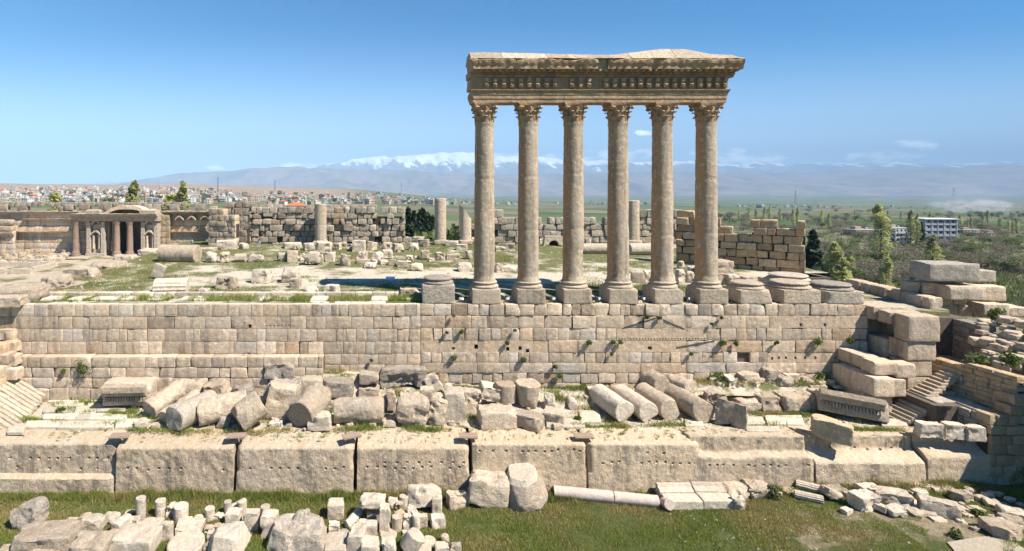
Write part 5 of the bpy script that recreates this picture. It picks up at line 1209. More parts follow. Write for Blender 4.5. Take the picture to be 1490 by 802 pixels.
Dr(964, 573, 2.8, 2.0, R(108), 'broken drum lying behind the third parallel drum', 'stone', z=-9.0, chops=4, grp=GD, rough=.05)
Dr(1006, 580, 3.6, 1.9, R(112), 'rough broken drum lying behind the fourth parallel drum', 'stone', z=-9.2, chops=5, grp=GD, rough=.07)
Lg(1038, 1085, 574, 626, 'frag', 'large ragged fluted fragment right of the four parallel drums', big=True, yaw=-.6, dr=.45, mat='stone', chops=7)
Lg(1020, 1052, 563, 592, 'frag', 'jagged rubble heap behind the fourth parallel drum', z=-9.4, big=True)
GB = 'row of large rough blocks on the right of the ledge'
for i, (u0, u1, vt, vb, lab) in enumerate([(1058, 1098, 568, 600, 'first of five large rough blocks in a row, darkest and nearest the ragged fragment'), (1096, 1128, 565, 600, 'second of five large rough blocks in a row, split by a crack'), (1126, 1162, 564, 601, 'third of five large rough blocks in a row, the widest'),
                                       (1160, 1182, 567, 600, 'fourth of five large rough blocks in a row'), (1179, 1199, 564, 598, 'fifth of five large rough blocks in a row, beside the carved cornice')]):
    S(u0, u1, vt, vb + 1, 'block', lab, GB, fz, 'stone', dr=1.25, big=True, bev=.16, rough=.06, chops=4, z=-10.15, minh=.5, yaw=.06)
zb_ = lambda x, y: -8.78 + .72 * smooth((y - 55.4) / 1.9)
for (u0, u1, vt, vb, kd, lab, mt) in [(1074, 1101, 539, 559, 'block', 'squared block at the wall foot above the row of rough blocks', 'stone'), (1106, 1131, 534, 558, 'frag', 'knobbly carved fragment at the wall foot', 'grey'), (1124, 1153, 545, 564, 'boulder', 'grey rounded boulder at the wall foot', 'grey'),
                                  (1139, 1159, 541, 555, 'block', 'small pale block behind the grey rounded boulder', 'pale'), (1164, 1178, 549, 557, 'slab', 'thin pale stone in the weeds at the wall foot', 'pale'), (1213, 1227, 545, 557, 'block', 'small pale block beside the dark green weed at the wall corner', 'pale'),
                                  (1055, 1074, 545, 567, 'frag', 'angular pale rock standing in green weeds behind the drums', 'pale'), (1173, 1197, 556, 566, 'slab', 'flat pale slab behind the fifth rough block', 'pale'), (1046, 1056, 541, 551, 'frag', 'small light rock high in the weeds behind the drums', 'pale'),
                                  (1030, 1045, 547, 557, 'slab', 'broken thin slab in the weeds behind the drums', 'pale'), (1208, 1232, 558, 566, 'slab', 'flat worn stone above the big carved cornice', 'pale'), (1246, 1262, 553, 561, 'slab', 'grey flat stone at the foot of the lower tier', 'grey')]:
    S(u0, u1, vt, vb, kd, lab, 'stones along the wall foot', zb_, mt)
cornice((xu(1241, 52.7), 53.0, -9.95), 5.4, 2.9, 2.0, -.50, 'huge fallen cornice block with rows of dentils, at the foot of the lit stairs', M['stone'], 2102, G, -.42, .05)
S(1180, 1234, 603, 650, 'block', 'dark tilted rough block hanging over the front edge of the giant blocks', G, lambda x, y: -10.3, 'warm', dr=.5, yaw=-.62, big=True, roll=.10, rough=.07, z=-10.25)
for (u0, u1, vt, vb, lab) in [(1334, 1366, 612, 639, 'left of three pale cut cubes on the ledge edge'), (1372, 1398, 613, 640, 'middle of three pale cut cubes on the ledge edge'), (1404, 1431, 617, 643, 'right of three pale cut cubes on the ledge edge, half in shade')]:
    S(u0, u1, vt, vb, 'block', lab, 'three cut cubes on the ledge edge', lambda x, y: -10.1, 'pale', dr=.5, yaw=-.12, big=True, z=-9.95, minh=.75)
S(1385, 1416, 605, 618, 'slab', 'flat slab behind the three pale cut cubes', G, fz, 'stone', z=-9.6)
rg = random.Random(67)
for k_ in range(80):
    u = rg.uniform(195, 840) if k_ < 55 else rg.uniform(1020, 1250); v = rg.uniform(588, 627) if k_ < 55 else rg.uniform(556, 566); s = rg.uniform(6, 15)
    ph = 'in the left drum heap' if u < 400 else 'between the blocks of the middle ledge' if u < 900 else 'scattered over the weedy bench at the wall foot'
    o = S(u - s / 2, u + s / 2, v - s * .8, v, rg.choice(['frag', 'frag', 'boulder', 'block']), 'small broken rubble stone ' + ph, 'small rubble on the lower ledge', fz if k_ < 55 else zb_, rg.choice(['pale', 'stone', 'stone']), yaw=rg.uniform(-.6, .6)); o.name = 'rubble_stone'; o['category'] = 'rubble'
# ------------------------------------------------------------------ on the lawn
GL = 'antique fragments set out on the lawn'
def W_(u0, u1, vt, vb, kind, lab, mat='pale', **k): return S(u0, u1, vt, vb, kind, lab, GL, lz, mat, **k)
W_(24, 76, 727, 774, 'boulder', 'rough grey rock standing apart at the far left of the lawn', 'grey', big=True, bev=.25, roll=-.25, dr=.6)
W_(25, 120, 760, 818, 'block', 'big grey block with an orange stained right face, lower left corner', 'stone', big=True, dr=.55, rough=.04, yaw=.12, minh=.5)
W_(-4, 36, 793, 822, 'slab', 'cut off slab in the extreme lower left corner', 'stone')
W_(37, 96, 788, 826, 'frag', 'rough pale chunk in front of the orange stained block', 'stone', big=True)
W_(106, 160, 774, 826, 'slab', 'flat grey block leaning right of the orange stained block', 'stone', big=True, minh=.5, dr=.7)
W_(167, 232, 764, 812, 'slab', 'large square pale slab with a ragged front edge', 'pale', big=True, dr=.7, yaw=-.08, minh=.45)
W_(121, 152, 746, 781, 'frag', 'bright white chunk behind the flat grey leaning block', big=True)
W_(164, 190, 747, 781, 'slab', 'bright white long stone left of the slim marble stubs', dr=1.4, yaw=-.35)
W_(150, 173, 745, 764, 'boulder', 'rounded pale stone between two bright white stones')
W_(115, 134, 746, 761, 'frag', 'dull brown stone in the grass, left of the bright white chunk', 'warm')
W_(97, 113, 754, 763, 'block', 'small pale block behind the orange stained block')
W_(160, 178, 768, 787, 'frag', 'shaded broken stone touching the large square slab', 'stone')
W_(183, 196, 742, 750, 'boulder', 'small round stone left of the leftmost slim stub')
W_(184, 205, 749, 769, 'frag', 'pale leaning chip at the foot of the leftmost slim stub')
W_(204, 237, 753, 772, 'frag', 'low pale rubble behind the large square slab')
W_(198, 212, 719, 760, 'stub', 'leftmost and tallest slim marble stub on the lawn')
W_(226, 241, 723, 755, 'stub', 'second slim marble stub from the left, with a slanted top')
W_(241, 257, 731, 754, 'frag', 'ringed marble piece between the second and the flared stub')
W_(253, 274, 730, 762, 'stub', 'short flared marble stub with a chipped rim')
W_(263, 279, 752, 765, 'boulder', 'small knob of marble in front of the flared stub')
W_(282, 296, 749, 763, 'boulder', 'small ball like marble piece standing alone in the grass')
W_(298, 312, 735, 760, 'stub', 'short grey marble stub, alone in the middle of the fragment field')
W_(311, 326, 745, 758, 'boulder', 'rounded marble lump beside the lone grey stub')
W_(326, 337, 726, 751, 'stub', 'thin grey marble stub, left of a paler leaning one')
W_(336, 351, 730, 748, 'boulder', 'small mushroom topped marble piece among the stubs')
W_(345, 359, 724, 753, 'stub', 'pale leaning stub behind the mushroom topped piece')
W_(356, 377, 740, 775, 'block', 'moulded upright block with horizontal grooves', dr=.7)
W_(379, 393, 732, 766, 'stub', 'pale stub half hidden behind a white block')
W_(381, 404, 741, 784, 'block', 'tall white block left of the huge lichen covered rock', dr=1.0)
W_(330, 351, 739, 770, 'block', 'pale squared pier behind the big rough pyramid', dr=.9)
W_(234, 251, 757, 788, 'frag', 'stacked knobbly pieces left of the arch like fragment', dr=.9)
W_(250, 295, 757, 785, 'frag', 'arch like pale fragment with a hollow underside', big=True)
W_(244, 298, 777, 818, 'disc', 'round stone disc lying tilted with two small holes', 'pale', chops=0, rough=.015, tilt=.12)
W_(298, 315, 762, 777, 'frag', 'left of two small stones behind the pyramid', 'stone')
W_(311, 327, 760, 775, 'frag', 'right of two small stones behind the pyramid', 'stone')
W_(302, 316, 771, 792, 'block', 'small upright block beside the round disc')
W_(296, 312, 787, 806, 'frag', 'broken rim piece right of the round disc', 'stone')
W_(301, 359, 755, 818, 'frag', 'big rough pyramid shaped block in the front row', 'pale', big=True, taper=.35, dr=1.0, chops=5)
W_(390, 478, 752, 812, 'frag', 'huge lichen covered grey rock with a stepped front', 'grey', big=True, dr=.8, chops=5, bev=.12, taper=.15, minh=.45)
o = W_(420, 464, 734, 790, 'boulder', 'pointed grey hump of rock rising behind the huge lichen covered rock', 'grey', big=True, taper=.5, dr=.8)
W_(476, 503, 724, 758, 'block', 'pale squared block with a shaded face, behind the small log', 'pale', dr=.9, yaw=.1)
Dr(504, 771, 1.9, .75, R(60), 'small pale drum lying diagonally beside two squared blocks', 'pale', grp=GL, gz=lz, tilt=.1)
W_(478, 494, 758, 780, 'block', 'small cube stacked on another beside the huge grey rock')
W_(472, 506, 775, 812, 'slab', 'pale slab with a small square hole, right of the huge grey rock', dr=1.3, minh=.3)
W_(492, 508, 770, 782, 'drum', 'dull grey round stone tucked behind the holed slab', 'grey')
W_(506, 534, 760, 806, 'slab', 'long broken pale slab right of the holed slab', dr=1.6, yaw=-.15, minh=.3)
W_(516, 534, 754, 772, 'frag', 'rounded fragment at the head of the long broken slab')
W_(532, 549, 757, 786, 'block', 'white block standing right of the long broken slab', dr=.9)
W_(526, 554, 780, 812, 'block', 'cube shaped white block in the front row', dr=1.0, yaw=-.05)
W_(534, 558, 735, 762, 'block', 'squared base carrying the mushroom shaped capital', dr=.9)
o = W_(522, 561, 716, 745, 'boulder', 'mushroom shaped pale capital resting on a squared base', big=True, chops=3, z=-13.6)
W_(552, 568, 733, 778, 'block', 'knobbly upright pier right of the mushroom shaped capital', dr=.9, rough=.1)
W_(564, 579, 722, 742, 'boulder', 'round stone, left of two before the short cylinder')
W_(572, 587, 726, 744, 'boulder', 'round stone, right of two before the short cylinder')
W_(581, 594, 718, 742, 'stub', 'short leaning cylinder beside the big ochre tinted slab')
W_(572, 590, 741, 763, 'slab', 'slanted slab under the short leaning cylinder', 'warm', yaw=.4)
W_(570, 585, 747, 776, 'stub', 'ringed marble base of two rounded tiers', 'pale')
W_(586, 600, 747, 772, 'frag', 'arched pale fragment left of the slim capped stub')
W_(593, 643, 709, 748, 'frag', 'big ochre tinted slab leaning at the back of the fragment field', 'pale', big=True, dr=.45, tilt=-.35)
W_(628, 643, 720, 750, 'block', 'upright end stone at the right of the big ochre tinted slab', dr=.8)
W_(591, 609, 734, 757, 'boulder', 'pale rounded stone before the big ochre tinted slab')
W_(600, 611, 745, 775, 'stub', 'slim capped stub in front of the pale rubble')
W_(609, 622, 747, 769, 'block', 'small block right of the slim capped stub')
W_(626, 648, 745, 771, 'block', 'squared block standing apart at the right of the fragment field', yaw=.12)
W_(553, 578, 772, 788, 'drum', 'low round stone behind the front row of fragments', chops=3)
W_(554, 576, 782, 812, 'frag', 'front row rounded pale fragment left of the grooved quarter drum')
o = W_(580, 609, 771, 812, 'drum', 'quarter drum with carved grooves on its face, front row', 'pale', roll=.5)
W_(584, 595, 771, 781, 'frag', 'tiny chip behind the grooved quarter drum')
W_(612, 634, 780, 798, 'drum', 'rounded stone with a flat top right of the grooved quarter drum', chops=4)
W_(606, 632, 793, 812, 'frag', 'cut off pale fragment at the lower edge right of the grooved quarter drum')
W_(633, 653, 789, 812, 'block', 'white square block at the lower edge of the fragment field')
W_(641, 654, 776, 792, 'boulder', 'small round knob at the right end of the front row', 'stone')
W_(653, 672, 787, 812, 'boulder', 'rightmost rounded stone of the front row', 'stone')
W_(646, 684, 707, 743, 'frag', 'carved corner block with a worn face, left of the leaning carved slab', 'stone', big=True, dr=.7, yaw=.3)
W_(678, 737, 684, 741, 'frag', 'large pale carved block with a smooth leaning top, beside the octagonal pedestal', 'stone', big=True, dr=.7, roll=.12, chops=5, broken=.45, chopd=(.74, .95))
W_(722, 738, 721, 740, 'boulder', 'small shell like stone between the carved block and the octagonal pedestal')
W_(699, 712, 732, 739, 'boulder', 'pebble in the grass under the large pale carved block')
# octagonal pedestal: a thing with two parts
p = atg(770, 747, lz); r_ = tag(empty('octagonal_pedestal', (p.x + .05, p.y + 1.9, p.z - .2)), 'huge worn octagonal pedestal with a round top, left of the pink granite shaft', 'pedestal', GL)
n = 48; rows = [(1.5, 0), (1.8, .25), (2.05, .7), (2.1, 1.3), (2.0, 1.75), (1.72, 2.15), (1.5, 2.4), (1.42, 2.6), (1.44, 3.1), (1.40, 3.25)]
V = [(r * (1 if j > 5 else 1 / max(math.cos(((2 * math.pi * i / n + .2) % (math.pi / 4)) - math.pi / 8), .5) * .95) * math.cos(2 * math.pi * i / n), r * (1 if j > 5 else 1 / max(math.cos(((2 * math.pi * i / n + .2) % (math.pi / 4)) - math.pi / 8), .5) * .95) * math.sin(2 * math.pi * i / n), z) for j, (r, z) in enumerate(rows) for i in range(n)]
def mk(rw, seed, tilt):
    V2 = np.array([v for j in rw for v in V[j * n:(j + 1) * n]]); V2 += vdisp(V2, .6, seed, 4) * .30 + vdisp(V2, 2.4, seed + 1, 3) * .16
    for nn, dd in (((.5, -.75, .35), 1.95), ((-.8, -.5, .2), 1.85), ((.1, -.95, -.1), 1.7), ((.85, -.3, .35), 2.05), ((-.3, -.8, .55), 2.35), ((-.9, .1, .4), 2.2)):
        nv = np.array(nn) / np.linalg.norm(nn); ee = np.maximum(0, V2 @ nv - dd); V2 -= nv * ee[:, None]
    Fa = [(j * n + i, j * n + (i + 1) % n, (j + 1) * n + (i + 1) % n, (j + 1) * n + i) for j in range(len(rw) - 1) for i in range(n)] + [tuple(range(n))[::-1], tuple((len(rw) - 1) * n + i for i in range(n))]
    m_ = MB(); m_.add(rotm(V2 * np.array([1.04, 1.0, .88]), *tilt), Fa); return m_
mk(range(0, 8), 4, (.08, -.10, 0)).build('block_body', M['stone'], r_); mk(range(7, 10), 6, (.08, -.10, 0)).build('round_top', M['pale'], r_)
# long pink granite shaft in two pieces
gs = at(808, 727, lz(20)); ge = at(962, 740, lz(26)); d = Vector((ge.x - gs.x, ge.y - gs.y, 0)); L = d.length; yw = math.atan2(d.y, d.x)
r_ = tag(empty('granite_shaft', (gs.x, gs.y + .5, gs.z), yw), 'long pink granite column shaft lying cracked along the foot of the giant blocks', 'column shaft', GL)
for nm, a_, b_, sd in (('long_piece', 0, L * .575, 1), ('short_piece', L * .582, L, 2)):
    P, Fa = drum(.52 - .015 * sd, b_ - a_, 40 + sd, 28, 20, .012, 0); P = rotm(P, 0, math.pi / 2, 0); P += np.array([a_, 0, .42]); mb = MB(); mb.add(P, Fa); mb.build(nm, M['granite'], r_)
W_(959, 974, 719, 743, 'drum', 'short pink granite end piece right of the long shaft', 'granite', chops=0, tilt=1.2)
cs = (M['pale'])
for (u0, u1, vt, vb, yw, lab) in [(968, 1024, 708, 743, .0, 'left half of a cracked pale cornice slab at the end of the pink shaft'), (1021, 1068, 708, 742, -.03, 'right half of a cracked pale cornice slab at the end of the pink shaft')]:
    p = atg((u0 + u1) / 2, vb, lz); wd = (u1 - u0) * p.y / F
    r_ = tag(empty('cornice_slab', (p.x + .2, p.y + 1.0, p.z), yw), lab, 'cornice slab', GL)
    P, Fa = rock(wd * .98, 1.3, .75, int(u0), .06, .03, 2, (.9, 1.0), k=6); P[:, 1] -= .35; mb = MB(); mb.add(P, Fa); mb.build('slab_body', M['pale'], r_)
    mb = MB(); extrude(mb, [(.32, .1), (1.25, .1), (1.25, 1.15), (.9, 1.2), (.8, 1.0), (.5, .92), (.32, .8)][::-1], -wd * .49, wd * .49, .3, .03, int(u0)); mb.build('moulding', M['pale'], r_)
W_(1063, 1084, 718, 744, 'frag', 'white broken knob at the right end of the cracked cornice slab')
W_(1027, 1046, 695, 716, 'block', 'narrow stone leaning on the giant blocks behind the cracked cornice slab', dr=.5, roll=-.4)
W_(1052, 1086, 702, 731, 'frag', 'dark faced rough block under a green bush, right of the cornice slab', 'stone', big=True)
W_(1080, 1117, 696, 729, 'boulder', 'large tan pointed boulder right of the cornice slab', 'stone', big=True)
W_(1110, 1133, 708, 725, 'boulder', 'flat boulder behind dark ivy, right of the tan pointed boulder', 'stone')
W_(1139, 1159, 709, 721, 'boulder', 'low round stone against the giant blocks, left of the fluted pieces', 'stone')
S(1163, 1192, 707, 723, 'fluted', 'upper of two fluted marble pieces in the grass', GL, lz, 'pale', yaw=-.6, D=.8, L=1.9)
S(1160, 1193, 719, 736, 'fluted', 'lower of two fluted marble pieces in the grass', GL, lz, 'pale', yaw=-.5, D=.7, L=2.0)
W_(1193, 1218, 709, 732, 'boulder', 'curved tan stone right of the fluted marble pieces', 'stone', roll=.4)
W_(1206, 1230, 705, 721, 'boulder', 'grey round stone behind the curved tan stone', 'grey')
W_(1228, 1241, 714, 725, 'boulder', 'small pale stone left of the grooved white block')
W_(1237, 1276, 711, 748, 'block', 'white block with a vertical groove, largest of the right hand group', big=True, dr=.7, yaw=.15)
W_(1250, 1281, 699, 729, 'frag', 'bright white leaning stone behind the grooved white block', big=True)
W_(1273, 1322, 706, 742, 'slab', 'long pale slab slanting right of the grooved white block', big=True, yaw=-.35, dr=.55)
W_(1222, 1240, 736, 752, 'block', 'small cube in the grass in front of the grooved white block', yaw=.4)
W_(1270, 1295, 732, 752, 'block', 'tilted square stone right of the grooved white block', yaw=.5, roll=.25)
W_(1292, 1317, 734, 756, 'boulder', 'rounded cube in front of the long pale slab', roll=-.2)
W_(1318, 1353, 735, 755, 'boulder', 'low hump of stone between two long slabs', 'stone')
W_(1342, 1390, 720, 761, 'slab', 'long curved topped slab in the middle of the right hand group', big=True, yaw=-.5, dr=.4, minh=.55)
W_(1353, 1372, 751, 761, 'slab', 'thin flat chip in front of the curved topped slab')
W_(1328, 1347, 710, 725, 'block', 'small pale block behind two long slabs', yaw=.2)
W_(1320, 1340, 729, 738, 'frag', 'small chip between two long slabs')
W_(1349, 1380, 703, 717, 'slab', 'flat pale slab against the giant blocks near the shade')
W_(1350, 1360, 695, 705, 'boulder', 'small white stone at the joint of the last two giant blocks')
W_(1331, 1350, 702, 714, 'frag', 'brown leaning slab left of the flat pale slab', 'warm')
W_(1385, 1412, 710, 733, 'frag', 'layered broken rock at the edge of the shade', 'stone')
W_(1384, 1404, 734, 750, 'frag', 'pale stone right of the curved topped slab')
W_(1432, 1457, 723, 742, 'boulder', 'tan stone at the edge of the dark shade', 'stone', yaw=-.3)
W_(1414, 1430, 736, 748, 'boulder', 'stone cluster member below the tan stone')
W_(1434, 1480, 753, 790, 'frag', 'big split pale boulder at the edge of the gravel path', 'stone', big=True)
W_(1456, 1496, 734, 766, 'slab', 'long pale slab at the right edge above the split boulder', big=True, yaw=-.5)
W_(1458, 1484, 747, 768, 'boulder', 'rounded stone behind the big split boulder', 'stone')
rg = random.Random(23)
rub = []
for k_ in range(46):
    u = rg.uniform(1300, 1345) if k_ < 14 else rg.uniform(1395, 1488); v = rg.uniform(704, 722) if k_ < 14 else rg.uniform(716, 775)
    if k_ >= 14 and v < 716 + (u - 1395) * .1: v += 14
    s = rg.uniform(7, 15)
    o = S(u - s / 2, u + s / 2, v - s * .8, v, rg.choice(['frag', 'boulder']), 'small pale rubble stone ' + ('behind the long slab by the giant blocks' if k_ < 14 else 'scattered between the gravel path and the dark shade'), 'small rubble on the right of the lawn', lz, rg.choice(['pale', 'stone'])); o.name = 'rubble_stone'; o['category'] = 'rubble'
# ------------------------------------------------------------------ on the terrace
GT = 'stones strewn over the turf terrace'
def zone(u):
    for lim, ph in [(215, 'at the left edge of the terrace'), (300, 'before the carved court front'), (400, 'left of the rampart stump'), (470, 'below the rampart stump'), (540, 'before the arrow slotted rampart'), (628, 'before the dark conifers'), (700, 'near the slant topped stump'), (800, 'behind the first tall columns'), (900, 'behind the middle tall columns'), (975, 'behind the last tall columns'), (1200, 'beneath the ochre block wall')]:
        if u < lim: return ph
def T(u0, u1, vt, vb, kind='block', desc=None, mat='pale', **k):
    d = desc or {'block': 'squared pale block', 'frag': 'broken pale rock', 'boulder': 'rounded pale stone', 'slab': 'flat pale slab', 'log': 'lying drum', 'fluted': 'fluted drum piece'}[kind] + ' ' + zone((u0 + u1) / 2)
    return S(u0, u1, vt, vb, kind, d, GT, tz, mat, **k)
T(233, 290, 360, 383, 'log', 'big brown drum lying on the terrace before the carved court front', 'column', D=2.9, yaw=-.12)
T(226, 273, 409, 431, 'fluted', 'pale fluted drum lying near the kerb at the left', D=2.0, yaw=.12)
for a in [(299, 318, 366, 383, 'boulder'), (319, 336, 366, 383, 'boulder'), (362, 383, 369, 382, 'boulder'), (287, 305, 419, 430, 'boulder'), (313, 347, 400, 422, 'frag'), (368, 397, 391, 413, 'frag'), (313, 347, 348, 364, 'block'),
          (345, 361, 353, 363, 'frag'), (258, 304, 346, 357, 'slab'), (276, 303, 344, 353, 'slab'), (290, 314, 360, 367, 'slab'), (411, 435, 389, 412, 'frag'), (421, 440, 404, 420, 'block'), (441, 465, 416, 429, 'frag'), (471, 495, 413, 430, 'block'),
          (401, 420, 366, 381, 'boulder'), (416, 435, 364, 382, 'block'), (435, 447, 368, 380, 'frag'), (441, 467, 366, 387, 'frag'), (464, 471, 370, 382, 'frag'), (472, 488, 366, 382, 'block'), (494, 511, 370, 388, 'frag'), (518, 536, 365, 378, 'frag'), (519, 539, 377, 384, 'slab'),
          (529, 548, 381, 391, 'boulder'), (540, 558, 366, 381, 'frag'), (421, 443, 339, 354, 'block'), (443, 463, 342, 354, 'block'), (411, 441, 352, 362, 'slab'), (425, 439, 356, 364, 'frag'), (440, 459, 353, 365, 'block'), (459, 486, 351, 369, 'frag'), (485, 497, 353, 364, 'block'),
          (496, 505, 352, 362, 'block'), (505, 514, 355, 364, 'frag'), (486, 505, 342, 354, 'boulder'), (513, 532, 349, 367, 'block'), (533, 549, 351, 364, 'frag'), (403, 416, 345, 354, 'boulder'), (383, 403, 347, 352, 'slab'), (508, 524, 344, 352, 'boulder'),
          (555, 573, 363, 377, 'block'), (541, 550, 377, 384, 'boulder'), (550, 566, 378, 386, 'boulder'), (565, 577, 377, 387, 'block'), (578, 593, 379, 389, 'block'), (596, 617, 383, 395, 'boulder'), (590, 603, 370, 382, 'frag'), (602, 611, 372, 378, 'frag'), (612, 625, 364, 379, 'block'),
          (623, 633, 375, 381, 'slab'), (631, 649, 367, 379, 'frag'), (648, 669, 368, 379, 'block'), (676, 689, 364, 378, 'boulder'), (661, 687, 381, 396, 'frag'), (557, 571, 352, 363, 'block'), (570, 588, 353, 367, 'frag'), (594, 610, 353, 365, 'frag'), (563, 586, 345, 354, 'slab'),
          (584, 600, 344, 354, 'block'), (598, 618, 344, 351, 'slab'), (606, 626, 347, 360, 'block'), (647, 668, 350, 359, 'slab'), (663, 681, 355, 365, 'slab'), (719, 733, 383, 397, 'frag'), (731, 751, 385, 396, 'frag'), (735, 749, 353, 366, 'block'), (720, 736, 358, 366, 'slab'),
          (784, 796, 345, 355, 'block'), (917, 938, 394, 412, 'block'), (937, 948, 393, 411, 'block'), (981, 997, 391, 414, 'frag'), (996, 1010, 394, 412, 'boulder'), (1040, 1056, 400, 416, 'frag'), (1053, 1076, 398, 417, 'boulder'), (1074, 1106, 400, 411, 'boulder'), (1115, 1138, 407, 414, 'slab'),
          (850, 860, 347, 356, 'frag'), (986, 996, 380, 392, 'boulder'), (1000, 1012, 386, 396, 'boulder'), (700, 712, 348, 356, 'frag')]:
    T(*a, mat='pale' if random.random() < .75 else 'stone', yaw=random.uniform(-.35, .35), dr=random.uniform(.7, 1.0))
T(342, 358, 368, 382, 'fluted', 'small fluted fragment beside the round white stones', D=1.4)
T(219, 236, 386, 406, 'slab', 'small tilted slab alone on the turf at the left', 'pale', dr=.4, roll=.4)
T(848, 884, 353, 370, 'log', 'long pale drum lying behind the third and fourth tall columns', 'pale', D=1.9, L=5.2)
T(915, 948, 351, 372, 'log', 'pale drum lying behind the fourth and fifth tall columns', 'pale', D=2.1, L=4.0)
T(579, 610, 419, 432, 'frag', 'long rough slab lying in the shadow at the kerb', 'stone', big=True, dr=.5)
T(1022, 1062, 377, 402, 'block', 'big low block half in shade at the foot of the ochre wall', 'stone', big=True)
# arched stone
r_ = tag(empty('arched_stone', (xu(806, 104), 104, tz(30, 104))), 'pale stone pierced by a small dark round arch at the back wall', 'arched block', GT)
mb = MB(); Vv = []; n = 12
for y in (0, 1.2):
    for k_ in range(n + 1): a = math.pi * k_ / n; Vv.append((-.95 * math.cos(a), y, .9 * math.sin(a) + .2))
    for k_ in range(n + 1): q = k_ / n; Vv.append((-2.0 + 4.0 * q if 0 < k_ < n else (-2.0 if k_ == 0 else 2.0), y, 1.9 if 0 < k_ < n else 0))
m_ = n + 1
Fa = []
for k_ in range(n): Fa += [(k_, k_ + 1, m_ + k_ + 1, m_ + k_), (2 * m_ + k_, 3 * m_ + k_, 3 * m_ + k_ + 1, 2 * m_ + k_ + 1), (m_ + k_, m_ + k_ + 1, 3 * m_ + k_ + 1, 3 * m_ + k_), (k_, 2 * m_ + k_, 2 * m_ + k_ + 1, k_ + 1)]
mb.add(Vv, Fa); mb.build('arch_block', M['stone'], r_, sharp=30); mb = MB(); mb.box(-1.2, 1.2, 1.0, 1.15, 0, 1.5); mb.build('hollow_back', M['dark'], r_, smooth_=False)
# edge rocks of the terrace at the left
for (u0, u1, vt, vb, kd, lab, z_) in [(-8, 42, 425, 447, 'block', 'pitted square block at the left end of the wall head', -.1), (3, 62, 411, 442, 'boulder', 'big pale rounded rock behind the pitted block at the left end', -.1), (63, 106, 398, 427, 'boulder', 'split pale boulder with a dark left face on the terrace edge', -.2), (98, 143, 386, 410, 'boulder', 'smooth domed boulder on the terrace edge', -.3),
                             (132, 182, 379, 398, 'boulder', 'broad flat rock on the terrace edge, third towards the portico', -.4), (164, 202, 370, 386, 'boulder', 'farthest flat rock of the terrace edge, before the portico', -.8), (70, 122, 408, 428, 'slab', 'long pale edge slab under the split boulder', -.6), (205, 240, 361, 373, 'boulder', 'low rock ledge beside the big brown drum', -.3), (52, 68, 413, 428, 'block', 'small dark block beside the big pale rounded rock', -.6)]:
    S(u0, u1, vt, vb, kd, lab, 'rocks along the terrace edge', lambda x, y: z_, 'stone', z=z_, big=True, sink=.1)
# rubble band in the court
rg = random.Random(29)
for k_ in range(84):
    u = rg.uniform(0, 102); v = rg.uniform(368, 386) - (u / 102) * 3; s = rg.uniform(4.5, 9.5)
    if rg.random() < .25: u = rg.uniform(0, 60); v = rg.uniform(362, 370)
    kd = rg.choice(['frag', 'frag', 'block', 'boulder'])
    side = 'left part' if u < 35 else 'middle part' if u < 70 else 'right part'
    o = S(u - s / 2, u + s / 2, v - s * .85, v, kd, {'frag': 'jagged pale fragment', 'block': 'squared pale fragment', 'boulder': 'rounded pale fragment'}[kd] + ' heaped before the carved court front, ' + side + ' of the rubble band', 'rubble band in the court', lambda x, y: -1.65, rg.choice(['pale', 'stone', 'stone', 'warm'])); o.name = 'rubble_stone'; o['category'] = 'rubble'
for u, h in ((14, 12), (53, 9), (93, 8), (110, 6)):
    S(u - 3, u + 3, 371 - h, 372, 'stub', 'short reddish column stub in the court rubble', 'reddish stubs in the court', lambda x, y: -1.65, 'redgranite')
for (u0, u1, vt, vb, lab) in [(40, 62, 374, 388, 'long pale kerb stone behind the basin'), (62, 92, 372, 381, 'row of low pale stones right of the court rubble'), (96, 130, 373, 378, 'low pale stone step before the portico')]:
    S(u0, u1, vt + 3, vb, 'slab', lab, 'low stones in the court', lambda x, y: -1.65, 'pale', dr=.3)
# gravel chips and pebbles that nobody could count
def chips(name, pts, mat, smin, smax, seed):
    rg = np.random.RandomState(seed); mb = MB()
    V0 = np.array([(-1, -1, 0), (1, -1, 0), (1, 1, 0), (-1, 1, 0), (-.6, -.6, 1), (.7, -.5, .9), (.6, .6, 1), (-.5, .7, .8)]) * np.array([.5, .5, .5])
    F0 = [(4, 5, 6, 7), (0, 1, 5, 4), (1, 2, 6, 5), (2, 3, 7, 6), (3, 0, 4, 7)]
    for p in pts:
        s = rg.uniform(smin, smax) * (1 + (rg.rand() < .06) * 1.2); a = rg.uniform(0, 6.3); c_, q_ = math.cos(a), math.sin(a); V = V0 * s * rg.uniform(.7, 1.3, 3); V = V @ np.array([[c_, q_, 0], [-q_, c_, 0], [0, 0, 1]])
        mb.add(V + np.array(p) - np.array([0, 0, .03]), F0, 0, rg.normal() * .12)
    return tag(mb.build(name, mat, smooth_=False), kind='stuff')
rgn = np.random.RandomState(5)
pts = [(x, y, tz(x, y) + .02) for x, y in zip(rgn.uniform(-43, 48, 5200), 62.6 + 45 * rgn.rand(5200) ** 1.4) if fbm(np.array([[x * .11, y * .11, 0]]), 5, 2)[0] > -.06]
chips('terrace_gravel', pts, M['pale'], .05, .16, 1)
pts = [(x, y, lz(x) + .03) for x, y in zip(rgn.uniform(22, 46, 500), rgn.uniform(39, 47, 500))]; chips('lawn_gravel', pts, M['pale'], .04, .12, 2)
pts = [(x, y, fz(x, y)) for x, y in zip(rgn.uniform(-36, 48, 1500), rgn.uniform(51.2, 57.8, 1500))]; chips('ledge_gravel', pts, M['pale'], .06, .22, 3)
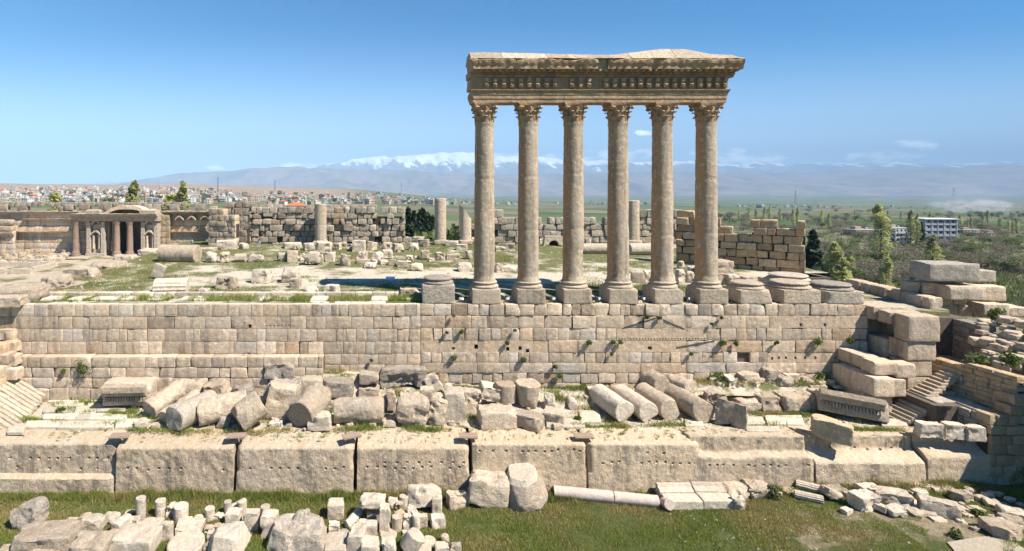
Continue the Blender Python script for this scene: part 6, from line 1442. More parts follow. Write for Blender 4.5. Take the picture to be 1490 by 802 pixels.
pts = [(x, y, tz(x, y) + .02) for x, y in zip(rgn.uniform(7, 50, 500), rgn.uniform(58.6, 62, 500))]; chips('wall_head_gravel', pts, M['stone'], .08, .3, 4)
# ================================================================== VEGETATION
def blades(name, pts, h, wd, mat, seed, dry=.3, hv=.5, kind='stuff', label=None, cat=None, group=None, clump=0.35):
    """grass: one slim triangle pair per blade, leaning at random"""
    rg = np.random.RandomState(seed); P = np.asarray(pts, float); n = len(P)
    hh = h * (1 - hv + 2 * hv * rg.rand(n)) ; a = rg.uniform(0, 2 * np.pi, n); la = rg.uniform(0, 2 * np.pi, n); lean = hh * rg.uniform(.1, .8, n)
    ww = wd * rg.uniform(.6, 1.4, n)
    cl = fbm(P * np.array([.9, .9, 0.3]) + seed, seed, 3); hh = hh * np.clip(1 + cl * 2.4, .3, 2.2)
    dx = np.stack([np.cos(a) * ww / 2, np.sin(a) * ww / 2, np.zeros(n)], 1); tip = np.stack([np.cos(la) * lean, np.sin(la) * lean, hh], 1)
    V = np.stack([P - dx, P + dx, P + tip], 1).reshape(-1, 3)
    me = bpy.data.meshes.new(name); me.vertices.add(3 * n); me.vertices.foreach_set('co', V.ravel()); me.loops.add(3 * n); me.loops.foreach_set('vertex_index', np.arange(3 * n)); me.polygons.add(n); me.polygons.foreach_set('loop_start', np.arange(0, 3 * n, 3))
    me.materials.append(mat); me.update(calc_edges=True)
    drift = np.clip((fbm(P * np.array([.16, .22, 0]) + 9 + seed, seed + 4, 4) + .06) * 3.2 + dry, 0, 1)
    wm = np.clip(drift + rg.normal(size=n) * .22, 0, 1)
    for nm, arr in (('tint', np.repeat(rg.normal(size=n) * .16 + clump * cl, 3)), ('warm', np.repeat(wm, 3))):
        at_ = me.attributes.new(nm, 'FLOAT', 'POINT'); at_.data.foreach_set('value', arr.astype(np.float32))
    o = bpy.data.objects.new(name, me); COL.objects.link(o); return tag(o, label, cat, group, kind)
rgn = np.random.RandomState(77)
n = 310000; xx = rgn.uniform(-37.5, 57, n); yy = rgn.uniform(37.5, 47.95, n)
keep = (fbm(np.stack([xx * .35, yy * .35, xx * 0], 1), 3, 3) > -.34 + .30 * np.clip((xx - 20) / 8, 0, 1) * np.clip((44 - yy) / 2, 0, 1))
xx, yy = xx[keep], yy[keep]; gz = -14.75 + .85 * np.clip((xx - 20) / 24, 0, 1) ** 2 * (3 - 2 * np.clip((xx - 20) / 24, 0, 1))
blades('lawn_grass', np.stack([xx, yy, gz - .02], 1), .17, .045, M['grass'], 7, dry=.24)
# taller weeds along the foot of the giant blocks and around stones
xx = rgn.uniform(-37.5, 52, 42000); yy = 47.85 - np.abs(rgn.normal(size=42000)) * .55
gz = np.array([lz(x) for x in xx]); blades('weed_strip', np.stack([xx, yy, gz], 1), .42, .06, M['grass'], 8, dry=-.05)
# terrace turf: short tufts in the green patches
n = 150000; xx = rgn.uniform(-43, 48, n); yy = 62.8 + 44 * rgn.rand(n) ** 1.3
gn = fbm(np.stack([xx * .13, yy * .2, xx * 0], 1), 15, 4); band_ = np.clip((yy - 66) / 4, 0, 1) * np.clip((84 - yy) / 6, 0, 1) * np.clip((xx + 34) / 12, 0, 1)
keep = gn > .02 + .16 * band_ - .05 * (yy > 86); xx, yy = xx[keep], yy[keep]
blades('terrace_grass', np.stack([xx, yy, np.array([tz(a, b_) for a, b_ in zip(xx, yy)])], 1), .13, .07, M['grass'], 9, dry=.25)
def strip_pts(x0, x1, y0, y1, zf_, n, seed):
    rg = np.random.RandomState(seed); x = rg.uniform(x0, x1, n); y = rg.uniform(y0, y1, n); return np.array([(a, b_, zf_(a, b_)) for a, b_ in zip(x, y)])
L_ = [strip_pts(xu(a, 60.5), xu(b_, 60.5), 59.3, 61.6, lambda x, y: 0, 1500, i) for i, (a, b_) in enumerate([(86, 168), (176, 250), (276, 372), (386, 452), (476, 540), (565, 612)])]
blades('wall_head_grass', np.vstack(L_), .38, .07, M['grass'], 10, dry=.15)
zz = []
rg = np.random.RandomState(3)
for k_ in range(240):
    x = rg.uniform(-36, 48); y = rg.uniform(51.2, 57.9)
    if fbm(np.array([[x * .3, y * .5, 0]]), 8, 2)[0] < -.05: continue
    m_ = rg.randint(40, 150); px = x + rg.normal(size=m_) * .55; py = y + rg.normal(size=m_) * .22
    zz += [(a, min(b_, 57.95), fz(a, b_)) for a, b_ in zip(px, py)]
for (a, b_, v) in [(30, 160, 575), (60, 230, 588), (150, 200, 600), (0, 60, 612), (200, 420, 628), (500, 660, 624), (820, 1000, 620), (1080, 1180, 603), (700, 860, 578), (1240, 1300, 625), (1180, 1240, 600), (820, 930, 582), (640, 700, 560)]:
    for k_ in range(9):
        p = at(rg.uniform(a, b_), v + rg.uniform(-2, 2), -10.1); m_ = 160; zz += [(p.x + d0, min(p.y + d1, 57.95), fz(p.x, p.y)) for d0, d1 in zip(rg.normal(size=m_) * .7, rg.normal(size=m_) * .18)]
for k_ in range(60):
    x = rg.uniform(31, 49); y = rg.uniform(56.6, 57.9); m_ = 90; zz += [(x + d0, min(57.95, y + d1), -8.12) for d0, d1 in zip(rg.normal(size=m_) * .5, rg.normal(size=m_) * .2)]
blades('ledge_grass', np.array(zz), .30, .06, M['grass'], 11, dry=.05)
# small tufts in the pits on top of the giant blocks
zz = []
for k_ in range(170):
    x = rg.uniform(-32, 50); y = rg.uniform(48.6, 51.0); m_ = rg.randint(12, 40); zz += [(x + d0, y + d1, -10.12) for d0, d1 in zip(rg.normal(size=m_) * .13, rg.normal(size=m_) * .06)]
blades('pit_tufts', np.array(zz), .13, .05, M['grass'], 12, dry=.1)
def leaves(mb, C, size, rg, mat=0, tint=0, warm=0):
    """leaf sized quads at the points C, turned at random"""
    for c, tn in zip(C, np.broadcast_to(tint, len(C))):
        a = rg.normal(size=3); a /= np.linalg.norm(a); b_ = np.cross(a, rg.normal(size=3)); b_ /= np.linalg.norm(b_) + 1e-9; s = size * rg.uniform(.6, 1.4)
        mb.add([c - a * s, c + b_ * s * .6, c + a * s, c - b_ * s * .6], [(0, 1, 2, 3)], mat, float(tn), float(np.clip(warm + rg.normal() * .25, 0, 1)))
# wall plants
GS = 'plants rooted in the podium wall'
def shrub(name, x, y, z, r, seed, lab, cat, grp, n=260, mat='leaf', size=.10, dr=.6):
    rg = np.random.RandomState(seed); r_ = tag(empty(name, (x, y, z)), lab, cat, grp)
    C = rg.normal(size=(n, 3)); C /= np.linalg.norm(C, axis=1)[:, None]; C *= (rg.rand(n, 1) ** .4) * r; C *= np.array([1, dr, .85]); C[:, 2] += r * .3; C += vdisp(C, 2.0 / r, seed, 2) * r * 1.1
    mb = MB(); leaves(mb, C, size, rg, 0, fbm(C * 2 / r, seed, 2) * .9, .3); mb.build('foliage', M[mat], r_, smooth_=False)
    mb = MB()
    for k_ in range(5): tube(mb, (0, .1, -.1), tuple(C[k_] * .8), .03, .012, 5)
    mb.build('stem', M['bark'], r_, smooth_=False); return r_
tops = [(120, 541, .95), (92, 541, .3), (660, 522, .38), (762, 525, .38), (650, 485, .22), (672, 484, .32), (738, 500, .3), (749, 481, .2), (814, 548, .42), (808, 534, .3), (857, 500, .40), (893, 499, .32), (903, 499, .3), (1052, 501, .5), (1071, 500, .3), (1006, 516, .25), (941, 463, .28), (960, 464, .28), (1190, 499, .55), (1238, 497, .5), (1130, 500, .3), (1072, 502, .2), (1050, 463, .2), (1036, 472, .2), (890, 516, .18), (540, 525, .18), (660, 460, .2)]
for i, (u, v, r) in enumerate(tops):
    r *= .8 if r < .9 else 1
    y = 57.75 if not (u < 200) else 56.8
    sz = 'big trailing' if r > .8 else 'round' if r > .35 else 'small' if r > .24 else 'tiny'
    where = 'left part of the podium wall' if u < 300 else 'wall face under the first tall columns' if u < 790 else 'wall face under the middle tall columns' if u < 980 else 'right part of the podium wall'
    shrub('wall_plant', xu(u, y), y, zv(v, y), r, 60 + i, f'{sz} green plant rooted in the {where}', 'plant', GS, 90 + int(300 * r))
# bushes
GBu = 'bushes among the ruins'
for i, (u, v, z, r, lab, mt) in enumerate([(133, 566, -10, .55, 'small bush at the wall foot behind the left paving', 'leaf'), (160, 570, -10, .45, 'low bush left of the dark carved cornice', 'leaf'), (88, 600, -10.1, .45, 'green tuft bush between the left paving slabs', 'leaf'), (849, 704, -14.7, .65, 'round green bush above the pink granite shaft', 'leaf'), (1066, 700, -14.2, .7, 'dark green ivy bush above the dark faced rough block', 'olive'),
                                       (1124, 722, -14.1, .7, 'trailing dark ivy beside the flat boulder', 'olive'), (1152, 703, -14.1, .7, 'pale green bush against the streaked giant block', 'leaf'), (1048, 556, -8.2, .9, 'broad weed bush at the wall foot behind the parallel drums', 'leaf'), (1222, 550, -8.15, .6, 'dark leafy weed in the wall corner by the tiers', 'olive'), (1030, 550, -8.2, .8, 'low grassy bush behind the parallel drums', 'leaf'),
                                       (1440, 636, -10.4, 1.0, 'dark hanging bush right of the three cut cubes', 'olive'), (1418, 636, -10.6, .6, 'yellow green plant below the right cut cube', 'leaf'), (1386, 632, -10.5, .5, 'yellow green plant between the cut cubes', 'leaf'), (1358, 601, -9.6, 1.2, 'dark bush in the shade under the landing', 'olive'), (1360, 566, -7.5, .7, 'dark bush beside the shaded stairs', 'olive'),
                                       (1420, 528, -4.4, .9, 'dark bush on top of the small block wall', 'olive'), (1398, 508, -5.0, .6, 'bush in the gap behind the small block wall', 'olive'), (1450, 462, -1.3, .8, 'bright weeds at the foot of the block pile', 'leaf'), (1440, 690, -13.8, 1.3, 'dark bush in the shade below the last giant block', 'olive'), (1478, 700, -13.8, 1.5, 'dark bush at the right edge in the shade', 'olive'), (1405, 700, -13.9, .7, 'leafy bush at the border of the shade', 'leaf'),
                                       (1472, 528, -3, .8, 'yellow green weeds on the rubble slope', 'leaf'), (1304, 580, -9, .6, 'grassy bush beside the lit stairs', 'leaf'), (1120, 549, -8.15, .5, 'weed bush behind the knobbly fragment', 'leaf'), (1190, 551, -8.15, .7, 'weed bush in the grass at the wall foot', 'leaf'), (1425, 752, -13.9, .5, 'small green bush among the right rubble', 'leaf'), (1392, 782, -13.9, .45, 'dark weed at the tip of the gravel path', 'olive'), (840, 612, -10.1, .4, 'yellow green weed under the pink granite drum', 'leaf')]):
    p = at(u, v, z); shrub('bush', p.x, min(p.y, 57.4) if z < -8 and v < 640 and u < 1250 else p.y, z, r, 160 + i, lab, 'bush', GBu, 220 + int(260 * r), mt, .13, .8)
# ------------------------------------------------------------------ trees
def tree_mesh(kind, seed, H):
    rg = np.random.RandomState(seed); tr = MB(); cr = MB()
    if kind == 'poplar':
        tube(tr, (0, 0, -1), (0, 0, H * .8), H * .016 + .08, .05, 7)
        n = 2800; q = rg.rand(n) ** .8; z = H * (.10 + .90 * q); R_ = H * .12 * np.sin(np.clip(q * .93 + .07, 0, 1) * np.pi) ** .6 * (1 - .55 * q)
        a = rg.uniform(0, 6.28, n); rr = R_ * rg.rand(n) ** .45; C = np.stack([rr * np.cos(a), rr * np.sin(a), z], 1); C += vdisp(C, .55, seed, 4) * 2.2; C[:, 2] += rr * .6
        for k_ in range(14): b_ = C[rg.randint(n)]; tube(tr, (0, 0, b_[2] - H * .10), tuple(b_), .06, .02, 4)
        leaves(cr, C, H * .010 + .05, rg, 0, fbm(C * .5, seed, 3) * 1.1, .35)
    elif kind == 'conifer':
        tube(tr, (0, 0, -1), (0, 0, H * .98), H * .018 + .06, .03, 7); n = 1700; q = rg.rand(n) ** 1.2; z = H * (.06 + .94 * q)
        lay = .75 + .35 * np.sin(z / H * 46); R_ = H * .24 * (1 - q) ** .85 * lay + .1; a = rg.uniform(0, 6.28, n); a = np.round(a * 3.2) / 3.2 + rg.normal(size=n) * .10 + np.floor(z / H * 14) * .8
        rr = R_ * rg.rand(n) ** .5; C = np.stack([rr * np.cos(a), rr * np.sin(a), z - rr * .25], 1)
        for k_ in range(16): b_ = C[rg.randint(n)]; tube(tr, (0, 0, b_[2] + .2), tuple(b_), .05, .02, 4)
        leaves(cr, C, H * .017 + .10, rg, 0, rg.normal(size=n) * .2, .3)
    elif kind in ('bare', 'scrub'):
        tube(tr, (0, 0, -.5), (0, 0, H * .3), H * .035, H * .025, 7); n = 0
        def limb(p, d, l, r, dep):
            e = p + d * l; tube(cr if dep > 1 else tr, tuple(p), tuple(e), r, r * .55, 4 if dep else 5)
            if dep < 4:
                for _ in range(3 if dep else 4):
                    dd = d + rg.normal(size=3) * .55; dd[2] += .12; dd /= np.linalg.norm(dd); limb(p + (e - p) * rg.uniform(.55, 1), dd, l * rg.uniform(.6, .8), r * .5, dep + 1)
        for _ in range(5):
            d = rg.normal(size=3); d[2] = abs(d[2]) * .8 + .5; d /= np.linalg.norm(d); limb(np.array([0, 0, H * .22]), d, H * .24, H * .02, 0)
        n = 700; C = rg.normal(size=(n, 3)) * np.array([.21, .21, .15]) * H + np.array([0, 0, H * .58]); C[:, 2] = np.maximum(C[:, 2], H * .12)
        for c in C:
            a = rg.normal(size=3); a[2] = abs(a[2]) + .4; a /= np.linalg.norm(a); s_ = np.cross(a, rg.normal(size=3)); s_ /= np.linalg.norm(s_) + 1e-9; l_ = rg.uniform(.25, .6); q_ = .045
            cr.add([c - s_ * q_, c + s_ * q_, c + a * l_], [(0, 1, 2)], 0, float(rg.normal() * .2), .3)
        if kind == 'scrub':
            n = 500; C = rg.normal(size=(n, 3)) * np.array([.21, .21, .15]) * H + np.array([0, 0, H * .58]); leaves(cr, C, .17, rg, 0, fbm(C * .7, seed, 2), 1.0)
    else:                                          # broad leafed
        tube(tr, (0, 0, -1), (0, 0, H * .45), H * .03, H * .018, 7); n = 1300
        cs = np.stack([rg.normal(size=9) * H * .19, rg.normal(size=9) * H * .19, H * rg.uniform(.42, .86, 9)], 1)
        for c in cs: tube(tr, (0, 0, H * .36), tuple(c), H * .013, .02, 5)
        C = cs[rg.randint(0, 9, n)]; d = rg.normal(size=(n, 3)); d /= np.linalg.norm(d, axis=1)[:, None]; C = C + d * (rg.rand(n, 1) ** .35) * H * .19 * np.array([1, 1, .75])
        leaves(cr, C, H * .02 + .1, rg, 0, fbm(C * .5, seed, 3) * 1.2, .35)
    return tr, cr
PROTO = {}
def proto(kind, v):
    k = (kind, v)
    if k not in PROTO:
        H = {'poplar': 16, 'conifer': 12, 'bare': 7, 'scrub': 6, 'broad': 9}[kind]
        tr, cr = tree_mesh(kind, 500 + v * 7 + len(kind), H)
        mt = {'poplar': 'poplar', 'conifer': 'conifer', 'bare': 'twig', 'scrub': 'twig', 'broad': 'olive'}[kind]
        nm = {'poplar': 'poplar_tree', 'conifer': 'conifer_tree', 'bare': 'bare_tree', 'scrub': 'bare_tree', 'broad': 'leafy_tree'}[kind]
        r_ = empty(nm, (0, -400, -60)); tr.build('trunk', M['bark'], r_); cr.build('crown', M[mt], r_, smooth_=False); PROTO[k] = [r_, H, False]
    return PROTO[k]
def tree(kind, x, y, H, lab, grp, v=0, rz=None, wide=1.0):
    pr = proto(kind, v)
    if pr[2]: o = copy_tree(pr[0])
    else: o = pr[0]; pr[2] = True
    s = H / pr[1]; o.location = (x, y, terr(x, y) - .2); o.rotation_euler = (0, 0, random.uniform(0, 6.28) if rz is None else rz); o.scale = (s * wide, s * wide, s); tag(o, lab, 'tree', grp); return o
def groundray(u, v):
    """walk along the sight line until it meets the land"""
    a = (u - CX) / F; b_ = (v - HY) / F; y = 115.0
    while y < 20000:
        z = CH - b_ * y
        if z < terr(a * y, y): return a * y, y
        y *= 1.01
    return a * y, y
GP = 'tall poplars in the valley'; GTn = 'poplars in the town'
def ptree(kind, u, vt, vb, lab, grp, v=0, wide=1.0, dist=None):
    if dist: y = dist; x = xu(u, y); z = terr(x, y)
    else: x, y = groundray(u, vb); z = terr(x, y)
    tree(kind, x, y, zv(vt, y) - z, lab, grp, v, wide=wide)
ptree('poplar', 1282, 294, 388, 'largest poplar in the valley, left of the concrete block of flats', GP, 0, 1.35)
ptree('poplar', 1325, 305, 362, 'left of a pair of slim poplars beside the concrete block of flats', GP, 1, 1.0)
ptree('poplar', 1334, 311, 362, 'right of a pair of slim poplars beside the concrete block of flats', GP, 2, 1.0)
ptree('conifer', 1341, 323, 362, 'small dark conifer touching the pair of slim poplars', GP, 1)
ptree('conifer', 1183, 335, 405, 'dark conifer rising right behind the end of the ochre block wall', GP, 0, dist=100)
for i, (u, vt, vb, d, lab) in enumerate([(1209, 348, 425, 118, 'pale green poplar beside the dark conifer, largest near the parapet'), (1225, 372, 428, 105, 'pale green poplar top right of the larger pale poplar'), (1238, 365, 400, 190, 'small yellow green poplar behind the parapet'), (1289, 372, 418, 150, 'thin yellow green poplar right of the pale track'), (1357, 340, 405, 170, 'loose pale poplar behind the block pile'), (1240, 395, 430, 110, 'low pale poplar tip just above the parapet')]): ptree('poplar', u, vt, vb, lab, GP, i % 3, 1.25, dist=d)
for i, (u, vt, vb) in enumerate([(1112, 300, 326), (1120, 300, 324), (1154, 303, 330), (1160, 301, 329), (1196, 306, 332), (1206, 310, 334), (1244, 304, 318), (1292, 306, 322), (1311, 307, 322), (1353, 307, 325), (1397, 312, 335), (1413, 315, 335), (1430, 310, 332), (1437, 305, 325), (1455, 315, 338), (1468, 318, 340), (1480, 318, 340), (1474, 322, 342), (1408, 318, 336), (1090, 304, 322), (1075, 306, 322), (1100, 303, 320), (1135, 302, 322)]):
    ptree('poplar', u, vt, vb, 'slim pale poplar among fields ' + ('left of the concrete block of flats' if u < 1350 else 'right of the concrete block of flats'), 'distant slim poplars', i % 3, random.uniform(.9, 1.3))
ptree('poplar', 194, 261, 300, 'tall poplar rising behind the carved court front, left one', GTn, 1, 1.1, dist=150)
ptree('poplar', 262, 266, 300, 'tall poplar rising behind the carved court front, right one', GTn, 2, 1.2, dist=150)
ptree('poplar', 83, 276, 300, 'short poplar behind the left part of the court rampart', GTn, 0, 1.3, dist=150)
ptree('poplar', 240, 279, 300, 'low bushy poplar between two taller poplars', GTn, 0, 2.0, dist=155)
for i, u in enumerate((594, 602, 608, 615, 622, 629, 611, 599)): ptree('conifer', u, 302 + (i * 5) % 13, 352, 'dark conifer in the gap between the rampart and the lone stump', 'dark conifers in the wall gap', i % 3, .9, dist=122 + i * 2)
ptree('broad', 660, 318, 360, 'olive green tree between the lone stump and the slant topped stump', 'trees behind the terrace', 0, dist=118); ptree('broad', 653, 312, 360, 'darker tree behind the olive green tree by the stumps', 'trees behind the terrace', 1, dist=126)
rg = random.Random(41)
# orchard and scrub right of the ruins
cnt = 0
for k_ in range(430):
    v = 299 + 119 * rg.random() ** 1.15; u = rg.uniform(1045, 1500)
    if v > 400 and u > 1345: continue
    x, y = groundray(u, v)
    if y < 118 or (1345 < u < 1398 and 330 < v < 356): continue
    kd = rg.choice(['bare', 'bare', 'scrub', 'scrub', 'scrub', 'broad']); H = rg.uniform(4.5, 8.0) if v > 325 else rg.uniform(6, 10)
    area = 'near the pale track' if v > 372 else 'left of the flats' if u < 1340 else 'right of the flats'
    tree(kd, x, y, H, {'bare': 'leafless grey brown tree', 'scrub': 'budding brown tree', 'broad': 'rounded green tree'}[kd] + ' in the valley orchards ' + area, 'orchard trees in the valley', k_ % 3, wide=rg.uniform(1.2, 2.0))
# dark trees along the right horizon and in the town
for k_ in range(26):
    u = rg.uniform(1405, 1490); x, y = groundray(u, rg.uniform(313, 319)); tree('broad', x, y, rg.uniform(7, 12), 'dark tree of the far grove at the right', 'far grove at the right', k_ % 2)
def townspot(u, v): return groundray(u, v)
for k_ in range(190):
    u = rg.choice([rg.uniform(0, 340), rg.uniform(390, 690), rg.uniform(560, 980)]); v = rg.uniform(281, 298) if u < 560 else rg.uniform(288, 300)
    x, y = townspot(u, v); tree(rg.choice(['broad', 'broad', 'broad', 'poplar']), x, y, rg.uniform(7, 13), 'small green tree between the town houses ' + ('behind the court front' if u < 340 else 'behind the rampart' if u < 600 else 'behind the tall columns'), 'trees among the town houses', k_ % 2, wide=rg.uniform(1, 1.4))
# ================================================================== TOWN
HM = [flat('house_render_' + n_, c_, .9, .12, .6) for n_, c_ in (('white', (.62, .60, .56)), ('cream', (.47, .42, .34)), ('grey', (.33, .32, .30)), ('tan', (.36, .28, .20)))]
M['tiles'] = flat('red_roof_tiles', (.42, .14, .06), .85, .2, 2); M['window'] = flat('dark_window', (.03, .035, .04), .2); M['concrete'] = flat('bare_concrete', (.33, .34, .36), .9, .15, 1)
def house_mesh(w_, d_, h_, storeys, style, seed, win=True):
    rg = random.Random(seed); mb = MB(); sh = h_ / storeys
    # front and side walls with recessed window openings
    def facade(x0, x1, axis, const, sgn):
        n = max(2, int(abs(x1 - x0) / 3.0)); 
        for s in range(storeys):
            z0 = s * sh; cw = (x1 - x0) / n
            for i in range(n):
                a, b_ = x0 + i * cw, x0 + (i + 1) * cw; wa, wb = a + cw * .3, b_ - cw * .3; za, zb2 = z0 + sh * .34, z0 + sh * .80
                def Q(p, q, zl, zh, dep=0.0, mat=0):
                    if axis == 'x': V = [(p, const + sgn * dep, zl), (q, const + sgn * dep, zl), (q, const + sgn * dep, zh), (p, const + sgn * dep, zh)]
                    else: V = [(const + sgn * dep, p, zl), (const + sgn * dep, q, zl), (const + sgn * dep, q, zh), (const + sgn * dep, p, zh)]
                    mb.add(V, [(0, 1, 2, 3)], mat)
                Q(a, wa, z0, z0 + sh); Q(wb, b_, z0, z0 + sh); Q(wa, wb, z0, za); Q(wa, wb, zb2, z0 + sh); Q(wa, wb, za, zb2, .25, 1)
    facade(-w_ / 2, w_ / 2, 'x', -d_ / 2, 1); facade(-d_ / 2, d_ / 2, 'y', w_ / 2, -1); facade(-d_ / 2, d_ / 2, 'y', -w_ / 2, 1)
    mb.box(-w_ / 2 + .05, w_ / 2 - .05, d_ / 2 - .2, d_ / 2, 0, h_); mb.box(-w_ / 2, w_ / 2, -d_ / 2, d_ / 2, -4, -.02)
    if style == 'tile':
        o_ = .6; z = h_; r = h_ + w_ * .16
        mb.add([(-w_ / 2 - o_, -d_ / 2 - o_, z), (w_ / 2 + o_, -d_ / 2 - o_, z), (w_ / 2 + o_, d_ / 2 + o_, z), (-w_ / 2 - o_, d_ / 2 + o_, z), (-w_ * .15, 0, r), (w_ * .15, 0, r)], [(0, 1, 5, 4), (1, 2, 5), (2, 3, 4, 5), (3, 0, 4), (0, 3, 2, 1)], 2)
    else:
        mb.box(-w_ / 2 - .2, w_ / 2 + .2, -d_ / 2 - .2, d_ / 2 + .2, h_ + .004, h_ + .35, 3); mb.box(-w_ * .3, -w_ * .05, -d_ * .1, d_ * .3, h_ + .352, h_ + 2.4, 0); mb.box(w_ * .2, w_ * .28, 0, d_ * .1, h_ + .352, h_ + 1.6, 3)
        if style == 'balcony':
            for s in range(1, storeys): mb.box(-w_ * .4, w_ * .15, -d_ / 2 - 1.2, -d_ / 2 - .005, s * sh - .12, s * sh + .1, 3); mb.box(-w_ * .4, w_ * .15, -d_ / 2 - 1.2, -d_ / 2 - 1.1, s * sh + .102, s * sh + .8, 0)
    return mb
styles = [('flat', 12, 9, 4, 1), ('flat', 11, 9, 7, 2), ('balcony', 14, 11, 10, 3), ('tile', 13, 10, 6.4, 2), ('flat', 18, 10, 3.8, 1)]
HP = {}
def house(x, y, st_, cm, rz, lab, grp, sc=1.0):
    k = (st_, cm)
    if k not in HP:
        s, w_, d_, h_, n_ = styles[st_]; HP[k] = house_mesh(w_, d_, h_, n_, s, st_).build('house', [HM[cm], M['window'], M['tiles'], HM[2]], smooth_=False); o = HP[k]
    else: o = HP[k].copy(); COL.objects.link(o)
    o.location = (x, y, terr(x, y) - .2); o.rotation_euler = (0, 0, rz); o.scale = (sc,) * 3; tag(o, lab, 'house', grp); return o
rg = random.Random(53); tone = ['white', 'cream', 'grey', 'tan']; shape = ['single storey flat roofed', 'two storey flat roofed', 'three storey balconied', 'red tiled', 'long low']
spots_ = []
for k_ in range(900):
    q = rg.random()
    if q < .50: u, v, zn = rg.uniform(-20, 335), 274.5 + 22 * rg.random() ** .9, 'above the carved court front'
    elif q < .68: u, v, zn = rg.uniform(335, 600), rg.uniform(282, 298), 'above the arrow slotted rampart'
    elif q < .97: u, v, zn = rg.uniform(600, 985), 286.5 + 12 * rg.random(), 'in the town seen between the tall columns'
    else: u, v, zn = rg.uniform(1060, 1300), rg.uniform(296, 304), 'among the fields at right'
    x, y = groundray(u, v)
    if y > 3300: continue
    spots_.append((y, x, u, zn))
spots_.sort()
for (y, x, u, zn) in spots_[:270]:
    st_ = rg.choice([0, 1, 1, 1, 2, 2, 3, 4]); cm = rg.choice([0, 0, 1, 1, 1, 2, 3, 3])
    house(x, y, st_, cm, rg.uniform(-.7, .7), f'far {tone[cm]} {shape[st_]} house {zn}', 'town houses', rg.uniform(.65, 1.05))
fm = MB()
for (y, x, u, zn) in spots_[270:]:
    st_ = rg.choice([0, 1, 1, 1, 2, 2, 3, 4]); cm = rg.choice([0, 0, 1, 1, 1, 2, 3, 3]); s, w_, d_, h_, n_ = styles[st_]; hm = house_mesh(w_, d_, h_, n_, s, st_); sc = rg.uniform(.8, 1.3); a = rg.uniform(-.7, .7); z = terr(x, y) - .2
    hm.v = [(x + sc * (p[0] * math.cos(a) - p[1] * math.sin(a)), y + sc * (p[0] * math.sin(a) + p[1] * math.cos(a)), z + sc * p[2]) for p in hm.v]
    o_ = len(fm.v); fm.v += hm.v; fm.f += [tuple(i + o_ for i in q) for q in hm.f]; fm.m += [cm if m_ == 0 else (4 if m_ == 1 else 5 if m_ == 2 else 2) for m_ in hm.m]; fm.t += hm.t; fm.w += hm.w
tag(fm.build('farther_town', HM + [M['window'], M['tiles']], smooth_=False), kind='stuff')
# the red hipped villa behind the rampart
r_ = tag(empty('villa', (xu(431, 240), 240, terr(xu(431, 240), 240))), 'white villa with an orange tiled hip roof just behind the rampart', 'house', 'town houses')
w_ = 26 * 240 / F; zt_ = zv(299, 240) - r_.location.z; mb = MB()
hm = house_mesh(w_, 7, zt_, 5, 'tile', 3); hm.m = [m_ if m_ != 2 else 2 for m_ in hm.m]
roof = [i for i, m_ in enumerate(hm.m) if m_ == 2]; rm = MB(); rm.v = list(hm.v); rm.f = [hm.f[i] for i in roof]; rm.m = [0] * len(roof); rm.t = [0] * len(rm.v); rm.w = [0] * len(rm.v)
bm_ = MB(); bm_.v = list(hm.v); ii = [i for i in range(len(hm.f)) if hm.m[i] != 2]; bm_.f = [hm.f[i] for i in ii]; bm_.m = [hm.m[i] for i in ii]; bm_.t = [0] * len(bm_.v); bm_.w = [0] * len(bm_.v)
bm_.build('wall', [HM[0], M['window'], M['tiles'], HM[2]], r_, smooth_=False); rm.build('roof', M['tiles'], r_, smooth_=False)
# the unfinished block of flats
bx, by = groundray(1371, 352); bz = terr(bx, by); w_ = 41 * by / F; H = zv(319, by) - bz
r_ = tag(empty('block_of_flats', (bx, by + 6, bz), -.12), 'four storey unfinished grey concrete block of flats with a white roof edge', 'building')
mb = MB(); sh = H / 4
mb.box(-w_ / 2, w_ / 2, -5.4, 6, -3, H - .2); mb.build('core', M['concrete'], r_, smooth_=False)
mb = MB(); mb.box(-w_ / 2 - .8, w_ / 2 + .9, -6.9, 6.6, H - .18, H + .3); mb.build('roof_slab', HM[0], r_, smooth_=False)
nw = 5; cw = w_ / nw; mb = MB()
for s in range(5): mb.box(-w_ / 2 - .3, w_ / 2 + .4, -6.4, -5.41, s * sh - .2, s * sh + .12) if s < 4 else None
for i in range(nw + 1): mb.box(-w_ / 2 + i * cw - .35, -w_ / 2 + i * cw + .35, -6.2, -5.42, .13, H - .2)
for s in range(4):
    for i in range(nw):
        x0 = -w_ / 2 + i * cw + .36; x1 = x0 + cw - .72
        mb.box(x0, x1, -6.0, -5.43, s * sh + .125, s * sh + sh * .38); 
        if i in (0, 1, 3): mb.box(x0, x0 + (x1 - x0) * .3, -6.02, -5.44, s * sh + sh * .38, s * sh + sh - .205)
mb.build('facade_frame', M['concrete'], r_, smooth_=False)
mbw = MB(); mbw.box(-.5, .5, -.06, 0, 0, 1); w0 = None
for s in range(4):
    for i in range(nw):
        if w0 is None: w0 = mbw.build('window', M['window'], r_, smooth_=False); o = w0
        else: o = w0.copy(); COL.objects.link(o); o.parent = r_
        o.location = (-w_ / 2 + (i + .5) * cw, -5.41, s * sh + sh * .40); o.scale = (cw * .42, 1, sh * .38)
mb = MB()
for s in range(1, 4): mb.box(w_ / 2 + .01, w_ / 2 + 1.3, -4.5, 4.5, s * sh - .1, s * sh + .1); mb.box(w_ / 2 + 1.2, w_ / 2 + 1.3, -4.5, 4.5, s * sh + .101, s * sh + .9)
mb.build('balconies', HM[0], r_, smooth_=False)
